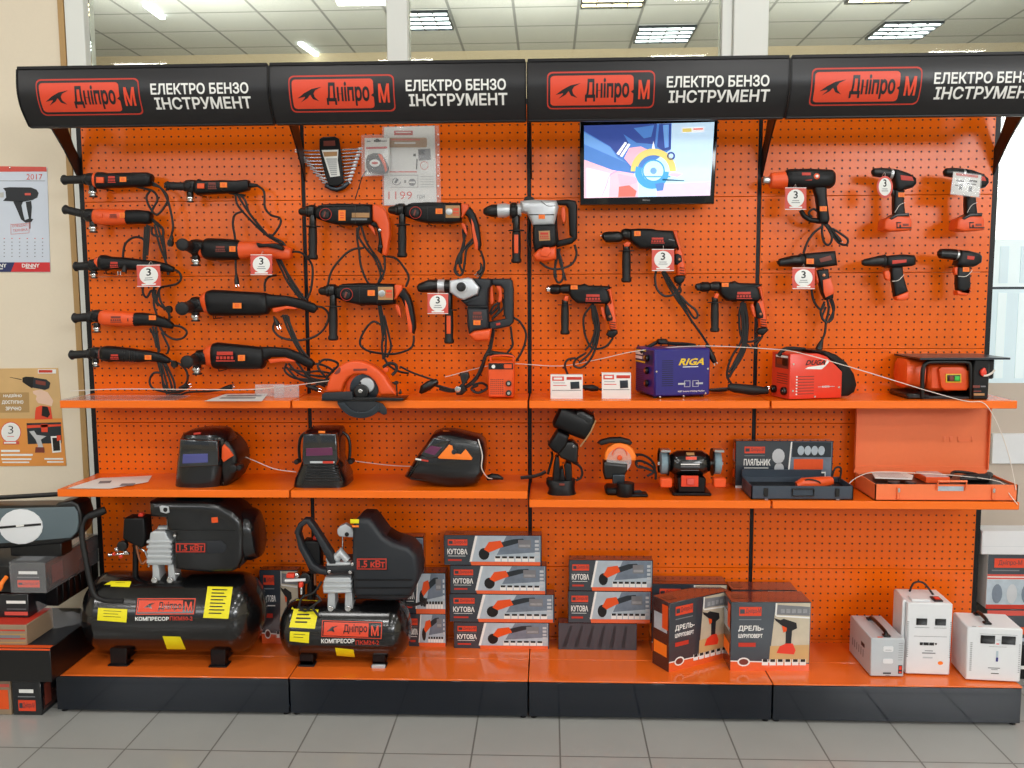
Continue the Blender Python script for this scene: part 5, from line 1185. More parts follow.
m = MB(); m.tube([b.pt(-.01, b.d*.5, b.h-.02), b.pt(.03, b.d*.5, b.h+.004), b.pt(.07, b.d*.5, b.h+.02), b.pt(.12, b.d*.5, b.h+.012), b.pt(b.w*.8, b.d*.5, b.h+.008), b.pt(b.w*.97, b.d*.5, b.h+.002)], .007, 'rubber'); m.obox(b.pt(.055, b.d*.4, b.h+.010), b.ux*.04, b.uy*.03, Vector((0, 0, .022)), 'plastic_dark', .006); m.build('shoulder_strap', t, 'black strap lying on top')
m = MB(); m.tube([b.pt(b.w-.002, b.d*.5, b.h*.35), b.pt(b.w+.03, b.d*.5, b.h*.3), b.pt(b.w+.035, b.d*.4, .02), b.pt(b.w+.08, b.d*.4, .012), b.pt(b.w+.16, b.d*.45, .012)], .005, 'cord_rubber'); m.build('power_cord', t)
# red welder with black rear handle
c5 = lambda u, v: (765+u/9.752, 340+v/9.752)
b = corner_box(c5(235, 588), c5(745, 572), c5(60, 572), c5(0, 130)[1], Z1)
t = thing('welding_inverter', b.o, 'bright red welding inverter with a black rear hood, rightmost bay of the upper shelf', 'welder', 'welding inverters')
P = lambda u, v, d: b.pt(u*b.w, d, v*b.h)
MB().slab([(0, .02), (1, .02), (1.0, .58), (.70, .91), (0.52, .985), (.0, .985)], P, 0, b.d, 'red_enamel', .004, inset=.012).build('casing', t)
MB().slab([(.98, .03), (1.18, .04), (1.3, .12), (1.34, .28), (1.28, .52), (1.12, .78), (.92, .95), (.70, 1.04), (.40, 1.06), (.44, 1.0), (.60, .98), (.86, .78), (1.0, .58)], P, b.d*.08, b.d*.92, 'plastic_black', .012, inset=.04).build('rear_hood', t, 'black rear hood and handle')
m = MB(); m.tube([b.pt(-.01, b.d*.5, b.h*.93), b.pt(.02, b.d*.5, b.h+.012), b.pt(b.w*.45, b.d*.5, b.h+.008)], .008, 'rubber'); m.build('shoulder_strap', t)
m = MB(); m.text('DUGA', b.front, .001, .29, .74, .66, .85, 'black_print', .03, shear=.10); m.flat([(.28, .66), (.60, .645), (.66, .70), (.74, .80), (.70, .86), (.66, .74), (.34, .70)], b.front, .0006, 'white_print')
m.flat(R4(.54, .265, .86, .275), b.front, .001, 'grey_enamel'); m.text('INVERTER', b.front, .001, .62, .25, .76, .29, 'white_print', .02)
m.build('lettering', t, 'black and white lettering')
m = MB()
for k in range(7): m.flat(R4(.12, .12+.062*k, .46, .135+.062*k), b.front, .0006, 'dull_red_print'); m.cyl(b.front(.13, .125+.062*k, 0), b.front(.13, .125+.062*k, .003), .003, 'white_print', seg=8)
for k in range(5): m.flat(R4(.3, .33+.05*k, .9, .345+.05*k), b.left, .0006, 'dull_red_print')
m.build('vent', t)
m = MB()
for q in ((.06, .77), (.06, .2), (.48, .06), (.94, .25)): m.cyl(b.front(*q, 0), b.front(*q, .003), .004, 'chrome', seg=10)
m.build('screw', t, 'shiny screws')
for x_ in (.22, .78):
    m = MB(); m.cyl(b.left(x_, .18, 0), b.left(x_, .18, .014), .015, 'plastic_dark', bev=.002).cyl(b.left(x_, .18, .01), b.left(x_, .18, .016), .006, 'chrome'); m.build('socket', t)
m = MB(); m.flat(R4(.2, .66, .92, .95), b.left, .001, 'dull_red_print'); m.flat(R4(.3, .74, .6, .86), b.left, .002, 'copper'); m.flat(R4(.62, .72, .88, .88), b.left, .002, 'plastic_dark'); m.flat(R4(.24, .89, .9, .935), b.left, .002, 'white_print'); m.build('control_panel', t)
m = MB(); m.loft([(U(728, 387, -.12), .012, .012), (U(735, 388, -.12), .018, .016), (U(752, 390, -.12), .020, .018), (U(768, 391, -.12), .012, .012)], 'rubber').tube([U(705, 390, -.12), U(718, 389, -.12), U(730, 388, -.12)], .004, 'cord_rubber')
tag(m.build('coiled_lead', None, loc=U(748, 390, -.12)), 'coiled black lead lying just left of the red welder', 'cable')
# table saw
c6 = lambda u, v: (875+u/6.872, 340+v/6.872)
YF = -.235
zt = U(*c6(310, 136), YF).z; fl = U(*c6(310, 136), YF); frr = U(*c6(930, 128), YF)
bl = G(*c6(70, 72), zt+.006)
t = thing('table_saw', (U(*c6(480, 420), YF).x, -.12, Z1), 'small table saw with a dark flat top and orange motor cover at the right end', 'table saw')
m = MB(); m.add([Vector((fl.x, YF, zt+dz)) for dz in (0, .007)]+[Vector((frr.x, YF, zt+dz)) for dz in (0, .007)]+[Vector((frr.x-.01, min(-.01, bl.y), zt+dz)) for dz in (0, .007)]+[Vector((fl.x-.01, min(-.01, bl.y), zt+dz)) for dz in (0, .007)], [(0, 1, 3, 2), (2, 3, 5, 4), (4, 5, 7, 6), (6, 7, 1, 0), (1, 7, 5, 3), (0, 2, 4, 6)], 'steel_dark')
m.build('table_top', t, 'dark steel table top')
TS = Fr(875, 340, 6.872, -.16); TS.front = .05
def onz(m_, a, bb, mm, bev=.003): m_.box(a, bb, mm, bev)
X = lambda u, Y: U(*c6(u, 300), Y).x
m = MB(); m.box((X(165, -.12), -.2, Z1), (X(320, -.12), -.02, Z1+.022), 'plastic_dark', .006).box((X(320, -.2), -.20, Z1), (X(670, -.2), -.04, Z1+.012), 'plastic_dark', .003); m.build('base', t)
m = MB(); m.loft([(Vector((X(160, -.1), -.1, (Z1+zt)/2+.015)), .04, .05), (Vector((X(175, -.1), -.1, (Z1+zt)/2+.015)), .056, .062), (Vector((X(300, -.1), -.1, (Z1+zt)/2+.015)), .056, .062)], 'orange_plastic', n=3.5); m.build('motor', t, 'orange motor')
m = MB(); m.box((X(365, -.17), -.175, Z1+.028), (X(640, -.17), -.05, zt-.022), 'orange_plastic', .012); m.build('gear_case', t, 'orange gear case')
p = Part(Fr(875, 340, 6.872, -.178)); p.f.front = 0; p.slab([(430, 200), (450, 182), (590, 180), (640, 215), (645, 310), (620, 345), (470, 345), (445, 320)], -.012, .006, 'orange_plastic', .005); p.build('motor_cover', t, 'orange motor cover')
p = Part(Fr(875, 340, 6.872, -.19)); p.f.front = 0; p.rect(484, 232, 590, 292, -.0005, -.004, 'yellow_paint'); p.rect(492, 240, 582, 284, -.004, -.006, 'plastic_dark'); p.rect(503, 246, 535, 278, -.006, -.011, 'dull_red_print', .001); p.rect(540, 246, 574, 278, -.006, -.011, 'green_button', .001); p.build('switch', t, 'red and green switch in a yellow frame')
m = MB()
for (ua, ub) in ((318, 655),):
    f = Fr(875, 340, 6.872, -.20); f.front = 0
    m.tube([f.P(325, 400), f.P(325, 300), f.P(330, 200), f.P(355, 158), f.P(420, 150), f.P(560, 150), f.P(630, 152), f.P(655, 180), f.P(660, 300), f.P(660, 400)], .008, 'plastic_dark', seg=10)
m.build('stand_frame', t)
m = MB(); m.box((X(668, -.21), -.215, Z1), (X(780, -.21), -.03, zt), 'plastic_black', .005).box((X(775, -.2), -.19, Z1+.075), (X(825, -.2), -.03, zt), 'plastic_black', .005); m.build('side_panel', t)
p = Part(Fr(875, 340, 6.872, -.2155)); p.f.front = 0; p.rect(672, 312, 720, 328, 0, -.001, 'dull_red_print'); p.rect(726, 314, 760, 324, 0, -.001, 'grey_print'); p.rect(676, 348, 730, 356, 0, -.001, 'dull_red_print'); p.rect(678, 366, 752, 382, 0, -.001, 'gold_print'); p.build('name_plate', t)
p = Part(Fr(875, 340, 6.872, -.2155)); p.f.front = 0; p.disc(738, 222, 20, 0, -.012, 'red_enamel', ry=26); p.disc(744, 200, 10, -.002, -.010, 'red_enamel'); p.build('knob', t, 'red knob')
p = Part(Fr(875, 340, 6.872, -.225)); p.f.front = 0; p.b.tube([p.f.P(745, 245), p.f.P(775, 242), p.f.P(805, 225), p.f.P(822, 205)], .004, 'cable_white'); p.build('hose', t, 'pale hose')
# leaflets on the upper shelf
def sheet(name, label, cat, pts, zoff, m, marks=()):
    b = MB(); P = lambda u, v, d: G(u, v, zoff+d)
    b.slab(pts, P, 0, .0012, m)
    for q in marks: b.flat(q, P, .0016, 'grey_print')
    c = P(*pts[0], 0); return tag(b.build(name, None, loc=c), label, cat)
sheet('leaflet', 'white printed leaflet lying at the shelf edge left of the circular saw', 'leaflet', [(204, 401.2), (226, 393.8), (268, 393.5), (262, 401.2)], Z1+.002, 'paper', [[(228, 395.2), (262, 395), (261, 396.2), (226, 396.4)], [(222, 397.4), (256, 397.2), (255, 398.4), (219, 398.6)]])
def stand(label, u0, v0, u1, v1, Y, rot=0):
    f = Fr(0, 0, 1, Y); f.front = 0; q = Part(f); z0 = U(u0, v1, Y).z; v1 = proj(Vector((U(u0, v1, Y).x, Y, Z1)))[1]
    q.slab([(u0, v0), (u1, v0-.6), (u1, v1-.3), (u0, v1)], 0, .002, 'tag_clear', .0004)
    tag(q.b.build('card_holder', None, loc=f.P((u0+u1)/2, v1)), label, 'card holder', 'clear card holders')
stand('clear plastic card holder standing behind the white leaflet', 255, 384.5, 284, 399, -.12)
stand('clear plastic card holder standing nearest the circular saw', 274, 385, 299, 398, -.16)
m = MB(); m.box((U(66, 391, -.2).x, -.245, Z1+.0005), (U(190, 391, -.1).x, -.10, Z1+.003), 'tag_clear'); tag(m.build('clear_sleeve', None, loc=(U(66, 391, -.2).x, -.2, Z1)), 'clear plastic sleeve lying at the left end of the upper shelf', 'sleeve')
# thin security cable strung along the shelves
def cable(label, pts, r=.0016):
    b = MB(); b.tube([U(a, c, Y) for a, c, Y in pts], r, 'cable_white', seg=6, k=6); tag(b.build('security_cable', None, loc=U(*pts[0])), label, 'cable', 'pale security cables')
cable('long pale security cable running over both welders to the right shelf end', [(445, 377, -.05), (500, 364, -.03), (560, 366, -.03), (600, 359, -.05), (640, 350.5, -.1), (700, 346, -.1), (770, 349, -.16), (800, 353, -.23), (860, 370, -.25), (925, 390, -.255), (965, 401, -.262), (985, 404, -.27), (1000, 430, -.28), (1010, 460, -.29), (1016, 490, -.30)])
cable('pale security cable along the upper shelf behind the small grinders', [(70, 391, -.18), (120, 389, -.2), (200, 389.5, -.2), (260, 389, -.15), (320, 382, -.15), (345, 378, -.15)])
cable('pale security cable between the first and second welding mask', [(236, 453, -.12), (255, 461, -.15), (275, 469, -.17), (296, 472, -.18)])
cable('pale security cable between the second mask and the third mask', [(348, 460, -.12), (370, 463, -.06), (400, 466, -.06), (440, 466, -.1)])
cable('pale security cable from the grey case into the orange tool case', [(846, 487, -.2), (856, 478, -.2), (875, 472, -.2), (915, 473, -.22), (960, 476, -.22), (1000, 482, -.26), (1010, 495, -.3), (1018, 505, -.32)])
# ------------------------------------------------------------------ welding masks on the lower shelf
NM = Fr(160, 350, 5.12, -0.17); NM.front = 0.05
def zc(f, v): return f.P(0, v).z
ZL = Z2
t = thing('welding_mask', (NM.P(230, 740).x, -.17, ZL), 'glossy black welding mask with a bluish visor, leftmost of the three', 'welding mask', 'welding masks')
p = Part(NM)
def vst(f, rows, dep): return [(f.P(c, v, d), f.m(hw), dd) for (v, c, hw, dd, d) in rows]
rows = [(411, 236, 62, .05, .02), (417, 230, 96, .07, .01), (430, 224, 118, .085, 0), (458, 226, 134, .095, 0), (500, 225, 136, .10, 0), (570, 215, 136, .105, 0), (640, 210, 136, .105, 0), (700, 200, 132, .10, 0), (728, 198, 132, .098, 0), (742, 195, 128, .09, 0)]
p.b.loft(vst(NM, rows, 0), 'shell_black', seg=32, n=2.9, level=True); p.build('shell', t, 'glossy black shell')
z0 = (ZL - NM.P(195, 742).z)
f2 = NM.at(NM.Y-.099); f2.front = 0
Part(f2).slab([(108, 455), (300, 462), (304, 590), (100, 600)], -.012, .03, 'visor_dark', .006).build('visor_frame', t)
Part(f2).slab([(125, 530), (252, 527), (252, 572), (122, 578)], -.0145, -.011, 'visor_blue', .001).build('visor', t, 'bluish visor glass')
Part(NM).slab([(290, 430), (335, 448), (368, 480), (385, 505), (400, 540), (402, 610), (380, 660), (340, 700), (312, 700)], -.07, .10, 'plastic_dark', .02).build('rear_shell', t)
p = Part(NM.at(NM.Y-.085)); p.slab([(310, 500), (320, 486), (345, 510), (368, 545), (318, 578), (308, 560)], -.006, .004, 'orange_plastic', .002); p.build('side_flash', t, 'orange side flash')
p = Part(NM.at(NM.Y-.075)); p.disc(375, 607, 22, -.03, .02, 'plastic_dark', .003); p.disc(402, 606, 14, -.02, .02, 'rubber', .003); p.build('side_knob', t)
Part(NM.at(NM.Y-.07)).rect(168, 424, 204, 434, -.008, -.014, 'red_print', rot=-.1).build('badge', t, 'red badge')
# centre mask, facing the shopper
rows = [(409, 830, 74, .05, .02), (414, 829, 88, .07, .01), (430, 828, 96, .08, 0), (450, 828, 96, .085, 0), (560, 826, 96, .09, 0), (600, 826, 112, .095, 0), (650, 826, 136, .10, 0), (692, 824, 142, .10, 0)]
t = thing('welding_mask', (NM.P(826, 700).x, -.17, ZL), 'black welding mask with a purple visor facing forward, middle of the three', 'welding mask', 'welding masks')
p = Part(NM); p.b.loft(vst(NM, rows, 0), 'shell_black', seg=32, n=4.5, level=True); p.build('shell', t, 'black shell')
f3 = NM.at(NM.Y-.088); f3.front = 0
Part(f3).slab([(735, 427), (905, 427), (912, 560), (905, 588), (738, 588), (730, 560)], -.010, .03, 'visor_dark', .006).build('visor_frame', t)
Part(f3).slab([(752, 500), (886, 496), (888, 536), (752, 540)], -.0125, -.009, 'visor_purple', .001).build('visor', t, 'purple visor glass')
p = Part(f3.at(f3.Y-.005)); p.rect(765, 572, 890, 582, -.008, -.012, 'grey_enamel'); p.rect(830, 571, 885, 583, -.012, -.013, 'red_print')
p.build('brand_mark', t, 'white and red brand strip')
p = Part(f3.at(f3.Y-.004))
for k in range(6): p.slab([(750-3*k, 598+14*k), (905+3*k, 598+14*k), (908+3*k, 606+14*k), (747-3*k, 606+14*k)], -.010, 0.01, 'plastic_dark', .002)
p.build('chin_ribs', t)
for s_ in (-1, 1):
    c = 826+s_*0
    p = Part(NM); p.b.tube([NM.P(c+s_*70, 420, .0), NM.P(c+s_*118, 450, .0), NM.P(c+s_*132, 500, 0), NM.P(c+s_*130, 560, 0), NM.P(c+s_*125, 585, 0)], .006, 'plastic_dark'); p.disc(c+s_*140, 582, 13, -.02, .02, 'rubber'); p.build('head_band', t)
Part(NM.at(NM.Y-.08)).rect(808, 416, 842, 428, -.008, -.012, 'orange_light').build('badge', t, 'orange badge')
# third mask, lying on its side view
OM = Fr(280, 410, 4.655, -0.17); OM.front = 0.05
t = thing('welding_mask', (OM.P(780, 360).x, -.17, ZL), 'black welding mask seen from the side with an orange flash, rightmost of the three', 'welding mask', 'welding masks')
Part(OM).slab([(578, 308), (640, 210), (712, 112), (745, 100), (800, 100), (925, 128), (950, 150), (960, 200), (952, 290), (920, 342), (850, 360), (790, 360), (700, 344), (600, 322)], -.085, .09, 'shell_black', .05, inset=.022, smooth=0).build('shell', t, 'black shell')
f4 = OM.at(OM.Y-.075); f4.front = 0
Part(f4).slab([(655, 205), (715, 125), (800, 135), (735, 220), (690, 225)], -.015, .03, 'visor_dark', .008).build('visor_frame', t)
Part(f4).slab([(672, 192), (705, 162), (755, 170), (722, 208)], -.0185, -.014, 'visor_purple', .001).build('visor', t, 'purple visor glass')
Part(OM.at(OM.Y-.084)).slab([(732, 225), (785, 165), (800, 170), (808, 205), (840, 210), (862, 185), (895, 228), (890, 236), (740, 230)], -.008, .01, 'orange_light', .002).build('side_flash', t, 'orange side flash')
p = Part(OM.at(OM.Y-.086)); p.disc(808, 198, 11, -.012, .0, 'steel_dark'); p.build('pivot_knob', t)
p = Part(OM.at(OM.Y-.086)); p.slab([(628, 228), (655, 233), (654, 240), (627, 236)], -.003, -.001, 'white_print', .0002); p.slab([(655, 233), (688, 238), (687, 246), (654, 240)], -.003, -.001, 'red_print', .0002); p.build('brand_mark', t)
p = Part(OM.at(OM.Y-.07))
for k in range(7): p.slab([(606+8*k*0, 268+9*k), (604, 272+9*k), (640+8*k, 278+9*k), (642+8*k, 274+9*k)], -.012, .01, 'plastic_dark', .001)
p.build('chin_ribs', t)
Part(OM.at(OM.Y-.03)).rect(756, 100, 786, 108, -.01, .01, 'orange_light').build('badge', t, 'orange badge')
p = Part(OM.at(OM.Y-.03)); p.b.tube([p.f.P(925, 130, -.05), p.f.P(945, 200, -.06), p.f.P(942, 260, -.06), p.f.P(965, 310, -.03), p.f.P(985, 325, -.0)], .0022, 'cable_white'); p.build('cable_tie', t, 'pale cable around the back')
tag(Part(OM).loft([(960, 330, 12), (985, 322, 16), (1010, 325, 14), (1035, 332, 6)], 'cord_rubber').b.build('plug_end', None, loc=OM.P(985, 325)), 'black cable plug lying just right of the third welding mask', 'plug')
# paper and clear trays at the left end
sheet('leaflet', 'white leaflet lying at the left end of the lower shelf', 'leaflet', [(67, 488.5), (100, 478), (152, 475.5), (148, 482), (110, 488.7)], Z2+.0015, 'paper', [[(100, 481), (112, 480.5), (110, 483), (98, 483.5)], [(122, 483.5), (136, 483), (133, 485.5), (119, 486)]])
# ------------------------------------------------------------------ drill bit sharpener, chain sharpener, bench grinder
ZR = Z2B
PS = Fr(520, 400, 4.655, -0.19); PS.front = 0.03
t = thing('bit_sharpener', (PS.P(195, 440).x, -.19, ZR), 'black tool with a bulky tilted head on a pronged stand, left of the chain sharpener', 'sharpener')
p = Part(PS); bz = ZR
c0 = PS.P(195, 425); p.b.loft([(Vector((c0.x, -.19, ZR)), .062*.9, .055*.9), (Vector((c0.x, -.19, ZR+.006)), .052, .05), (Vector((c0.x, -.19, ZR+.022)), .050, .048), (Vector((c0.x-.004, -.185, ZR+.045)), .058, .045), (Vector((c0.x-.004, -.185, ZR+.055)), .055, .040)], 'plastic_black', seg=24, n=2.6); p.build('base', t)
for pts in ([(150, 380), (158, 300), (170, 262), (182, 270), (190, 380)], [(182, 380), (188, 320), (200, 316), (212, 380)], [(212, 380), (205, 310), (215, 290), (240, 300), (245, 380)]):
    Part(PS).slab(pts, -.03, .03, 'plastic_black', .006).build('prong', t)
Part(PS).slab([(160, 235), (190, 200), (245, 190), (272, 215), (268, 300), (235, 290), (190, 270)], -.035, .035, 'plastic_dark', .01).build('neck', t)
Part(PS).slab([(130, 210), (175, 140), (230, 165), (215, 215), (180, 255), (150, 235)], -.045, .045, 'plastic_black', .014).build('drive_block', t)
a, b_ = PS.P(195, 85), PS.P(300, 130)
p = Part(PS); p.b.loft([(PS.P(172, 70), .038, .045), (PS.P(180, 74), .05, .055), (PS.P(275, 115), .05, .055), (PS.P(320, 135), .048, .05), (PS.P(330, 140), .04, .045)], 'plastic_black', seg=24, n=3); p.build('head', t)
Part(PS).slab([(262, 45), (290, 42), (345, 72), (350, 100), (300, 160), (262, 140), (240, 90)], -.05, .05, 'plastic_dark', .016).build('head_cap', t)
p = Part(PS); p.disc(248, 214, 5, -.036, -.042, 'chrome'); p.build('screw', t, 'shiny screw')
p = Part(PS); p.b.tube([PS.P(352, 92, -.045), PS.P(325, 150, -.045), PS.P(280, 215, -.04)], .003, 'gold_print'); p.build('edge_trim', t, 'pinkish edge trim')
Part(PS.at(PS.Y-.05)).rect(182, 392, 208, 402, -.004, -.008, 'dull_red_print').build('brand_mark', t)
p = Part(PS); p.cord([(245, 300, .02), (280, 320, .02), (292, 350, .02), (285, 375, .02), (262, 388, .02)]); p.cord([(0, 380, .04), (50, 375, .04), (90, 365, .04), (120, 350, .04)], r=.007); p.cord([(148, 250, .01), (150, 280, .02), (130, 360, .03)]); p.build('power_cord', t)
t = thing('chain_sharpener', (PS.P(480, 440).x, -.19, ZR), 'chain sharpener with an orange disc guard under a curved black handle', 'chain sharpener')
Part(PS).slab([(362, 205), (375, 192), (420, 180), (470, 178), (515, 190), (526, 205), (515, 216), (470, 205), (420, 205), (380, 216)], -.016, .016, 'rubber', .007).build('handle', t)
p = Part(PS); p.slab([(395, 282), (396, 250), (410, 225), (440, 206), (470, 203), (505, 212), (530, 235), (542, 262), (540, 284), (470, 290)], -.022, .014, 'orange_light', .006); p.build('disc_guard', t, 'orange disc guard')
p = Part(PS); p.b.tube([PS.P(465+34*math.cos(a_), 258+34*math.sin(a_)*-1, -.024) for a_ in [math.pi*i/12 for i in range(13)]], .002, 'orange_plastic'); p.disc(465, 270, 12, -.022, -.028, 'orange_plastic'); p.build('guard_boss', t)
p = Part(PS); p.disc(462, 285, 58, -.0235, -.0215, 'tag_clear', .0003, seg=32); p.build('grinding_disc', t, 'thin grinding disc')
Part(PS).slab([(388, 285), (400, 290), (500, 300), (500, 330), (480, 370), (395, 372), (388, 340)], -.03, .03, 'plastic_dark', .01).build('motor_housing', t)
Part(PS).slab([(430, 345), (488, 345), (486, 385), (430, 388)], -.042, -.01, 'steel_dark', .004).build('vise', t, 'grey metal vise')
f = PS; m = MB()
x0, x1 = PS.P(400, 0).x, PS.P(528, 0).x
m.box((x0, -.235, ZR), (x1, -.13, ZR+.028), 'plastic_black', .010); m.build('base', t)
m = MB(); m.cyl(Vector((PS.P(492, 0).x, -.235, ZR)), Vector((PS.P(492, 0).x, -.235, ZR+.052)), .034, 'plastic_black', bev=.004, seg=28).build('turntable', t)
m = MB(); m.box((PS.P(470, 0).x, -.262, ZR), (PS.P(597, 0).x, -.20, ZR+.012), 'plastic_black', .005); m.slab([(525, 405), (560, 402), (585, 425), (530, 430)], lambda u, v, d: Vector((PS.P(u, v).x, -.225+d, PS.P(u, v+16).z)), 0, .004, 'plastic_grey', .001); m.build('foot', t)
p = Part(PS); p.cord([(545, 265, .02), (580, 270, .03), (615, 290, .03), (635, 320, .03), (630, 345, .03), (590, 330, .03), (555, 325, .03), (548, 300, .03), (580, 300, .03), (625, 325, .03), (640, 355, .03), (640, 385, .03)]); p.cord([(560, 320, .03), (600, 335, .03), (630, 350, .03), (600, 370, .03)]); p.build('power_cord', t)
# bench grinder, wheels seen edge-on
BG = Fr(520, 400, 4.655, -0.19); BG.front = 0.03
ctr = BG.P(795, 305); Y0 = -.17
def bx_(u, v, Y=Y0): q = U(520+u/4.655, 400+v/4.655, Y-.03); return Vector((q.x, Y, q.z))
t = thing('bench_grinder', (ctr.x, Y0, ZR), 'small black bench grinder with two grey wheels, right of the chain sharpener', 'bench grinder')
r0 = BG.m(60)
b = MB(); b.loft([(bx_(700, 302), r0*.62, r0*.62), (bx_(712, 302), r0*.8, r0*.8), (bx_(738, 300), r0, r0), (bx_(850, 300), r0, r0), (bx_(872, 302), r0*.8, r0*.8), (bx_(888, 302), r0*.6, r0*.6)], 'tank_black', seg=28); b.build('motor', t, 'glossy black motor')
for sx, (ua, ub, sg) in enumerate(((655, 692, -1), (902, 940, 1))):
    rr = BG.m(56)
    b = MB(); b.cyl(bx_(ua+4, 296), bx_(ub-2, 296), rr, 'grind_stone', bev=.002, seg=32); b.build('grinding_wheel', t, 'grey grinding wheel')
    b = MB(); xa, xb = bx_(ua-4, 296), bx_(ub+3, 296); cz = xa.z
    pts = [(rr*1.18*math.cos(math.radians(a_)), rr*1.18*math.sin(math.radians(a_))) for a_ in range(-60, 106, 15)]
    inn = [(rr*1.06*math.cos(math.radians(a_)), rr*1.06*math.sin(math.radians(a_))) for a_ in range(105, -65, -15)]
    outx = xa.x if sg < 0 else xb.x
    inx = xb.x if sg < 0 else xa.x
    b.slab([(q[0]*1.0, q[1]) for q in pts+inn], lambda u, v, d: Vector((min(xa.x, xb.x)+d, Y0+u, cz+v)), 0, abs(xb.x-xa.x), 'black_metal')
    b.cyl(Vector((inx, Y0, cz)), Vector((inx-sg*.004*-1, Y0, cz)), rr*1.16, 'black_metal', seg=28)
    b.build('wheel_guard', t)
    b = MB(); b.cyl(bx_(ua-10 if sg < 0 else ub+2, 300), bx_(ua if sg < 0 else ub+10, 300), .012, 'chrome', seg=6); b.build('arbor_nut', t, 'shiny arbor nut')
    b = MB(); q0, q1 = bx_(ua-6, 358), bx_(ub+12, 400); b.box((q0.x, Y0-.062, q1.z), (q1.x, Y0-.02, q0.z), 'orange_plastic', .004); b.build('tool_rest', t, 'orange tool rest')
    b = MB(); q0, q1 = bx_(ua-2, 228), bx_(ub+4, 236); b.box((q0.x, Y0-.06, q1.z-.002), (q1.x, Y0-.02, q0.z+.001), 'steel', .001); b.build('spark_arrester', t)
b = MB(); b.cyl(bx_(692, 302), bx_(702, 302), .012, 'chrome').cyl(bx_(886, 302), bx_(904, 302), .012, 'chrome'); b.build('shaft', t, 'shiny shaft')
b = MB(); q0, q1 = bx_(705, 440), bx_(885, 400); b.box((q0.x, Y0-.065, ZR), (q1.x, Y0+.06, ZR+.012), 'black_metal', .004); b.box((q0.x+.02, Y0-.055, ZR+.010), (q1.x-.02, Y0+.05, bx_(0, 352).z), 'black_metal', .006); b.build('pedestal', t)
b = MB(); q0, q1 = bx_(755, 410, Y0-.058), bx_(836, 360, Y0-.058); b.box((q0.x, Y0-.064, q0.z), (q1.x, Y0-.054, q1.z), 'logo_orange', .001); q0, q1 = bx_(780, 400, Y0-.058), bx_(815, 370, Y0-.058); b.box((q0.x, Y0-.072, q0.z), (q1.x, Y0-.062, q1.z), 'tag_red', .002); b.build('switch', t, 'red switch on an orange plate')
b = MB(); S_ = lambda u, v, o: (lambda q: Vector((q.x, Y0-math.sqrt(max(1e-6, (r0+o)**2-(q.z-ctr.z)**2)), q.z)))(bx_(u, v)); ctr = bx_(795, 300)
for (a_, c_, d_, e_, mm) in ((775, 246, 812, 256, 'gold_print'), (770, 262, 820, 274, 'logo_orange'), (745, 292, 832, 298, 'white_print'), (745, 304, 832, 308, 'grey_print'), (745, 322, 830, 325, 'grey_print')):
    nn = 3; 
    b.add([S_(a_, c_+(e_-c_)*i/nn, .001) if j == 0 else S_(d_, c_+(e_-c_)*i/nn, .001) for i in range(nn+1) for j in (0, 1)], [(2*i, 2*i+1, 2*i+3, 2*i+2) for i in range(nn)], mm)
b.build('name_plate', t, 'orange and grey name plate')
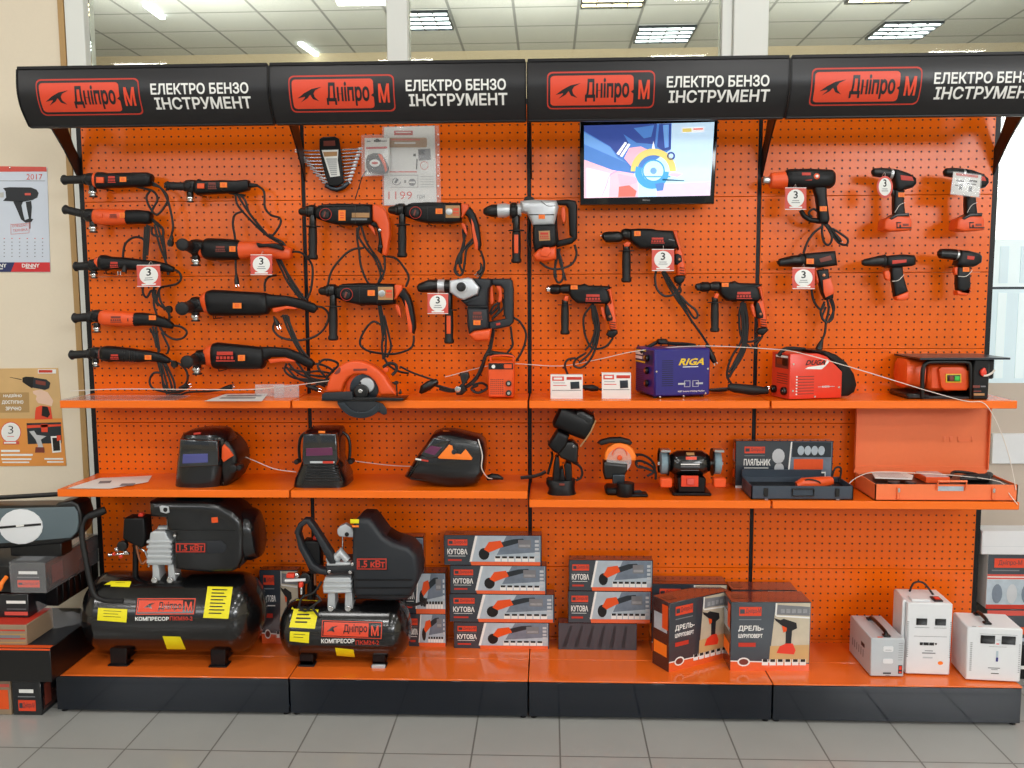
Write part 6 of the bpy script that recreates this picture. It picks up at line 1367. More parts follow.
# ------------------------------------------------------------------ product cartons
def carton(label, b, word, sub='', kind='grinder', logo=True, group='product cartons', cat='carton', split=.34, film=True, strip=.12):
    o = b.o+b.ux*b.w/2
    m = MB(); m.obox(b.o, b.ux*b.w, b.uy*b.d, Vector((0, 0, b.h)), 'carton_side', .0015)
    F = b.front
    m.flat(R4(.004, .006, .996, .994), F, .0004, 'carton_dark')
    m.flat(R4(.01, .01, .99, .99), b.top, .0004, 'carton_top')
    if kind == 'plain':
        for k in range(6): m.flat([(.05+.15*k, .1), (.10+.15*k, .1), (.18+.14*k, .9), (.15+.14*k, .9)], F, .001, 'steel_dark')
    else:
        if kind == 'grinder':
            m.flat([(split, .985), (.985, .985), (.985, strip), (split-.06, strip)], F, .0008, 'pic_light')
            m.flat([(split+.30, .98), (.98, .98), (.98, .45), (split+.2, .35)], F, .001, 'pic_mid')
            m.flat([(split-.02, .985), (split+.006, .985), (split-.055, strip), (split-.08, strip)], F, .0012, 'white_print')
            m.flat([(split-.06, .0), (.985, .0), (.985, strip), (split-.07, strip)], F, .0012, 'pic_strip')
            # tool drawn on the front
            c = (split+.07, .38)
            m.flat([(c[0]+.055*math.cos(a_/2.2), c[1]+.20*math.sin(a_/2.2)) for a_ in range(14)], F, .0014, 'plastic_dark')
            m.flat([(c[0]-.0, c[1]+.15), (c[0]+.05, c[1]+.05), (c[0]+.20, c[1]+.25), (c[0]+.17, c[1]+.45), (c[0]+.05, c[1]+.40)], F, .0018, 'orange_plastic')
            m.flat([(c[0]+.16, c[1]+.38), (c[0]+.19, c[1]+.22), (c[0]+.34, c[1]+.36), (c[0]+.42, c[1]+.42), (c[0]+.40, c[1]+.52), (c[0]+.3, c[1]+.5)], F, .0016, 'steel_dark')
            m.flat(R4(.76, .58, .89, .86), F, .0018, 'grey_print'); m.flat(R4(.77, .62, .88, .7), F, .0022, 'paper_grey')
            for k in range(6): m.flat(R4(.52+.07*k, .13, .58+.07*k, .30), F, .002, 'white_print'); m.flat(R4(.525+.07*k, .24, .575+.07*k, .31), F, .0024, 'black_print')
            for k in range(5): m.flat(R4(.93, .25+.13*k, .97, .33+.13*k), F, .0018, 'grey_enamel')
            lx0, lx1, ly0, ly1 = .04, .24, .66, .86; wy0, wy1 = .36, .55
        elif kind == 'drill':
            m.flat([(.56, .985), (.99, .985), (.99, .115), (.49, .115)], F, .0008, 'pic_beige')
            m.flat([(.58, .96), (.985, .93), (.985, .80), (.57, .82)], F, .0012, 'grey_print')
            for k in range(5): m.flat(R4(.62+.07*k, .84, .67+.07*k, .90), F, .0018, 'paper_grey')
            m.flat([(.555, .985), (.575, .985), (.57, .79), (.985, .76), (.985, .785), (.55, .81)], F, .0015, 'white_print')
            m.flat([(.49, .12), (.99, .12), (.99, .38), (.50, .36)], F, .001, 'wood_tan')
            m.flat([(.54, .77), (.62, .74), (.66, .76), (.82, .70), (.83, .62), (.76, .58), (.64, .66), (.56, .73)], F, .002, 'black_print')
            m.flat([(.64, .66), (.70, .63), (.70, .58), (.66, .56)], F, .0022, 'orange_plastic')
            m.flat([(.69, .62), (.77, .60), (.76, .38), (.69, .38)], F, .0018, 'plastic_grey'); m.flat([(.62, .36), (.70, .40), (.78, .40), (.82, .30), (.80, .24), (.58, .26)], F, .0022, 'red_enamel')
            m.flat([(0.004, .0), (.996, .0), (.996, .10), (.004, .135)], F, .0012, 'pic_strip'); m.flat([(0.004, .135), (.3, .125), (.55, .12), (.55, .135), (.004, .15)], F, .0014, 'white_print')
            for k in range(6): m.flat(R4(.40+.095*k, .08, .48+.095*k, .17), F, .002, 'white_print'); m.flat(R4(.41+.095*k, .13, .47+.095*k, .17), F, .0024, 'black_print')
            m.flat([(.17+.08*math.cos(a_/2.2), .13+.065*math.sin(a_/2.2)) for a_ in range(14)], F, .002, 'white_print'); m.flat([(.17+.06*math.cos(a_/2.2), .13+.045*math.sin(a_/2.2)) for a_ in range(14)], F, .0024, 'dull_red_print')
            lx0, lx1, ly0, ly1 = .10, .38, .80, .93; wy0, wy1 = .57, .66
        elif kind == 'solder':
            m.flat([(.57, .985), (.985, .985), (.985, .02), (.55, .02)], F, .0008, 'pic_mid')
            m.flat(R4(.60, .40, .90, .62), F, .0014, 'orange_plastic'); m.flat(R4(.60, .1, .80, .36), F, .0014, 'pic_beige'); m.flat([(.58, .98), (.98, .98), (.98, .66), (.58, .66)], F, .0012, 'steel_dark')
            for k in range(4): m.flat([(.67+.07*k+.035*math.cos(a_/2), .8+.1*math.sin(a_/2)) for a_ in range(12)], F, .0018, 'pic_light')
            m.flat([(.565, .985), (.58, .985), (.555, .3), (.54, .3)], F, .0012, 'white_print')
            for (cx, cy, rx, ry) in ((.44, .68, .065, .16), (.42, .18, .08, .17), (.45, .42, .05, .12)): m.flat([(cx+rx*math.cos(a_/2.2), cy+ry*math.sin(a_/2.2)) for a_ in range(14)], F, .0016, 'silver_paint')
            m.flat(R4(.80, .1, .93, .35), F, .0018, 'white_print'); m.flat(R4(.81, .14, .92, .32), F, .0022, 'carton_dark')
            m.flat(R4(0.004, 0, .55, .05), F, .0018, 'white_print')
            lx0, lx1, ly0, ly1 = .09, .30, .74, .88; wy0, wy1 = .48, .62
        m.flat(R4(lx0, ly0, lx1, ly1), F, .0016, 'logo_orange'); m.flat(R4(lx0+.01, ly0+(ly1-ly0)*.25, lx0+(lx1-lx0)*.25, ly0+(ly1-ly0)*.75), F, .002, 'carton_dark')
        m.text('Дніпро-М', F, .0022, lx0+(lx1-lx0)*.3, ly0+(ly1-ly0)*.2, lx1-.01, ly1-(ly1-ly0)*.15, 'carton_dark', 0)
        m.flat(R4(lx0, ly0-.06, lx1, ly0-.045), F, .0016, 'grey_print')
        ww = {'grinder': .20, 'drill': .31, 'solder': .27}[kind]
        m.text(word, F, .0018, lx0-.005, wy0, lx0+ww, wy1, 'white_print', .028)
        if not sub: m.flat(R4(lx0, wy0-.06, lx0+ww-.02, wy0-.045), F, .0018, 'white_print')
        if sub: m.text(sub, F, .0018, lx0-.005, wy0-.09, lx0+ww-.01, wy0-.03, 'white_print', .04)
        m.flat(R4(lx0, wy0-.22, lx0+ww*.7, wy0-.16), F, .0018, 'red_print')
        m.flat(R4(.1, .55, .9, .8), b.left, .001, 'pic_light'); m.flat(R4(.1, .2, .9, .38), b.left, .001, 'orange_light'); m.flat(R4(.6, .6, .95, .95), b.left, .0014, 'orange_plastic')
        m.flat(R4(.05, .3, .2, .7), b.top, .001, 'carton_side')
    return tag(m.build('product_carton', None, loc=o), label, cat, group)
b = flat_box(735, 832, 474+9, 440.5, ZR, .05, Y=-.085); b.h = U(780, 441, -.085).z-ZR
carton('dark boxed soldering set standing behind the open grey case', b, 'ПАЯЛЬНИК', '', 'solder')
# open grey case
c8 = lambda u, v: (730+u/7.877, 430+v/7.877)
def open_case(name, label, fl, fr_, bl, top, m_, wall=.004):
    b = corner_box(fl, fr_, bl, top, ZR); b.o.y = max(b.o.y, -D2+.004); return b
b = open_case('x', '', c8(168, 556), c8(970, 560), c8(40, 400), c8(0, 442)[1], 'case_grey')
b.o = Vector((b.o.x, -.285, ZR)); b.ux = Vector((1, 0, 0)); b.uy = Vector((0, 1, 0)); b.w = U(*c8(970, 550), -.285).x-U(*c8(168, 550), -.285).x; b.o.x = U(*c8(168, 550), -.285).x; b.h = U(*c8(500, 442), -.285).z-ZR; b.d = .17
t = thing('tool_case', b.o+b.ux*b.w/2, 'open flat dark grey tool case in front of the soldering set carton', 'tool case', 'open tool cases')
def tray(b, mm, t, inner, kh=.55):
    w = .004; m = MB()
    m.obox(b.o, b.ux*b.w, b.uy*b.d, Vector((0, 0, w)), mm)
    m.obox(b.o, b.ux*b.w, b.uy*w, Vector((0, 0, b.h)), mm).obox(b.pt(0, b.d-w, 0), b.ux*b.w, b.uy*w, Vector((0, 0, b.h)), mm).obox(b.o, b.ux*w, b.uy*b.d, Vector((0, 0, b.h)), mm).obox(b.pt(b.w-w, 0, 0), b.ux*w, b.uy*b.d, Vector((0, 0, b.h)), mm)
    m.build('case_bottom', t)
    MB().obox(b.pt(w, w, w), b.ux*(b.w-2*w), b.uy*(b.d-2*w), Vector((0, 0, b.h*kh)), inner, .002).build('insert', t)
tray(b, 'case_grey', t, 'plastic_black')
for x_ in (.14, .84):
    m = MB(); m.obox(b.front(x_-.02, .25, .006), b.ux*b.w*.04, b.uy*.006, Vector((0, 0, b.h*.6)), 'plastic_dark', .001); m.obox(b.front(x_-.012, .02, .008), b.ux*b.w*.03, b.uy*.004, Vector((0, 0, .004)), 'steel'); m.build('latch', t)
m = MB(); m.tube([b.front(.40, .8, .004), b.front(.40, .3, .004), b.front(.61, .3, .004), b.front(.61, .8, .004)], .003, 'plastic_dark', smooth=False); m.tube([b.front(.40, .8, .004), b.front(.61, .8, .004)], .003, 'plastic_dark', smooth=False); m.build('carry_handle', t)
m = MB(); q = b.pt(b.w*.0, b.d, b.h); m.obox(b.pt(-.0, b.d+.001, b.h-.002), b.ux*b.w*.82, Vector((0, .006, .0)), Vector((0, -.004, .03)), 'case_grey', .001); m.build('lid_edge', t)
m = MB(); m.loft([(b.pt(b.w*.50, b.d*.45, b.h*.75), .012, .02), (b.pt(b.w*.56, b.d*.45, b.h*.9), .02, .022), (b.pt(b.w*.72, b.d*.5, b.h*.9), .022, .024), (b.pt(b.w*.86, b.d*.6, b.h*1.0), .016, .02)], 'orange_plastic', n=2.6)
o = thing('soldering_iron', b.pt(b.w*.68, b.d*.5, b.h*.6), 'orange-red soldering tool lying inside the open grey case', 'soldering iron'); m.build('body', o)
m = MB(); m.tube([b.pt(b.w*.5, b.d*.4, b.h*.9), b.pt(b.w*.6, b.d*.35, b.h*1.25), b.pt(b.w*.7, b.d*.35, b.h*1.1), b.pt(b.w*.74, b.d*.4, b.h*.8)], .003, 'cord_rubber'); m.tube([b.pt(b.w*.86, b.d*.6, b.h), b.pt(b.w*.9, b.d*.6, b.h*1.9), b.pt(b.w*.96, b.d*.6, b.h*1.9), b.pt(b.w*.95, b.d*.6, b.h*.9)], .004, 'cord_rubber'); m.build('power_cord', o)
# open orange case with its lid leaning against the rack
c9 = lambda u, v: (845+u/5.72, 405+v/5.72)
YF2 = -.295
b = Bx((U(*c9(170, 556), YF2).x, YF2, ZR), (1, 0), 1, .22, 1); b.w = U(*c9(985, 556), YF2).x-b.o.x; b.h = U(*c9(500, 455), YF2).z-ZR
t = thing('tool_case', b.o+b.ux*b.w/2, 'large open orange tool case with raised lid, right end of the lower shelf', 'tool case', 'open tool cases')
tray(b, 'case_orange', t, 'plastic_dark', .84)
x0, x1 = U(*c9(55, 200), -.03).x, U(*c9(815, 200), -.03).x
b0 = MB(); zl = U(*c9(400, 365), -.06).z; ztp = Z1-.034
b0.box((b.o.x, -.062, ZR+b.h-.004), (b.o.x+b.w, -.058, ZR+b.h+.02), 'case_orange')
b0.box((b.o.x, -.058, ZR+b.h), (b.o.x+b.w, -.054, ztp), 'case_orange', .001).box((b.o.x, -.074, ZR+b.h+.01), (b.o.x+.004, -.056, ztp), 'case_orange').box((b.o.x+b.w-.004, -.074, ZR+b.h+.01), (b.o.x+b.w, -.056, ztp), 'case_orange').box((b.o.x, -.074, ztp-.004), (b.o.x+b.w, -.056, ztp), 'case_orange')
b0.build('lid', t, 'raised orange lid')
m = MB(); LD = lambda u, v, d: Vector((b.o.x+b.w*u, -.0585-d, ZR+b.h+(ztp-ZR-b.h)*v))
for r in ((.66, .44, .68, .52), (.71, .44, .73, .52), (.77, .44, .78, .52), (.87, .44, .88, .52), (.77, .44, .88, .455)): m.slab(R4(*r), LD, 0, .002, 'case_orange', .0008, inset=.002)
m.build('lid_embossing', t)
for x_ in (.165, .83):
    m = MB(); m.obox(b.front(x_-.015, .12, .007), b.ux*b.w*.022, b.uy*.007, Vector((0, 0, b.h*.75)), 'case_orange', .002).obox(b.front(x_-.012, .55, .011), b.ux*b.w*.016, b.uy*.004, Vector((0, 0, b.h*.25)), 'steel', .001); m.build('latch', t)
m = MB(); m.tube([b.front(.43, .70, .004), b.front(.43, 1.25, .012), b.front(.63, 1.25, .012), b.front(.63, .70, .004)], .0042, 'case_orange', smooth=False); m.flat(R4(.44, .62, .62, .9), b.front, .001, 'pic_light'); m.build('carry_handle', t)
def inside(name, label, cat, build):
    m = MB(); build(m); tag(m.build(name, None, loc=b.pt(b.w*.5, b.d*.5, b.h*.6)), label, cat)
zz = b.h*.84+.004
def it1(m):
    m.slab([(.05, .35), (.30, .25), (.36, .55), (.34, .8), (.10, .85)], lambda u, v, d: b.pt(u*b.w, v*b.d, zz+.012+d), 0, .003, 'paper')
    for k in range(4): m.flat([(.10, .42+.1*k), (.29, .36+.1*k), (.29, .38+.1*k), (.10, .44+.1*k)], lambda u, v, d: b.pt(u*b.w, v*b.d, zz+.0155+d), 0, 'grey_print')
inside('leaflet', 'white manual lying in the left part of the open orange case', 'leaflet', it1)
inside('small_box', 'small orange box with pale top in the middle of the orange case', 'box', lambda m: m.obox(b.pt(b.w*.40, b.d*.25, zz), b.ux*b.w*.17, b.uy*b.d*.5, Vector((0, 0, .022)), 'orange_plastic', .001).obox(b.pt(b.w*.405, b.d*.27, zz+.022), b.ux*b.w*.16, b.uy*b.d*.46, Vector((0, 0, .001)), 'pic_light'))
def it3(m):
    m.tube([b.pt(b.w*.62, b.d*.5, zz+.012), b.pt(b.w*.7, b.d*.75, zz+.02), b.pt(b.w*.82, b.d*.6, zz+.018), b.pt(b.w*.78, b.d*.3, zz+.015), b.pt(b.w*.66, b.d*.35, zz+.012)], .006, 'cord_rubber').loft([(b.pt(b.w*.7, b.d*.45, zz+.012), .012, .014), (b.pt(b.w*.85, b.d*.35, zz+.016), .016, .018), (b.pt(b.w*.92, b.d*.6, zz+.016), .012, .014)], 'rubber')
inside('sander', 'black power tool with coiled cord in the right part of the orange case', 'power tool', it3)
def it4(m):
    for c_, r_ in (((.16, .2), .022), ((.28, .18), .02)): m.cyl(b.pt(b.w*c_[0], b.d*c_[1], zz), b.pt(b.w*c_[0], b.d*c_[1], zz+.008), r_, 'steel_dark', bev=.002)
inside('sanding_disc', 'dark round discs at the front left of the orange case', 'disc', it4)
# ------------------------------------------------------------------ compressors on the base deck
def cylmap(fr, Yc, zc, r):
    def P(u, v, d):
        px, py = fr.ox+u/fr.sc, fr.oy+v/fr.sc
        y = Yc-r
        for _ in range(12):
            q = U(px, py, y); h = max(-.999, min(.999, (q.z-zc)/r)); y = Yc-(r)*math.sqrt(1-h*h)
        h = (q.z-zc)/r; h = max(-.999, min(.999, h)); n = Vector((0, -math.sqrt(1-h*h), h))
        return Vector((q.x, Yc, zc))+n*(r+d)
    return P
def grid(b, P, pts4, d, m, n=6):
    # quad given by its four corners (tl, tr, br, bl), cut in rows to follow the tank
    tl, tr, br, bl = pts4; vs = []
    for i in range(n+1):
        k = i/n
        for a, c in ((tl, bl), (tr, br)): vs.append(P(a[0]+(c[0]-a[0])*k, a[1]+(c[1]-a[1])*k, d))
    b.add(vs, [(2*i, 2*i+1, 2*i+3, 2*i+2) for i in range(n)], m)
def ctext(b, st, P, d, u0, v0, u1, v1, m, bold=.03, shear=0): b.text(st, lambda a, c, dd: P(a, c, dd), d, u0, v1, u1, v0, m, bold, shear, cuts=5)
def tank(label, fr, uL, uR, vT, vB, Yc, name='air_compressor'):
    zt = U(fr.ox+uL/fr.sc, fr.oy+vT/fr.sc, Yc).z; zb = U(fr.ox, fr.oy+vB/fr.sc, Yc).z
    # silhouette of a cylinder seen from slightly above: close to its centre plane
    r = (zt-zb)/2*.985; zc = (zt+zb)/2+.004
    xl, xr = U(fr.ox+uL/fr.sc, 620, Yc-.0).x, U(fr.ox+uR/fr.sc, 620, Yc-.0).x
    t = thing(name, ((xl+xr)/2, Yc, ZB), label, 'air compressor', 'air compressors')
    b = MB(); st = []
    L = r*.62
    for k in range(7):
        a_ = math.pi/2*k/6; st.append((Vector((xl+L*(1-math.cos(a_)), Yc, zc)), max(.004, r*math.sin(a_)), max(.004, r*math.sin(a_))))
    st += [(Vector((xl+L+.004, Yc, zc)), r, r), (Vector((xr-L-.004, Yc, zc)), r, r)]
    for k in range(6, -1, -1):
        a_ = math.pi/2*k/6; st.append((Vector((xr-L*(1-math.cos(a_)), Yc, zc)), max(.004, r*math.sin(a_)), max(.004, r*math.sin(a_))))
    b.loft(st, 'tank_black', seg=48); b.build('tank', t, 'glossy black air tank')
    return t, cylmap(fr, Yc, zc, r), r, zc, xl, xr
RF = Fr(70, 490, 4.04, -.205); RF.front = 0
YC = -.205
t, P, r, zc, xl, xr = tank('large air compressor with yellow labels and an upright curved handle, left on the base deck', RF, 74, 788, 333, 642, YC)
for k, (u0, u1) in enumerate(((188, 255), (588, 648))):
    x0, x1 = U(70+u0/4.04, 650, YC-.05).x, U(70+u1/4.04, 650, YC-.05).x
    b = MB(); 
    for yy in (YC-.105, YC+.07): b.box((x0, yy, ZB), (x1, yy+.035, zc-r*.62), 'black_metal', .003); b.box((x0-.006, yy-.01, ZB), (x1+.006, yy+.045, ZB+.006), 'black_metal', .001)
    b.box((x0, YC-.10, zc-r*1.06), (x1, YC+.10, zc-r*.9), 'black_metal', .003); b.build('leg', t)
b = MB(); grid(b, P, ((270, 435), (512, 435), (505, 505), (262, 508)), .0006, 'black_print'); grid(b, P, ((274, 438), (508, 438), (501, 502), (266, 504)), .001, 'logo_orange'); grid(b, P, ((277, 442), (504, 442), (498, 498), (270, 500)), .0014, 'tank_black'); grid(b, P, ((280, 446), (458, 446), (455, 492), (274, 494)), .0018, 'logo_orange')
ctext(b, 'Дніпро', P, .0028, 358, 452, 452, 490, 'tank_black', .02); ctext(b, 'М', P, .0028, 465, 452, 494, 490, 'logo_orange', .02)
b.flat([(300, 476), (322, 460), (345, 456), (328, 466), (332, 480), (318, 474)], P, .0028, 'tank_black')
b.build('logo', t, 'orange brand badge'); b = MB(); ctext(b, 'КОМПРЕСОР', P, .0015, 264, 512, 400, 528, 'white_print', .028); ctext(b, 'ПКМ50-2', P, .0015, 404, 510, 496, 527, 'red_print', .022); b.build('lettering', t, 'white and red lettering')
for k, (q, lines) in enumerate(((((175, 358), (254, 358), (240, 393), (163, 390)), 2), (((114, 476), (232, 482), (228, 535), (110, 526)), 3), (((556, 390), (658, 392), (640, 520), (538, 516)), 8), (((374, 590), (446, 592), (468, 643), (392, 642)), 0))):
    b = MB(); grid(b, P, q, .0008, 'yellow_label')
    tl, tr, br, bl = q
    for i in range(lines):
        y0_ = (i+.8)/(lines+1.4); L4 = lambda s_, y: (tl[0]+(tr[0]-tl[0])*s_+(bl[0]-tl[0])*y, tl[1]+(tr[1]-tl[1])*s_+(bl[1]-tl[1])*y)
        b.flat([L4(.2, y0_), L4(.8-.1*(i % 2), y0_), L4(.8-.1*(i % 2), y0_+.035), L4(.2, y0_+.035)], P, .0022, 'black_print')
    b.build('warning_label', t, 'yellow warning label')
# motor and pump cover
MC = Fr(70, 490, 4.04, YC); MC.front = .10
Part(MC).slab([(315, 50), (340, 47), (540, 48), (600, 58), (655, 88), (690, 125), (700, 180), (698, 270), (680, 318), (650, 334), (560, 338), (480, 332), (418, 325), (418, 178), (386, 165), (384, 116), (318, 112)], -.10, .09, 'shell_black', .022).build('motor_cover', t, 'dark grey motor cover')
b = MB(); f = MC
b.loft([(f.P(650, 205), .10, .09), (f.P(705, 205), .10, .09), (f.P(728, 203), .09, .08), (f.P(738, 202), .065, .06)], 'shell_black', n=2.6, seg=32); b.build('fan_cover', t)
p = Part(MC.at(MC.Y)); p.f.front = .10
p.rect(386, 160, 668, 164, -.1005, -.1015, 'plastic_dark'); p.slab([(430, 206), (612, 204), (632, 222), (630, 245), (612, 256), (430, 254)], -.1002, -.103, 'plastic_grey', .001); p.build('cover_seam', t)
p = Part(MC); p.rect(426, 210, 552, 254, -.1035, -.1045, 'black_print'); p.rect(430, 214, 548, 250, -.1046, -.105, 'red_print'); p.rect(434, 218, 544, 246, -.105, -.1053, 'black_print'); p.text('1.5 кВт', 444, 218, 540, 244, -.1058, 'red_print', .03); p.build('power_label', t, 'red and black power label')
p = Part(MC); p.slab([(363, 66), (372, 62), (400, 66), (404, 90), (390, 94), (368, 88)], -.1005, -.106, 'alu_cast', .002); p.disc(388, 78, 9, -.106, -.107, 'plastic_dark'); p.build('bracket', t, 'pale metal bracket')
p = Part(MC); p.disc(424, 184, 6, -.1, -.104, 'chrome'); p.rect(572, 110, 598, 132, -.1005, -.1015, 'orange_plastic', rot=-.08); p.build('cover_bolt', t)
PU = Fr(70, 490, 4.04, YC-.03); PU.front = .03
p = Part(PU)
p.slab([(330, 170), (345, 162), (390, 162), (402, 190), (412, 200), (416, 300), (325, 300), (315, 285), (318, 240), (326, 200)], -.045, .05, 'alu_cast', .006)
for k in range(5): p.rect(318, 200+20*k, 420, 210+20*k, -.05, .052, 'alu_cast', .002)
p.build('pump', t, 'cast aluminium pump')
for u_ in (345, 408):
    p = Part(PU); p.slab([(u_-14, 300), (u_+10, 300), (u_+16, 345), (u_+18, 368), (u_-18, 368), (u_-12, 345)], -.03, .03, 'alu_cast', .004); p.disc(u_, 362, 14, -.035, -.042, 'chrome', seg=6); p.build('pump_foot', t, 'cast aluminium foot')
p = Part(PU); p.b.loft([(p.f.P(340, 185), .012, .012), (p.f.P(352, 165), .014, .014), (p.f.P(385, 165), .014, .014)], 'alu_cast'); p.b.cyl(p.f.P(381, 120), p.f.P(381, 168), .003, 'chrome'); p.b.cyl(p.f.P(418, 340, -.02), p.f.P(440, 342, -.02), .006, 'chrome'); p.build('pump_head', t)
p = Part(PU); p.rect(334, 370, 375, 384, -.04, .04, 'black_metal'); p.rect(395, 370, 445, 384, -.04, .04, 'black_metal'); p.build('mount_plate', t)
Part(PU).slab([(218, 120), (224, 112), (300, 112), (306, 190), (300, 222), (290, 235), (224, 205), (214, 195)], -.035, .035, 'plastic_black', .007).build('pressure_switch', t)
p = Part(PU); p.disc(275, 108, 10, -.01, .01, 'red_enamel'); p.build('switch_knob', t, 'red knob')
p = Part(PU); p.b.cyl(p.f.P(252, 225), p.f.P(250, 360), .011, 'black_metal').cyl(p.f.P(215, 210, -.03), p.f.P(215, 235, -.03), .018, 'plastic_dark', bev=.002); p.disc(218, 222, 20, -.05, -.03, 'plastic_dark', .003); p.build('gauge', t)
p = Part(PU); p.b.cyl(p.f.P(158, 262, -.03), p.f.P(240, 256, -.03), .005, 'chrome'); p.b.ball(p.f.P(160, 262, -.03), .008, 'chrome'); p.b.ball(p.f.P(190, 240, -.03), .010, 'chrome'); p.b.ball(p.f.P(182, 256, -.04), .007, 'red_enamel'); p.b.ball(p.f.P(205, 268, -.03), .008, 'red_enamel'); p.b.ball(p.f.P(225, 250, -.03), .009, 'chrome'); p.build('air_outlet', t, 'shiny air outlet with red taps')
p = Part(PU); p.b.tube([p.f.P(262, 210, -.02), p.f.P(270, 260, -.02), p.f.P(285, 300, -.02), p.f.P(300, 290, -.01), p.f.P(320, 280, 0)], .005, 'copper'); p.b.tube([p.f.P(255, 240, 0), p.f.P(290, 260, 0), p.f.P(305, 320, 0)], .004, 'chrome'); p.build('air_pipe', t, 'copper coloured pipe')
HN = Fr(70, 490, 4.04, YC); HN.front = 0
b = MB(); b.tube([HN.Q(140, 82, -.05), HN.Q(110, 92, -.06), HN.Q(70, 108, -.07), HN.Q(50, 140, -.08), HN.Q(50, 200, -.09), HN.Q(66, 290, -.10), HN.Q(84, 380, -.11), HN.Q(105, 430, -.12), HN.Q(150, 448, -.125), HN.Q(218, 450, -.125)], .011, 'rubber', seg=12); b.loft([(HN.Q(143, 80, -.05), .014, .014), (HN.Q(128, 86, -.055), .016, .016), (HN.Q(80, 104, -.066), .015, .015)], 'rubber'); b.build('carry_handle', t)
# small compressor
SF = Fr(250, 500, 4.04, -.215); SF.front = 0
YC = -.215
t, P, r, zc, xl, xr = tank('small air compressor with a loop handle on its grey cover, right of the large one', SF, 126, 652, 402, 628, YC)
for k, (u0, u1) in enumerate(((208, 262), (500, 550))):
    x0, x1 = U(250+u0/4.04, 650, YC-.05).x, U(250+u1/4.04, 650, YC-.05).x
    b = MB()
    for yy in (YC-.08, YC+.05): b.box((x0, yy, ZB), (x1, yy+.03, zc-r*.62), 'black_metal', .003); b.box((x0-.005, yy-.008, ZB), (x1+.005, yy+.038, ZB+.006), 'rubber', .001)
    b.box((x0, YC-.08, zc-r*1.07), (x1, YC+.08, zc-r*.9), 'black_metal', .003)
    if k: b.box((x0-.002, YC-.092, zc-r*1.25), (x1+.002, YC-.075, zc-r*1.0), 'alu_cast', .003)
    b.build('leg', t)
b = MB(); grid(b, P, ((288, 482), (538, 490), (535, 565), (285, 556)), .0006, 'black_print'); grid(b, P, ((292, 486), (534, 494), (531, 561), (289, 552)), .001, 'logo_orange'); grid(b, P, ((295, 489), (531, 497), (528, 558), (292, 549)), .0014, 'tank_black'); grid(b, P, ((300, 493), (480, 499), (478, 553), (297, 546)), .0018, 'logo_orange')
ctext(b, 'Дніпро', P, .0028, 378, 502, 474, 542, 'tank_black', .02); ctext(b, 'М', P, .0028, 490, 508, 520, 548, 'logo_orange', .02); b.flat([(310, 532), (332, 512), (356, 508), (338, 518), (342, 534), (328, 528)], P, .0028, 'tank_black')
b.build('logo', t, 'orange brand badge'); b = MB(); ctext(b, 'КОМПРЕСОР', P, .0015, 288, 560, 422, 578, 'white_print', .028); ctext(b, 'ПКМ24-2', P, .0015, 427, 566, 522, 584, 'red_print', .022); b.build('lettering', t, 'white and red lettering')
for k, (q, lines) in enumerate(((((188, 402), (285, 404), (262, 520), (158, 514)), 6), (((162, 530), (240, 534), (238, 578), (160, 570)), 2), (((344, 596), (418, 604), (424, 634), (350, 628)), 0))):
    b = MB(); grid(b, P, q, .0008, 'yellow_label'); tl, tr, br, bl = q
    for i in range(lines):
        y0_ = (i+.8)/(lines+1.4); L4 = lambda s_, y: (tl[0]+(tr[0]-tl[0])*s_+(bl[0]-tl[0])*y, tl[1]+(tr[1]-tl[1])*s_+(bl[1]-tl[1])*y)
        b.flat([L4(.2, y0_), L4(.8-.1*(i % 2), y0_), L4(.8-.1*(i % 2), y0_+.05), L4(.2, y0_+.05)], P, .0022, 'black_print')
    b.build('warning_label', t, 'yellow warning label')
SC = Fr(250, 500, 4.04, YC); SC.front = .09
Part(SC).slab([(412, 108), (425, 84), (440, 74), (482, 76), (500, 95), (540, 150), (575, 172), (640, 192), (672, 225), (685, 290), (680, 330), (652, 392), (632, 408), (560, 412), (430, 400), (418, 380), (414, 300), (330, 304), (300, 296), (300, 268), (410, 262)], -.09, .08, 'plastic_grey', .02).build('motor_cover', t, 'dark grey motor cover')
Part(SC).slab([(176, 130), (190, 100), (215, 78), (240, 80), (262, 110), (330, 215), (345, 262), (318, 262), (290, 210), (248, 130), (226, 100), (205, 115), (198, 140), (215, 190), (255, 262), (285, 280), (310, 284), (312, 308), (275, 304), (235, 280), (192, 200)], -.085, -.04, 'plastic_grey', .012, inset=.006).build('loop_handle', t)
p = Part(SC); p.slab([(546, 152), (600, 180), (625, 190), (625, 215), (600, 228), (560, 205), (545, 180)], -.06, .06, 'plastic_black', .01)
for v_ in (320, 352, 382): p.rect(425, v_, 655, v_+5, -.0905, -.094, 'plastic_black')
p.build('cover_rib', t)
p = Part(SC); p.rect(428, 232, 556, 284, -.0905, -.0915, 'black_print'); p.rect(432, 236, 552, 280, -.0916, -.092, 'red_print'); p.rect(436, 240, 548, 276, -.092, -.0923, 'black_print'); p.text('1.5 кВт', 438, 242, 546, 272, -.0928, 'red_print', .03); p.build('power_label', t, 'red and black power label')
p = Part(SC); p.slab([(342, 130), (352, 118), (375, 108), (400, 124), (416, 150), (412, 164), (350, 160), (342, 148)], -.05, -.02, 'alu_cast', .004); p.disc(382, 150, 9, -.051, -.053, 'plastic_dark'); p.b.cyl(p.f.P(362, 160, -.04), p.f.P(362, 215, -.04), .003, 'chrome'); p.build('bracket', t, 'pale metal bracket')
p = Part(SC); p.rect(405, 78, 440, 94, -.086, -.092, 'yellow_label'); p.rect(412, 102, 440, 110, -.0905, -.092, 'orange_light'); p.build('cover_sticker', t)
p = Part(SC)
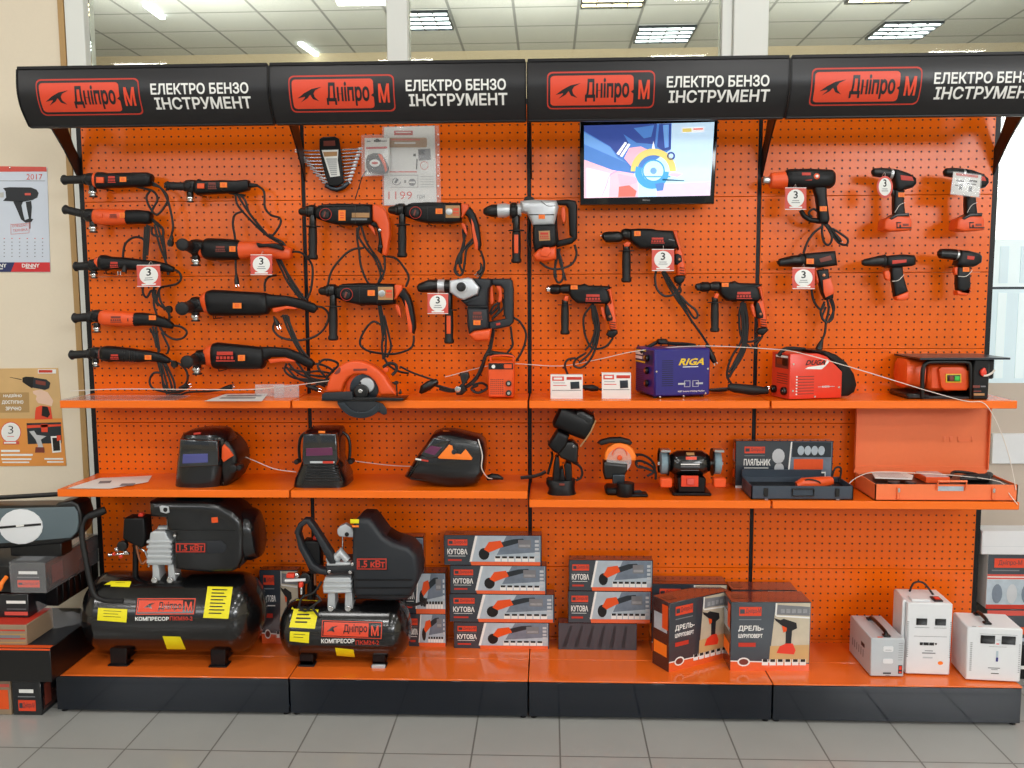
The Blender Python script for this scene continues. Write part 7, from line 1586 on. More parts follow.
for q in ((414, 258), (406, 292), (320, 288)): p.disc(q[0], q[1], 7, -.088, -.096, 'chrome')
p.build('cover_bolt', t, 'shiny bolts')
PU = Fr(250, 500, 4.04, YC-.03); PU.front = .03
p = Part(PU); p.slab([(306, 308), (410, 308), (412, 372), (300, 374), (296, 345)], -.045, .05, 'alu_cast', .006)
for k in range(3): p.rect(302, 320+20*k, 414, 328+20*k, -.05, .052, 'alu_cast', .002)
p.build('pump', t, 'cast aluminium pump')
for u_ in (328, 398):
    p = Part(PU); p.slab([(u_-14, 372), (u_+14, 372), (u_+16, 440), (u_-16, 440)], -.03, .03, 'alu_cast', .004); p.disc(u_, 436, 13, -.035, -.042, 'chrome', seg=6); p.build('pump_foot', t, 'cast aluminium foot')
p = Part(PU.at(PU.Y-.03)); p.rect(310, 254, 405, 266, -.02, .02, 'alu_cast', .003); p.b.ball(p.f.P(318, 245), .016, 'alu_cast'); p.b.ball(p.f.P(345, 238), .018, 'alu_cast'); p.b.loft([(p.f.P(335, 250), .014, .014), (p.f.P(362, 218), .020, .02), (p.f.P(390, 250), .014, .014)], 'alu_cast'); p.build('pump_head', t, 'cast aluminium head')
Part(PU).slab([(215, 165), (282, 168), (284, 300), (245, 302), (212, 230)], -.03, .03, 'plastic_black', .007).build('pressure_switch', t)
p = Part(PU); p.b.ball(p.f.P(258, 162), .012, 'red_enamel'); p.build('switch_knob', t, 'red knob')
p = Part(PU); p.b.cyl(p.f.P(142, 326, -.03), p.f.P(225, 322, -.03), .006, 'white_enamel'); p.b.box(p.f.P(150, 312, -.045), p.f.P(182, 295, -.02), 'red_enamel', .003); p.b.ball(p.f.P(190, 302, -.03), .011, 'chrome'); p.b.box(p.f.P(200, 350, -.045), p.f.P(216, 330, -.02), 'red_enamel', .003); p.b.cyl(p.f.P(208, 380, -.03), p.f.P(208, 345, -.03), .006, 'chrome'); p.build('air_outlet', t, 'air outlet with red taps')
p = Part(PU); p.b.cyl(p.f.P(235, 300), p.f.P(235, 410), .012, 'black_metal'); p.disc(222, 318, 22, -.03, -.01, 'plastic_dark', .003); p.b.cyl(p.f.P(255, 300, -.01), p.f.P(258, 350, -.01), .005, 'copper'); p.b.cyl(p.f.P(208, 300), p.f.P(208, 400), .006, 'black_metal'); p.build('gauge', t)
p = Part(PU); p.cord([(290, 330, -.03), (260, 370, -.04), (215, 390, -.04), (205, 425, -.05), (230, 440, -.05), (260, 420, -.05), (290, 400, -.04)]); p.cord([(270, 380, -.04), (285, 400, -.04), (260, 425, -.05), (285, 450, -.07)]); p.cord([(410, 410, -.0), (440, 405, 0), (480, 412, .02)]); p.cord([(620, 430, 0), (650, 436, 0), (690, 425, 0), (705, 410, 0), (700, 440, 0)], r=.006); p.build('power_cord', t)

# ------------------------------------------------------------------ cartons on the deck
def fb(u0, u1, bot, top, depth, ox, oy, sc, Y, z=ZB):
    return flat_box(ox+u0/sc, ox+u1/sc, oy+bot/sc, oy+top/sc, z, depth, Y)
YT = G(495, 648.5, ZB).y
print('YT', YT)
rows = [(145, 552, 478, 585, 'lowest'), (128, 574, 358, 470, 'second from the bottom'), (132, 540, 237, 350, 'second from the top'), (108, 520, 108, 230, 'topmost')]
z = ZB
for k, (u0, u1, vt, vb, w_) in enumerate(rows):
    b = fb(u0, u1, 585, vt, .065, 420, 510, 4.267, YT+.002*k, z)
    zt_ = U(470, 510+vt/4.267, YT).z; b.h = zt_-z-.0012
    carton('angle grinder carton in the four-high stack by the second rack joint, '+w_, b, 'КУТОВА', group='stacked angle grinder cartons')
    z = zt_
z = ZB
for k, (u0, u1, vt, kind, w_) in enumerate([(590, 925, 482, 'plain', 'crinkled black plastic-wrapped carton at the bottom of the three-high stack'), (632, 985, 346, 'grinder', 'angle grinder carton in the middle of the three-high stack'), (635, 990, 214, 'grinder', 'topmost carton of the three-high stack right of the second rack joint')]):
    b = fb(u0, u1, 585, vt, .06, 420, 510, 4.267, YT-.002+.003*k, z)
    zt_ = U(600, 510+vt/4.267, YT).z; b.h = zt_-z-.0012
    carton(w_, b, 'КУТОВА', kind=kind, group='stacked angle grinder cartons')
    z = zt_
cv = lambda u, v: (640+u/5.12, 560+v/5.12)
b = corner_box(cv(460, 566), cv(866, 566), cv(440, 520), cv(0, 215)[1], ZB); b.d = .12
carton('drill carton facing forward at the front, over the third rack joint', b, 'ДРЕЛЬ-', 'ШУРУПОВЕРТ', 'drill', group='cordless drill cartons')
b = corner_box(cv(145, 576), cv(452, 496), cv(62, 545), cv(0, 222)[1], ZB)
b.d = min(b.d, .13)
carton('drill carton turned at an angle, left of the forward-facing one', b, 'ДРЕЛЬ-', 'ШУРУПОВЕРТ', 'drill', group='cordless drill cartons')
b = flat_box(652, 727, 600, 583, ZB, .10, -.115); b.h = U(690, 584, -.115).z-ZB
carton('drill carton behind the angled one, only its top edge showing', b, 'ДРЕЛЬ-', '', 'drill', group='cordless drill cartons')
b = flat_box(731, 797, 600, 589, ZB, .10, -.115); b.h = U(765, 590, -.115).z-ZB
carton('drill carton behind the forward-facing one, only its top edge showing', b, 'ДРЕЛЬ-', '', 'drill', group='cordless drill cartons')
# cartons behind and beside the compressors
b = flat_box(262, 300, 648, 581, ZB, .05, -.075); b.h = U(280, 570, -.075).z-ZB
carton('narrow wrapped carton squeezed between the two compressors', b, 'КУТОВА', kind='drill')
b = flat_box(385, 425, 640, 535, ZB, .06, -.065); b.h = U(400, 537, -.07).z-ZB
carton('tall dark carton behind the small compressor cover', b, 'КУТОВА', kind='grinder')
b = flat_box(409, 446, 640, 614, ZB, .08, -.09); b.h = U(430, 614, -.09).z-ZB
carton('lower wrapped carton just right of the small compressor', b, 'ПИЛА', kind='grinder'); zb_ = ZB+b.h+.001
b = flat_box(405, 446, 610, 573, zb_, .08, -.09); b.h = U(430, 573, -.09).z-zb_
carton('upper wrapped carton just right of the small compressor', b, 'ПИЛА', kind='grinder')

# ------------------------------------------------------------------ white voltage stabilisers
cw = lambda u, v: (830+u/5.12, 560+v/5.12)
b = side_box(cw(205, 600), cw(97, 470), cw(376, 600), cw(0, 400)[1], ZB)
t = thing('voltage_stabiliser', b.o+b.ux*b.w/2, 'small light grey voltage stabiliser with a dark top handle, leftmost of the three', 'stabiliser', 'voltage stabilisers')
b.d = min(b.d, -.012-b.o.y)
MB().obox(b.o+Vector((0, 0, .004)), b.ux*b.w, b.uy*b.d, Vector((0, 0, b.h-.004)), 'grey_enamel', .003).build('casing', t)
def top_handle(b, t, y0, y1, x):
    m = MB(); m.tube([b.pt(b.w*x, b.d*y0, b.h), b.pt(b.w*x, b.d*(y0+.08), b.h+.014), b.pt(b.w*x, b.d*(y1-.08), b.h+.014), b.pt(b.w*x, b.d*y1, b.h)], .007, 'plastic_dark')
    for yy in (y0, y1): m.obox(b.pt(b.w*x-.014, b.d*yy-.012, b.h), b.ux*.028, b.uy*.024, Vector((0, 0, .008)), 'plastic_dark', .003)
    m.build('carry_handle', t, 'dark carry handle')
top_handle(b, t, .08, .8, .5)
m = MB(); m.slab(rrect(.36, .66, .66, .80, .05, .03), b.front, .0005, .002, 'white_enamel').flat(R4(.42, .70, .60, .71), b.front, .0025, 'grey_print').slab(rrect(.36, .36, .66, .48, .05, .03), b.front, .0005, .002, 'white_enamel'); m.build('socket', t)
m = MB()
for k in range(8): m.flat(R4(.82, .45+.06*k, .95, .46+.06*k), b.front, .0006, 'grey_print')
for k in range(6): m.flat(R4(.15+.1*k, .3, .18+.1*k, .5), b.left, .0006, 'grey_print')
m.build('vent', t)
m = MB(); m.flat(R4(.83, .1, .95, .32), b.front, .001, 'plastic_dark'); m.flat(R4(.85, .2, .93, .3), b.front, .0016, 'red_enamel'); m.flat(R4(.85, .12, .93, .16), b.front, .0016, 'red_enamel'); m.build('switch', t, 'red and black switch')
m = MB(); m.flat(R4(.38, .09, .62, .13), b.front, .0008, 'steel_dark'); m.flat(R4(.46, .05, .58, .065), b.front, .0008, 'grey_print'); m.flat(R4(.56, .56, .72, .66), b.left, .0008, 'steel_dark'); m.flat(R4(.2, .02, .36, .06), b.top, .0008, 'orange_plastic'); m.build('brand_mark', t)
# middle, tall
b = side_box(cw(384, 588), cw(312, 500), cw(612, 588), cw(0, 218)[1], ZB)
b.d = min(b.d, -.012-b.o.y)
t = thing('voltage_stabiliser', b.o+b.ux*b.w/2, 'tall white voltage stabiliser with two dark displays, middle of the three', 'stabiliser', 'voltage stabilisers')
MB().obox(b.o+Vector((0, 0, .004)), b.ux*b.w, b.uy*b.d, Vector((0, 0, b.h-.004)), 'white_enamel', .004).build('casing', t)
for x_ in (.20, .62):
    m = MB(); m.slab(R4(x_, .70, x_+.24, .79), b.front, .0004, .003, 'screen_glass', .0008, inset=.006); m.build('display', t, 'dark display')
m = MB(); m.flat(R4(.17, .66, .50, .665), b.front, .0006, 'grey_print'); m.flat(R4(.60, .66, .88, .665), b.front, .0006, 'grey_print'); m.flat(R4(.16, .54, .90, .545), b.front, .0006, 'grey_print')
for k, r in enumerate(((.30, .42, .37, .46), (.38, .42, .5, .46), (.51, .42, .62, .46), (.64, .43, .68, .455))): m.flat(R4(*r), b.front, .0008, 'black_print')
m.flat(R4(.42, .34, .60, .35), b.front, .0008, 'grey_print'); m.flat(R4(.36, .305, .66, .32), b.front, .0008, 'grey_print'); m.flat(R4(.38, .24, .60, .26), b.front, .0008, 'grey_enamel'); m.flat([(.78+.06*math.cos(a_/2.2), .18+.025*math.sin(a_/2.2)) for a_ in range(14)], b.front, .0008, 'orange_light'); m.build('front_print', t, 'black and orange print')
m = MB()
for k in range(18): m.flat([(0, .26+.028*k), (.045, .255+.028*k), (.045, .262+.028*k), (0, .268+.028*k)], b.front, .0008, 'steel_dark'); m.flat([(.96, .26+.028*k), (1, .26+.028*k), (1, .268+.028*k), (.96, .268+.028*k)], b.front, .0008, 'steel_dark')
m.build('vent', t)
m = MB(); m.obox(b.pt(b.w*.12, b.d*.1, b.h), b.ux*b.w*.42, b.uy*b.d*.3, Vector((0, 0, .008)), 'white_enamel', .002).obox(b.pt(b.w*.62, b.d*.1, b.h), b.ux*b.w*.2, b.uy*b.d*.3, Vector((0, 0, .006)), 'plastic_dark', .001).obox(b.pt(b.w*.66, b.d*.15, b.h+.006), b.ux*b.w*.12, b.uy*b.d*.15, Vector((0, 0, .004)), 'red_enamel', .001); m.build('top_panel', t)
m = MB(); m.tube([b.pt(b.w*.30, b.d*.8, b.h), b.pt(b.w*.40, b.d*.8, b.h+.035), b.pt(b.w*.62, b.d*.8, b.h+.035), b.pt(b.w*.78, b.d*.6, b.h)], .004, 'cord_rubber'); m.build('power_cord', t)
m = MB(); m.obox(b.pt(-.012, b.d*.0+.02, .004), b.ux*.011, b.uy*.003*5, Vector((0, 0, b.h-.002)), 'white_enamel', .002); m.build('side_flange', t)
# right, wide
b = side_box(cw(692, 618), cw(617, 530), cw(974, 622), cw(0, 342)[1], ZB)
b.d = min(b.d, -.012-b.o.y)
t = thing('voltage_stabiliser', b.o+b.ux*b.w/2, 'wide white voltage stabiliser with a dark strap handle, rightmost of the three', 'stabiliser', 'voltage stabilisers')
MB().obox(b.o+Vector((0, 0, .004)), b.ux*b.w, b.uy*b.d, Vector((0, 0, b.h-.004)), 'white_enamel', .004).build('casing', t)
top_handle(b, t, .25, .85, .42)
m = MB(); m.slab(R4(.24, .71, .50, .86), b.front, .0004, .003, 'screen_glass', .0008, inset=.006); m.build('display', t, 'dark display'); m = MB(); m.slab(R4(.62, .71, .87, .86), b.front, .0004, .003, 'screen_glass', .0008, inset=.006); m.build('display', t, 'dark display')
m = MB(); m.flat(R4(.22, .88, .9, .885), b.front, .0008, 'grey_print'); m.flat(R4(.52, .78, .60, .785), b.front, .0008, 'black_print'); m.flat(R4(.53, .70, .58, .72), b.front, .0008, 'red_enamel'); m.flat(R4(.40, .655, .72, .66), b.front, .0008, 'grey_print'); m.flat(R4(.535, .4, .575, .58), b.front, .0008, 'pic_light'); m.flat(R4(.535, .385, .575, .46), b.front, .0012, 'blue_enamel')
m.flat(R4(.40, .255, .62, .27), b.front, .0008, 'grey_print'); m.flat(R4(.46, .23, .58, .24), b.front, .0008, 'grey_print'); m.flat(R4(.46, .155, .60, .17), b.front, .0008, 'black_print'); m.build('front_print', t, 'small grey and blue print')
m = MB()
for k in range(15): m.flat(R4(.06, .2+.036*k, .10, .21+.036*k), b.front, .0008, 'steel_dark'); m.flat(R4(.94, .2+.036*k, .97, .21+.036*k), b.front, .0008, 'grey_print')
m.build('vent', t)
m = MB(); m.flat(R4(.08, .02, .16, .05), b.top, .0008, 'steel_dark'); m.flat(R4(.2, .02, .26, .04), b.top, .0008, 'orange_plastic'); m.build('top_print', t)

# ------------------------------------------------------------------ wall at the left: calendar and poster
CA = Fr(0, 160, 6.4, WY-.0032); CA.front = 0
t = thing('calendar', CA.P(150, 380), '2017 wall calendar picturing a dark heat gun, on the beige wall', 'calendar')
p = Part(CA); p.slab([(-140, 40), (300, 48), (322, 718), (-140, 716)], .0, .003, 'calendar_paper', .0005); p.build('sheet', t)
p = Part(CA); p.slab([(-140, 38), (297, 44), (299, 74), (-140, 76)], -.0006, 0, 'tag_red', .0002); p.b.ball(CA.P(66, 50, -.002), .004, 'chrome'); p.build('top_binding', t, 'red top strip')
p = Part(CA); S = lambda pts, m_: p.b.flat(pts, CA.P, -.001, m_)
p.text('2017', 170, 90, 272, 126, -.001, 'tag_red', 0); p.rect(-140, 132, 290, 135, -.0004, -.001, 'grey_print')
S([(20, 180), (60, 174), (200, 176), (235, 190), (248, 212), (240, 240), (210, 256), (150, 268), (20, 262), (40, 240), (36, 200)], 'plastic_grey'); S([(0, 210), (25, 206), (25, 240), (0, 240)], 'steel')
S([(85, 266), (150, 262), (138, 290), (150, 350), (160, 385), (185, 375), (170, 300), (165, 268), (200, 262), (205, 300), (200, 375), (215, 378), (200, 398), (165, 402), (135, 380), (110, 320)], 'plastic_grey')
p.rect(160, 212, 198, 226, -.0012, -.0018, 'tag_red'); p.rect(190, 395, 196, 440, -.0012, -.0018, 'dull_red_print')
for r in ((70, 408, 186, 410), (70, 470, 186, 472)): p.rect(*r, -.0012, -.0016, 'tag_red', rot=-.08)
p.rect(70, 408, 72, 474, -.0012, -.0016, 'tag_red'); p.rect(186, 400, 188, 466, -.0012, -.0016, 'tag_red'); p.text('СПЕЦІАЛ', 80, 412, 176, 430, -.0016, 'tag_red', 0, rot=-.08); p.text('ТЕХНІКА', 84, 440, 178, 456, -.0016, 'tag_red', 0, rot=-.08)
for i in range(7):
    for j in range(6): p.rect(-34+49*i+9, 500+23*j, -34+49*i+17, 505+23*j, -.0005, -.001, 'grey_print' if j else 'tag_red')
S([(-140, 655), (95, 655), (70, 716), (-140, 716)], 'navy_print'); S([(95, 655), (320, 655), (322, 716), (70, 716)], 'red_flat')
p.text('DENNY', 142, 664, 255, 688, -.002, 'white_print', .03); p.text('DENNY', -70, 664, 44, 688, -.002, 'white_print', .03); p.rect(165, 690, 228, 695, -.0015, -.002, 'white_print'); p.rect(-40, 694, 20, 699, -.0015, -.002, 'white_print'); p.build('print', t, 'heat gun picture and dates')
PO = Fr(0, 365, 7.31, WY-.0022); PO.front = 0
t = thing('poster', PO.P(200, 380), 'orange and wood-toned poster with a drill picture, below the calendar', 'poster')
p = Part(PO); p.slab([(-260, 28), (424, 22), (486, 738), (-260, 742)], 0, .002, 'wood_tan', .0004); S = lambda pts, m_, o=-.0006: p.b.flat(pts, PO.P, o, m_)
S([(-260, 392), (452, 390), (484, 736), (-260, 740)], 'poster_orange'); S([(-260, 205), (212, 200), (216, 346), (-260, 352)], 'wood_strip')
p.text('НАДІЙНО', 25, 210, 160, 238, -.001, 'white_print', .028); p.text('ДОСТУПНО', 15, 258, 172, 288, -.001, 'white_print', .028); p.text('ЗРУЧНО', 42, 304, 156, 332, -.001, 'white_print', .028)
p.rect(278, 32, 410, 62, -.0006, -.001, 'white_print'); p.rect(284, 36, 384, 56, -.001, -.0014, 'red_print')
S([(70, 90), (75, 88), (160, 104), (158, 110)], 'black_print'); S([(165, 92), (190, 85), (250, 88), (245, 165), (230, 168), (165, 125)], 'plastic_dark', -.001); S([(245, 92), (340, 105), (370, 130), (360, 170), (330, 182), (240, 165)], 'steel_dark', -.0012); S([(262, 110), (335, 122), (335, 150), (262, 138)], 'dull_red_print', -.0016)
S([(240, 190), (300, 178), (350, 200), (390, 260), (380, 300), (340, 290), (280, 278), (262, 250), (270, 225), (245, 210)], 'skin_print', -.001)
S([(265, 310), (300, 296), (370, 305), (385, 395), (255, 400), (258, 340)], 'logo_orange', -.001); S([(310, 300), (350, 305), (368, 360), (350, 385), (305, 370)], 'plastic_dark', -.0014)
S([(80+76*math.cos(i/3), 492+78*math.sin(i/3)) for i in range(19)], 'tag_red', -.001); S([(80+70*math.cos(i/3), 492+72*math.sin(i/3)) for i in range(19)], 'white_print', -.0014); S([(80+60*math.cos(i/3), 492+62*math.sin(i/3)) for i in range(19)], 'paper', -.0018); p.text('3', 62, 444, 100, 502, -.0022, 'black_print', -.01)
p.rect(55, 520, 105, 524, -.0018, -.0022, 'tag_red'); p.rect(25, 556, 142, 580, -.0018, -.0022, 'tag_red'); p.rect(32, 562, 120, 574, -.0022, -.0026, 'white_print')
S([(195, 425), (446, 418), (452, 570), (205, 578)], 'steel_dark', -.001); S([(200, 440), (446, 432), (446, 446), (200, 462)], 'logo_orange', -.0014); S([(300, 430), (350, 430), (350, 490), (305, 490)], 'logo_orange', -.0014)
S([(215, 485), (250, 480), (270, 510), (340, 520), (300, 545), (318, 600), (330, 640), (260, 640), (280, 590), (262, 545)], 'silver_paint', -.0018); S([(262, 600), (325, 600), (328, 640), (258, 640)], 'dull_red_print', -.0022)
S([(372, 520), (442, 518), (450, 636), (385, 642)], 'white_print', -.0018); S([(384, 532), (436, 530), (442, 624), (392, 628)], 'plastic_dark', -.0022); S([(415, 515), (446, 512), (448, 548), (420, 555)], 'logo_orange', -.0026)
p.rect(8, 620, 145, 636, -.0006, -.001, 'white_print'); p.rect(8, 650, 240, 664, -.0006, -.001, 'white_print'); p.rect(12, 682, 230, 694, -.0006, -.001, 'white_print'); p.rect(18, 706, 215, 716, -.0006, -.001, 'white_print'); p.rect(325, 680, 462, 692, -.0006, -.001, 'white_print'); p.rect(345, 703, 465, 714, -.0006, -.001, 'white_print')
p.build('sheet', t)
# ------------------------------------------------------------------ pile left of the racks
XW = xfr-.03
def pile(label, px0, px1, Y, z0, z1, depth, m, mtop=None, deco=None, name='product_carton', cat='carton', yaw=0.0):
    x0, x1 = U(px0, 600, Y).x, U(px1, 600, Y).x
    o = Vector((x0, Y, z0)); ux = Vector((math.cos(yaw), math.sin(yaw), 0)); b = Bx(o, ux, (x1-x0), depth, z1-z0)
    mm = MB(); mm.obox(b.o, b.ux*b.w, b.uy*b.d, Vector((0, 0, b.h)), m, .002)
    if mtop: mm.flat(R4(.01, .01, .99, .99), b.top, .0005, mtop)
    if deco: deco(mm, b)
    tag(mm.build(name, None, loc=b.o+b.ux*b.w/2), label, cat, 'cartons piled left of the racks'); return b
YP = -.36
zof = lambda py, Y=YP: U(30, py, Y).z
za = zof(699); zb1 = 0.0
def dlogo(mm, b, x0=.2, x1=.8, y0=.12, y1=.42):
    mm.flat(R4(x0, y0, x1, y1), b.front, .001, 'logo_orange'); mm.flat(R4(x0+.03, y0+.08, x0+.15, y1-.08), b.front, .0015, 'carton_dark'); mm.text('Дніпро-М', b.front, .0018, x0+.17, y0+.06, x1-.04, y1-.06, 'carton_dark', 0); mm.flat(R4(x0+.05, y1+.2, x1-.05, y1+.3), b.front, .001, 'white_print'); mm.flat(R4(x0, y1+.08, x1, y1+.11), b.front, .001, 'grey_print')
    mm.flat(R4(.05, .1, .6, .5), b.right, .001, 'carton_side'); mm.flat(R4(.1, .2, .3, .8), b.right, .0014, 'dull_red_print')
Yb = -.42
h1 = U(20, 679, Yb).z
pile('small black and red carton on the floor beside the kick plate, left', 6, 35, Yb, 0, h1, .22, 'carton_black', 'carton_side', lambda mm, b: dlogo(mm, b))
pile('beige and orange carton on the floor, at the lower left corner of the picture', -30, 4.5, Yb, 0, h1+.01, .25, 'kraft_dull', 'carton_top', lambda mm, b: (mm.flat(R4(.6, .15, .93, .65), b.front, .001, 'orange_plastic'), mm.flat(R4(.0, .72, .98, .8), b.front, .001, 'tag_red')))
h2 = U(20, 648, -.47).z
pile('long low black case with an orange lid edge, lying on the two floor cartons', -60, 47, -.47, h1+.012, h2, .42, 'plastic_dark', 'plastic_grey', lambda mm, b: (mm.flat(R4(.0, .0, 1, .06), b.top, .0015, 'orange_plastic'), mm.obox(b.pt(0, -.002, b.h-.008), b.ux*b.w, b.uy*.002, Vector((0, 0, .006)), 'orange_plastic')), 'tool_case', 'tool case')
h3 = U(20, 625, -.45).z
pile('flat wooden-looking orange striped carton on the black case', -40, 24.5, -.45, h2+.002, h3, .18, 'kraft_dull', 'red_print', lambda mm, b: [mm.flat(R4(0, .1+.2*k, .98, .17+.2*k), b.front, .001, 'red_print' if k % 2 else 'wood_strip') for k in range(4)]+[mm.flat(R4(.3, .35, .9, .5), b.front, .0016, 'grey_print')])
h4 = U(20, 596, -.40).z
pile('dark carton with white print standing above the striped one', -20, 28, -.38, h3+.002, h4, .2, 'carton_black', 'carton_side', lambda mm, b: (mm.flat(R4(.55, .6, .95, .72), b.front, .001, 'white_print'), mm.flat(R4(.5, .1, .98, .25), b.front, .001, 'tag_red'), mm.flat(R4(.55, .35, .95, .38), b.front, .001, 'grey_print')))
b5 = pile('black ribbed tool case under the large wrapped carton left of the compressor handle', 31, 58, -.26, h3+.004, h4, .32, 'plastic_black', None, lambda mm, b: [mm.obox(b.right(.1+.14*k, .1, 0), b.ux*.006, b.uy*.02, Vector((0, 0, b.h*.8)), 'plastic_dark', .001) for k in range(6)], 'tool_case', 'tool case')
h6 = U(30, 562, -.36).z
b6 = pile('large dark wrapped carton with orange logo, on top of the pile by the compressor handle', 12.5, 47, -.37, h4+.003, h6, .40, 'carton_black', 'carton_black', lambda mm, b: (dlogo(mm, b, .18, .82, .18, .42), mm.flat(R4(.0, .5, 1, .97), b.right, .001, 'carton_side'), mm.flat(R4(.05, .06, .7, .2), b.top, .001, 'grey_print'), mm.flat(R4(.4, .6, .85, .95), b.top, .001, 'carton_top')))
MB_ = MB().obox(b6.pt(-.002, -.003, b6.h*.0), b6.ux*(b6.w+.004), b6.uy*(b6.d+.006), Vector((0, 0, b6.h+.003)), 'shrink_film')
MB_.build('wrap', bpy.data.objects[[o.name for o in bpy.data.objects if o.get('label', '').startswith('large dark wrapped')][0]], 'clear shrink wrap')
pile('dark tool case with an orange carrying handle, cut by the left picture edge', -60, 11.5, -.37, h4+.003, U(5, 566, -.37).z, .3, 'plastic_dark', 'plastic_grey', lambda mm, b: mm.tube([b.front(.62, .2, .004), b.front(.64, .16, .03), b.front(.9, .2, .034), b.front(.95, .45, .03), b.front(.96, .6, .004)], .008, 'orange_light'), 'tool_case', 'tool case')
# crumpled film in front of the pile
rnd = random.Random(3); m = MB(); vs = []; nn = 9
for i in range(nn+1):
    for j in range(5):
        q = U(33+5.5*i, 601+2.6*i*.6+j*(10-.6*i), -.33+.012*i+rnd.uniform(-.012, .012)); vs.append(q+Vector((rnd.uniform(-.006, .006), 0, rnd.uniform(-.008, .008))))
m.add(vs, [(i*5+j, i*5+j+1, i*5+j+6, i*5+j+5) for i in range(nn) for j in range(4)], 'shrink_film')
tag(m.build('plastic_wrap', None, loc=U(60, 625, -.3)), 'crumpled clear plastic wrap on the pile beside the large compressor', 'plastic wrap', kind='stuff')
# infrared heater lying on the pile
HFm = Fr(0, 490, 6.98, -.30); HFm.front = 0
zt6 = h6
t = thing('space_heater', HFm.P(200, 400), 'grey oval panel with a white round centre lying on top of the carton pile', 'heater')
Yh = -.30
def hp(pts, d0, d1, m, bev=.003): 
    p = Part(HFm); p.slab(pts, d0, d1, m, bev); return p
hp([(-300, 118), (380, 108), (400, 90), (500, 72), (545, 100), (568, 170), (570, 240), (545, 300), (500, 350), (420, 378), (-300, 440)], 0, .10, 'plastic_dark', .01).build('housing', t)
hp([(-300, 136), (520, 116), (545, 150), (552, 230), (540, 290), (500, 332), (-300, 396)], -.006, .004, 'heater_grey', .003).build('front_panel', t)
cc = [(155+152*math.cos(i/3.0), 252+120*math.sin(i/3.0)*1.02) for i in range(19)]
hp(cc, -.010, -.005, 'white_enamel', .001).build('centre_disc', t, 'white centre disc')
p = Part(HFm); p.rect(6, 238, 298, 254, -.012, -.0105, 'black_print', rot=-.08); p.rect(125, 238, 180, 250, -.0135, -.012, 'white_print', rot=-.08); p.build('centre_strip', t, 'dark strip across the disc')
b_ = MB(); a_, c_ = U(-40, 500, -.25), U(61, 494, -.25); b_.cyl(a_, c_, .009, 'plastic_dark'); tag(b_.build('metal_rail', None, loc=c_), 'thin dark metal rail along the top of the pile left of the shelves', 'rail')
# wire to the rail: bent leg so the heater rests on the cartons
m = MB(); q0 = HFm.P(60, 430, .02); m.box((q0.x, Yh+.01, zt6), (HFm.P(420, 430).x, Yh+.09, HFm.P(420, 372).z+.004), 'plastic_dark', .003); m.build('foot', t)
# ------------------------------------------------------------------ boxes right of the racks
XR = 1.82
def rbox(label, px0, Y, z0, z1, w, depth, m, deco=None, name='product_carton', cat='carton'):
    x0 = max(XR, U(px0, 560, Y).x); b = Bx((x0, Y, z0), (1, 0), w, depth, z1-z0)
    mm = MB(); mm.obox(b.o, b.ux*b.w, b.uy*b.d, Vector((0, 0, b.h)), m, .003)
    if deco: deco(mm, b)
    tag(mm.build(name, None, loc=b.o+b.ux*b.w/2), label, cat, 'boxes right of the racks'); return b
Yr = .01
zf = lambda py: U(1000, py, Yr).z
rbox('black tool case on the floor right of the racks', 990, Yr, 0, zf(645), .42, .2, 'plastic_black', lambda mm, b: mm.flat(R4(.05, .3, .9, .4), b.front, .001, 'white_print'), 'tool_case', 'tool case')
rbox('dark case with red top strip under the pictured carton, right of the racks', 990, Yr, zf(645)+.001, zf(609), .42, .2, 'carton_dark', lambda mm, b: (mm.flat(R4(.0, .82, 1, .96), b.front, .001, 'tag_red'), mm.flat(R4(.1, .3, .9, .5), b.front, .001, 'orange_plastic'), mm.flat(R4(.2, .1, .6, .2), b.front, .001, 'pic_light')), 'tool_case', 'tool case')
def dr(mm, b):
    mm.flat(R4(0, .62, 1, 1), b.front, .001, 'carton_dark'); mm.flat(R4(.06, .76, .34, .93), b.front, .0015, 'logo_orange'); mm.text('Дніпро-М', b.front, .002, .10, .79, .32, .90, 'carton_dark', 0); mm.flat(R4(.04, .70, .3, .72), b.front, .0015, 'grey_print'); mm.flat(R4(0, .55, 1, .64), b.front, .0015, 'tag_red'); mm.flat(R4(0, .58, 1, .60), b.front, .002, 'white_print')
    mm.flat(R4(0, .08, 1, .54), b.front, .001, 'pic_light'); mm.flat(R4(0, 0, 1, .08), b.front, .0012, 'red_print')
    for k in range(4): mm.flat([(.10+.14*k+.05*math.cos(a_/2.2), .28+.18*math.sin(a_/2.2)) for a_ in range(14)], b.front, .0015+.0002*k, 'silver_paint' if k % 2 else 'pic_mid')
rbox('black, red and white pictured carton below the white box, right of the racks', 988, Yr, zf(609)+.001, zf(554.5), .42, .2, 'white_print', dr)
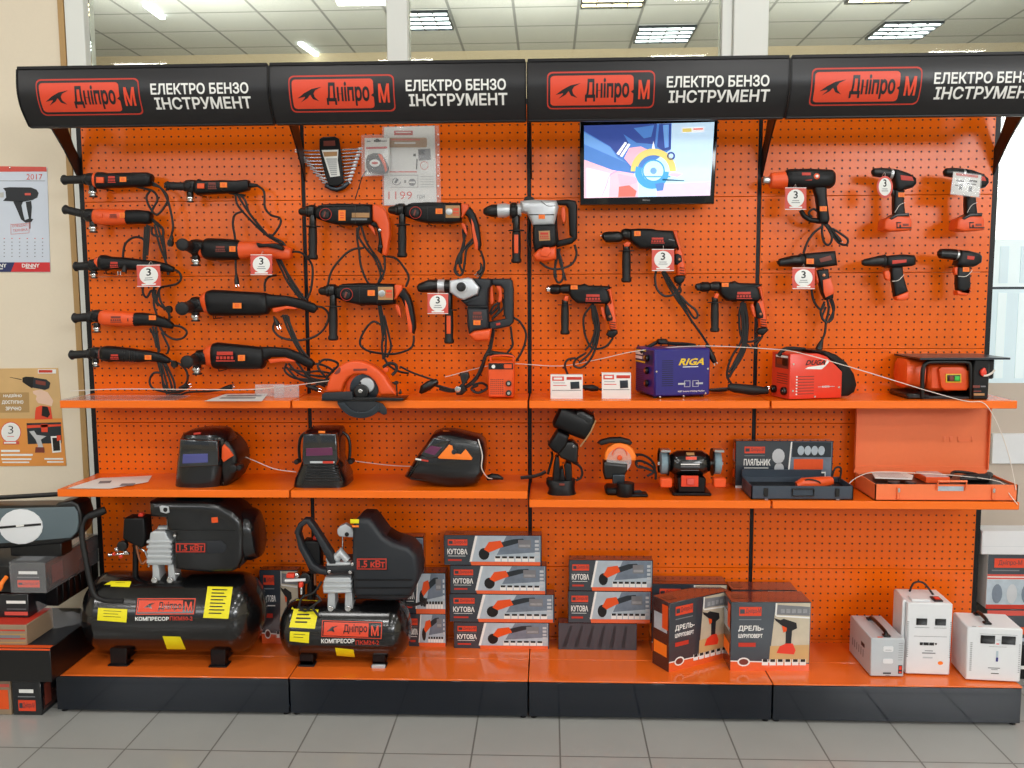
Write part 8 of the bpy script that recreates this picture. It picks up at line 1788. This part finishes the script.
rbox('plain white box on top of the boxes right of the racks', 974, Yr-.008, zf(554.5)+.001, U(1000, 531, Yr-.01).z, .42, .09, 'white_enamel', lambda mm, b: mm.flat(R4(.0, .35, 1, .36), b.front, .0006, 'grey_enamel'))
# ------------------------------------------------------------------ light
w = bpy.data.worlds.new('daylight'); bpy.context.scene.world = w; w.use_nodes = True
bg = w.node_tree.nodes['Background']; bg.inputs[0].default_value = (0.86, 0.93, 1.0, 1); bg.inputs[1].default_value = WORLD
def area(name, loc, target, sx, sy, power, col):
    l = bpy.data.lights.new(name, 'AREA'); l.shape = 'RECTANGLE'; l.size = sx; l.size_y = sy; l.energy = power; l.color = col
    o = bpy.data.objects.new(name, l); C.objects.link(o); o.location = loc
    o.rotation_euler = (Vector(target)-Vector(loc)).to_track_quat('-Z', 'Y').to_euler(); return o
# daylight entering by the high street windows behind the viewer
area('window_light', (4.7, -8.8, 3.35), (2.0, 0, 1.9), 3.2, 1.1, PW_R, (0.95, 0.98, 1.0))
area('window_light', (-4.6, -8.8, 3.35), (-3.2, 0, 1.9), 2.6, 1.1, PW_L, (0.95, 0.98, 1.0))
area('window_light', (0.5, -8.8, 3.35), (0, 0, 1.9), 3.0, 1.0, PW_C, (0.95, 0.98, 1.0))
# rows of fluorescent ceiling lamps over the shop floor
for y in (-6.5, -4.0, -1.5):
    for x in (-4.5, -1.5, 1.5, 4.5):
        area('ceiling_or_fill_light', (x, y, ZC-0.06), (x, y, 0), 0.6, 0.6, PC*(0.55 if y > -2 else 1.15), (1.0, 0.985, 0.96))
for y in (1.4, 3.8):  # unseen uplights added beyond the glass to brighten the hall ceiling
    for x in (-3, 0, 3): area('ceiling_or_fill_light', (x, y, ZC-1.2), (x, y, 5), 0.6, 0.6, 98, (1.0, 0.98, 0.93))
s = bpy.context.scene
s.view_settings.view_transform = 'Standard'; s.view_settings.look = 'None'; s.view_settings.exposure = EXPO; s.view_settings.gamma = 1
s.view_settings.use_curve_mapping = False
s.cycles.use_denoising = True
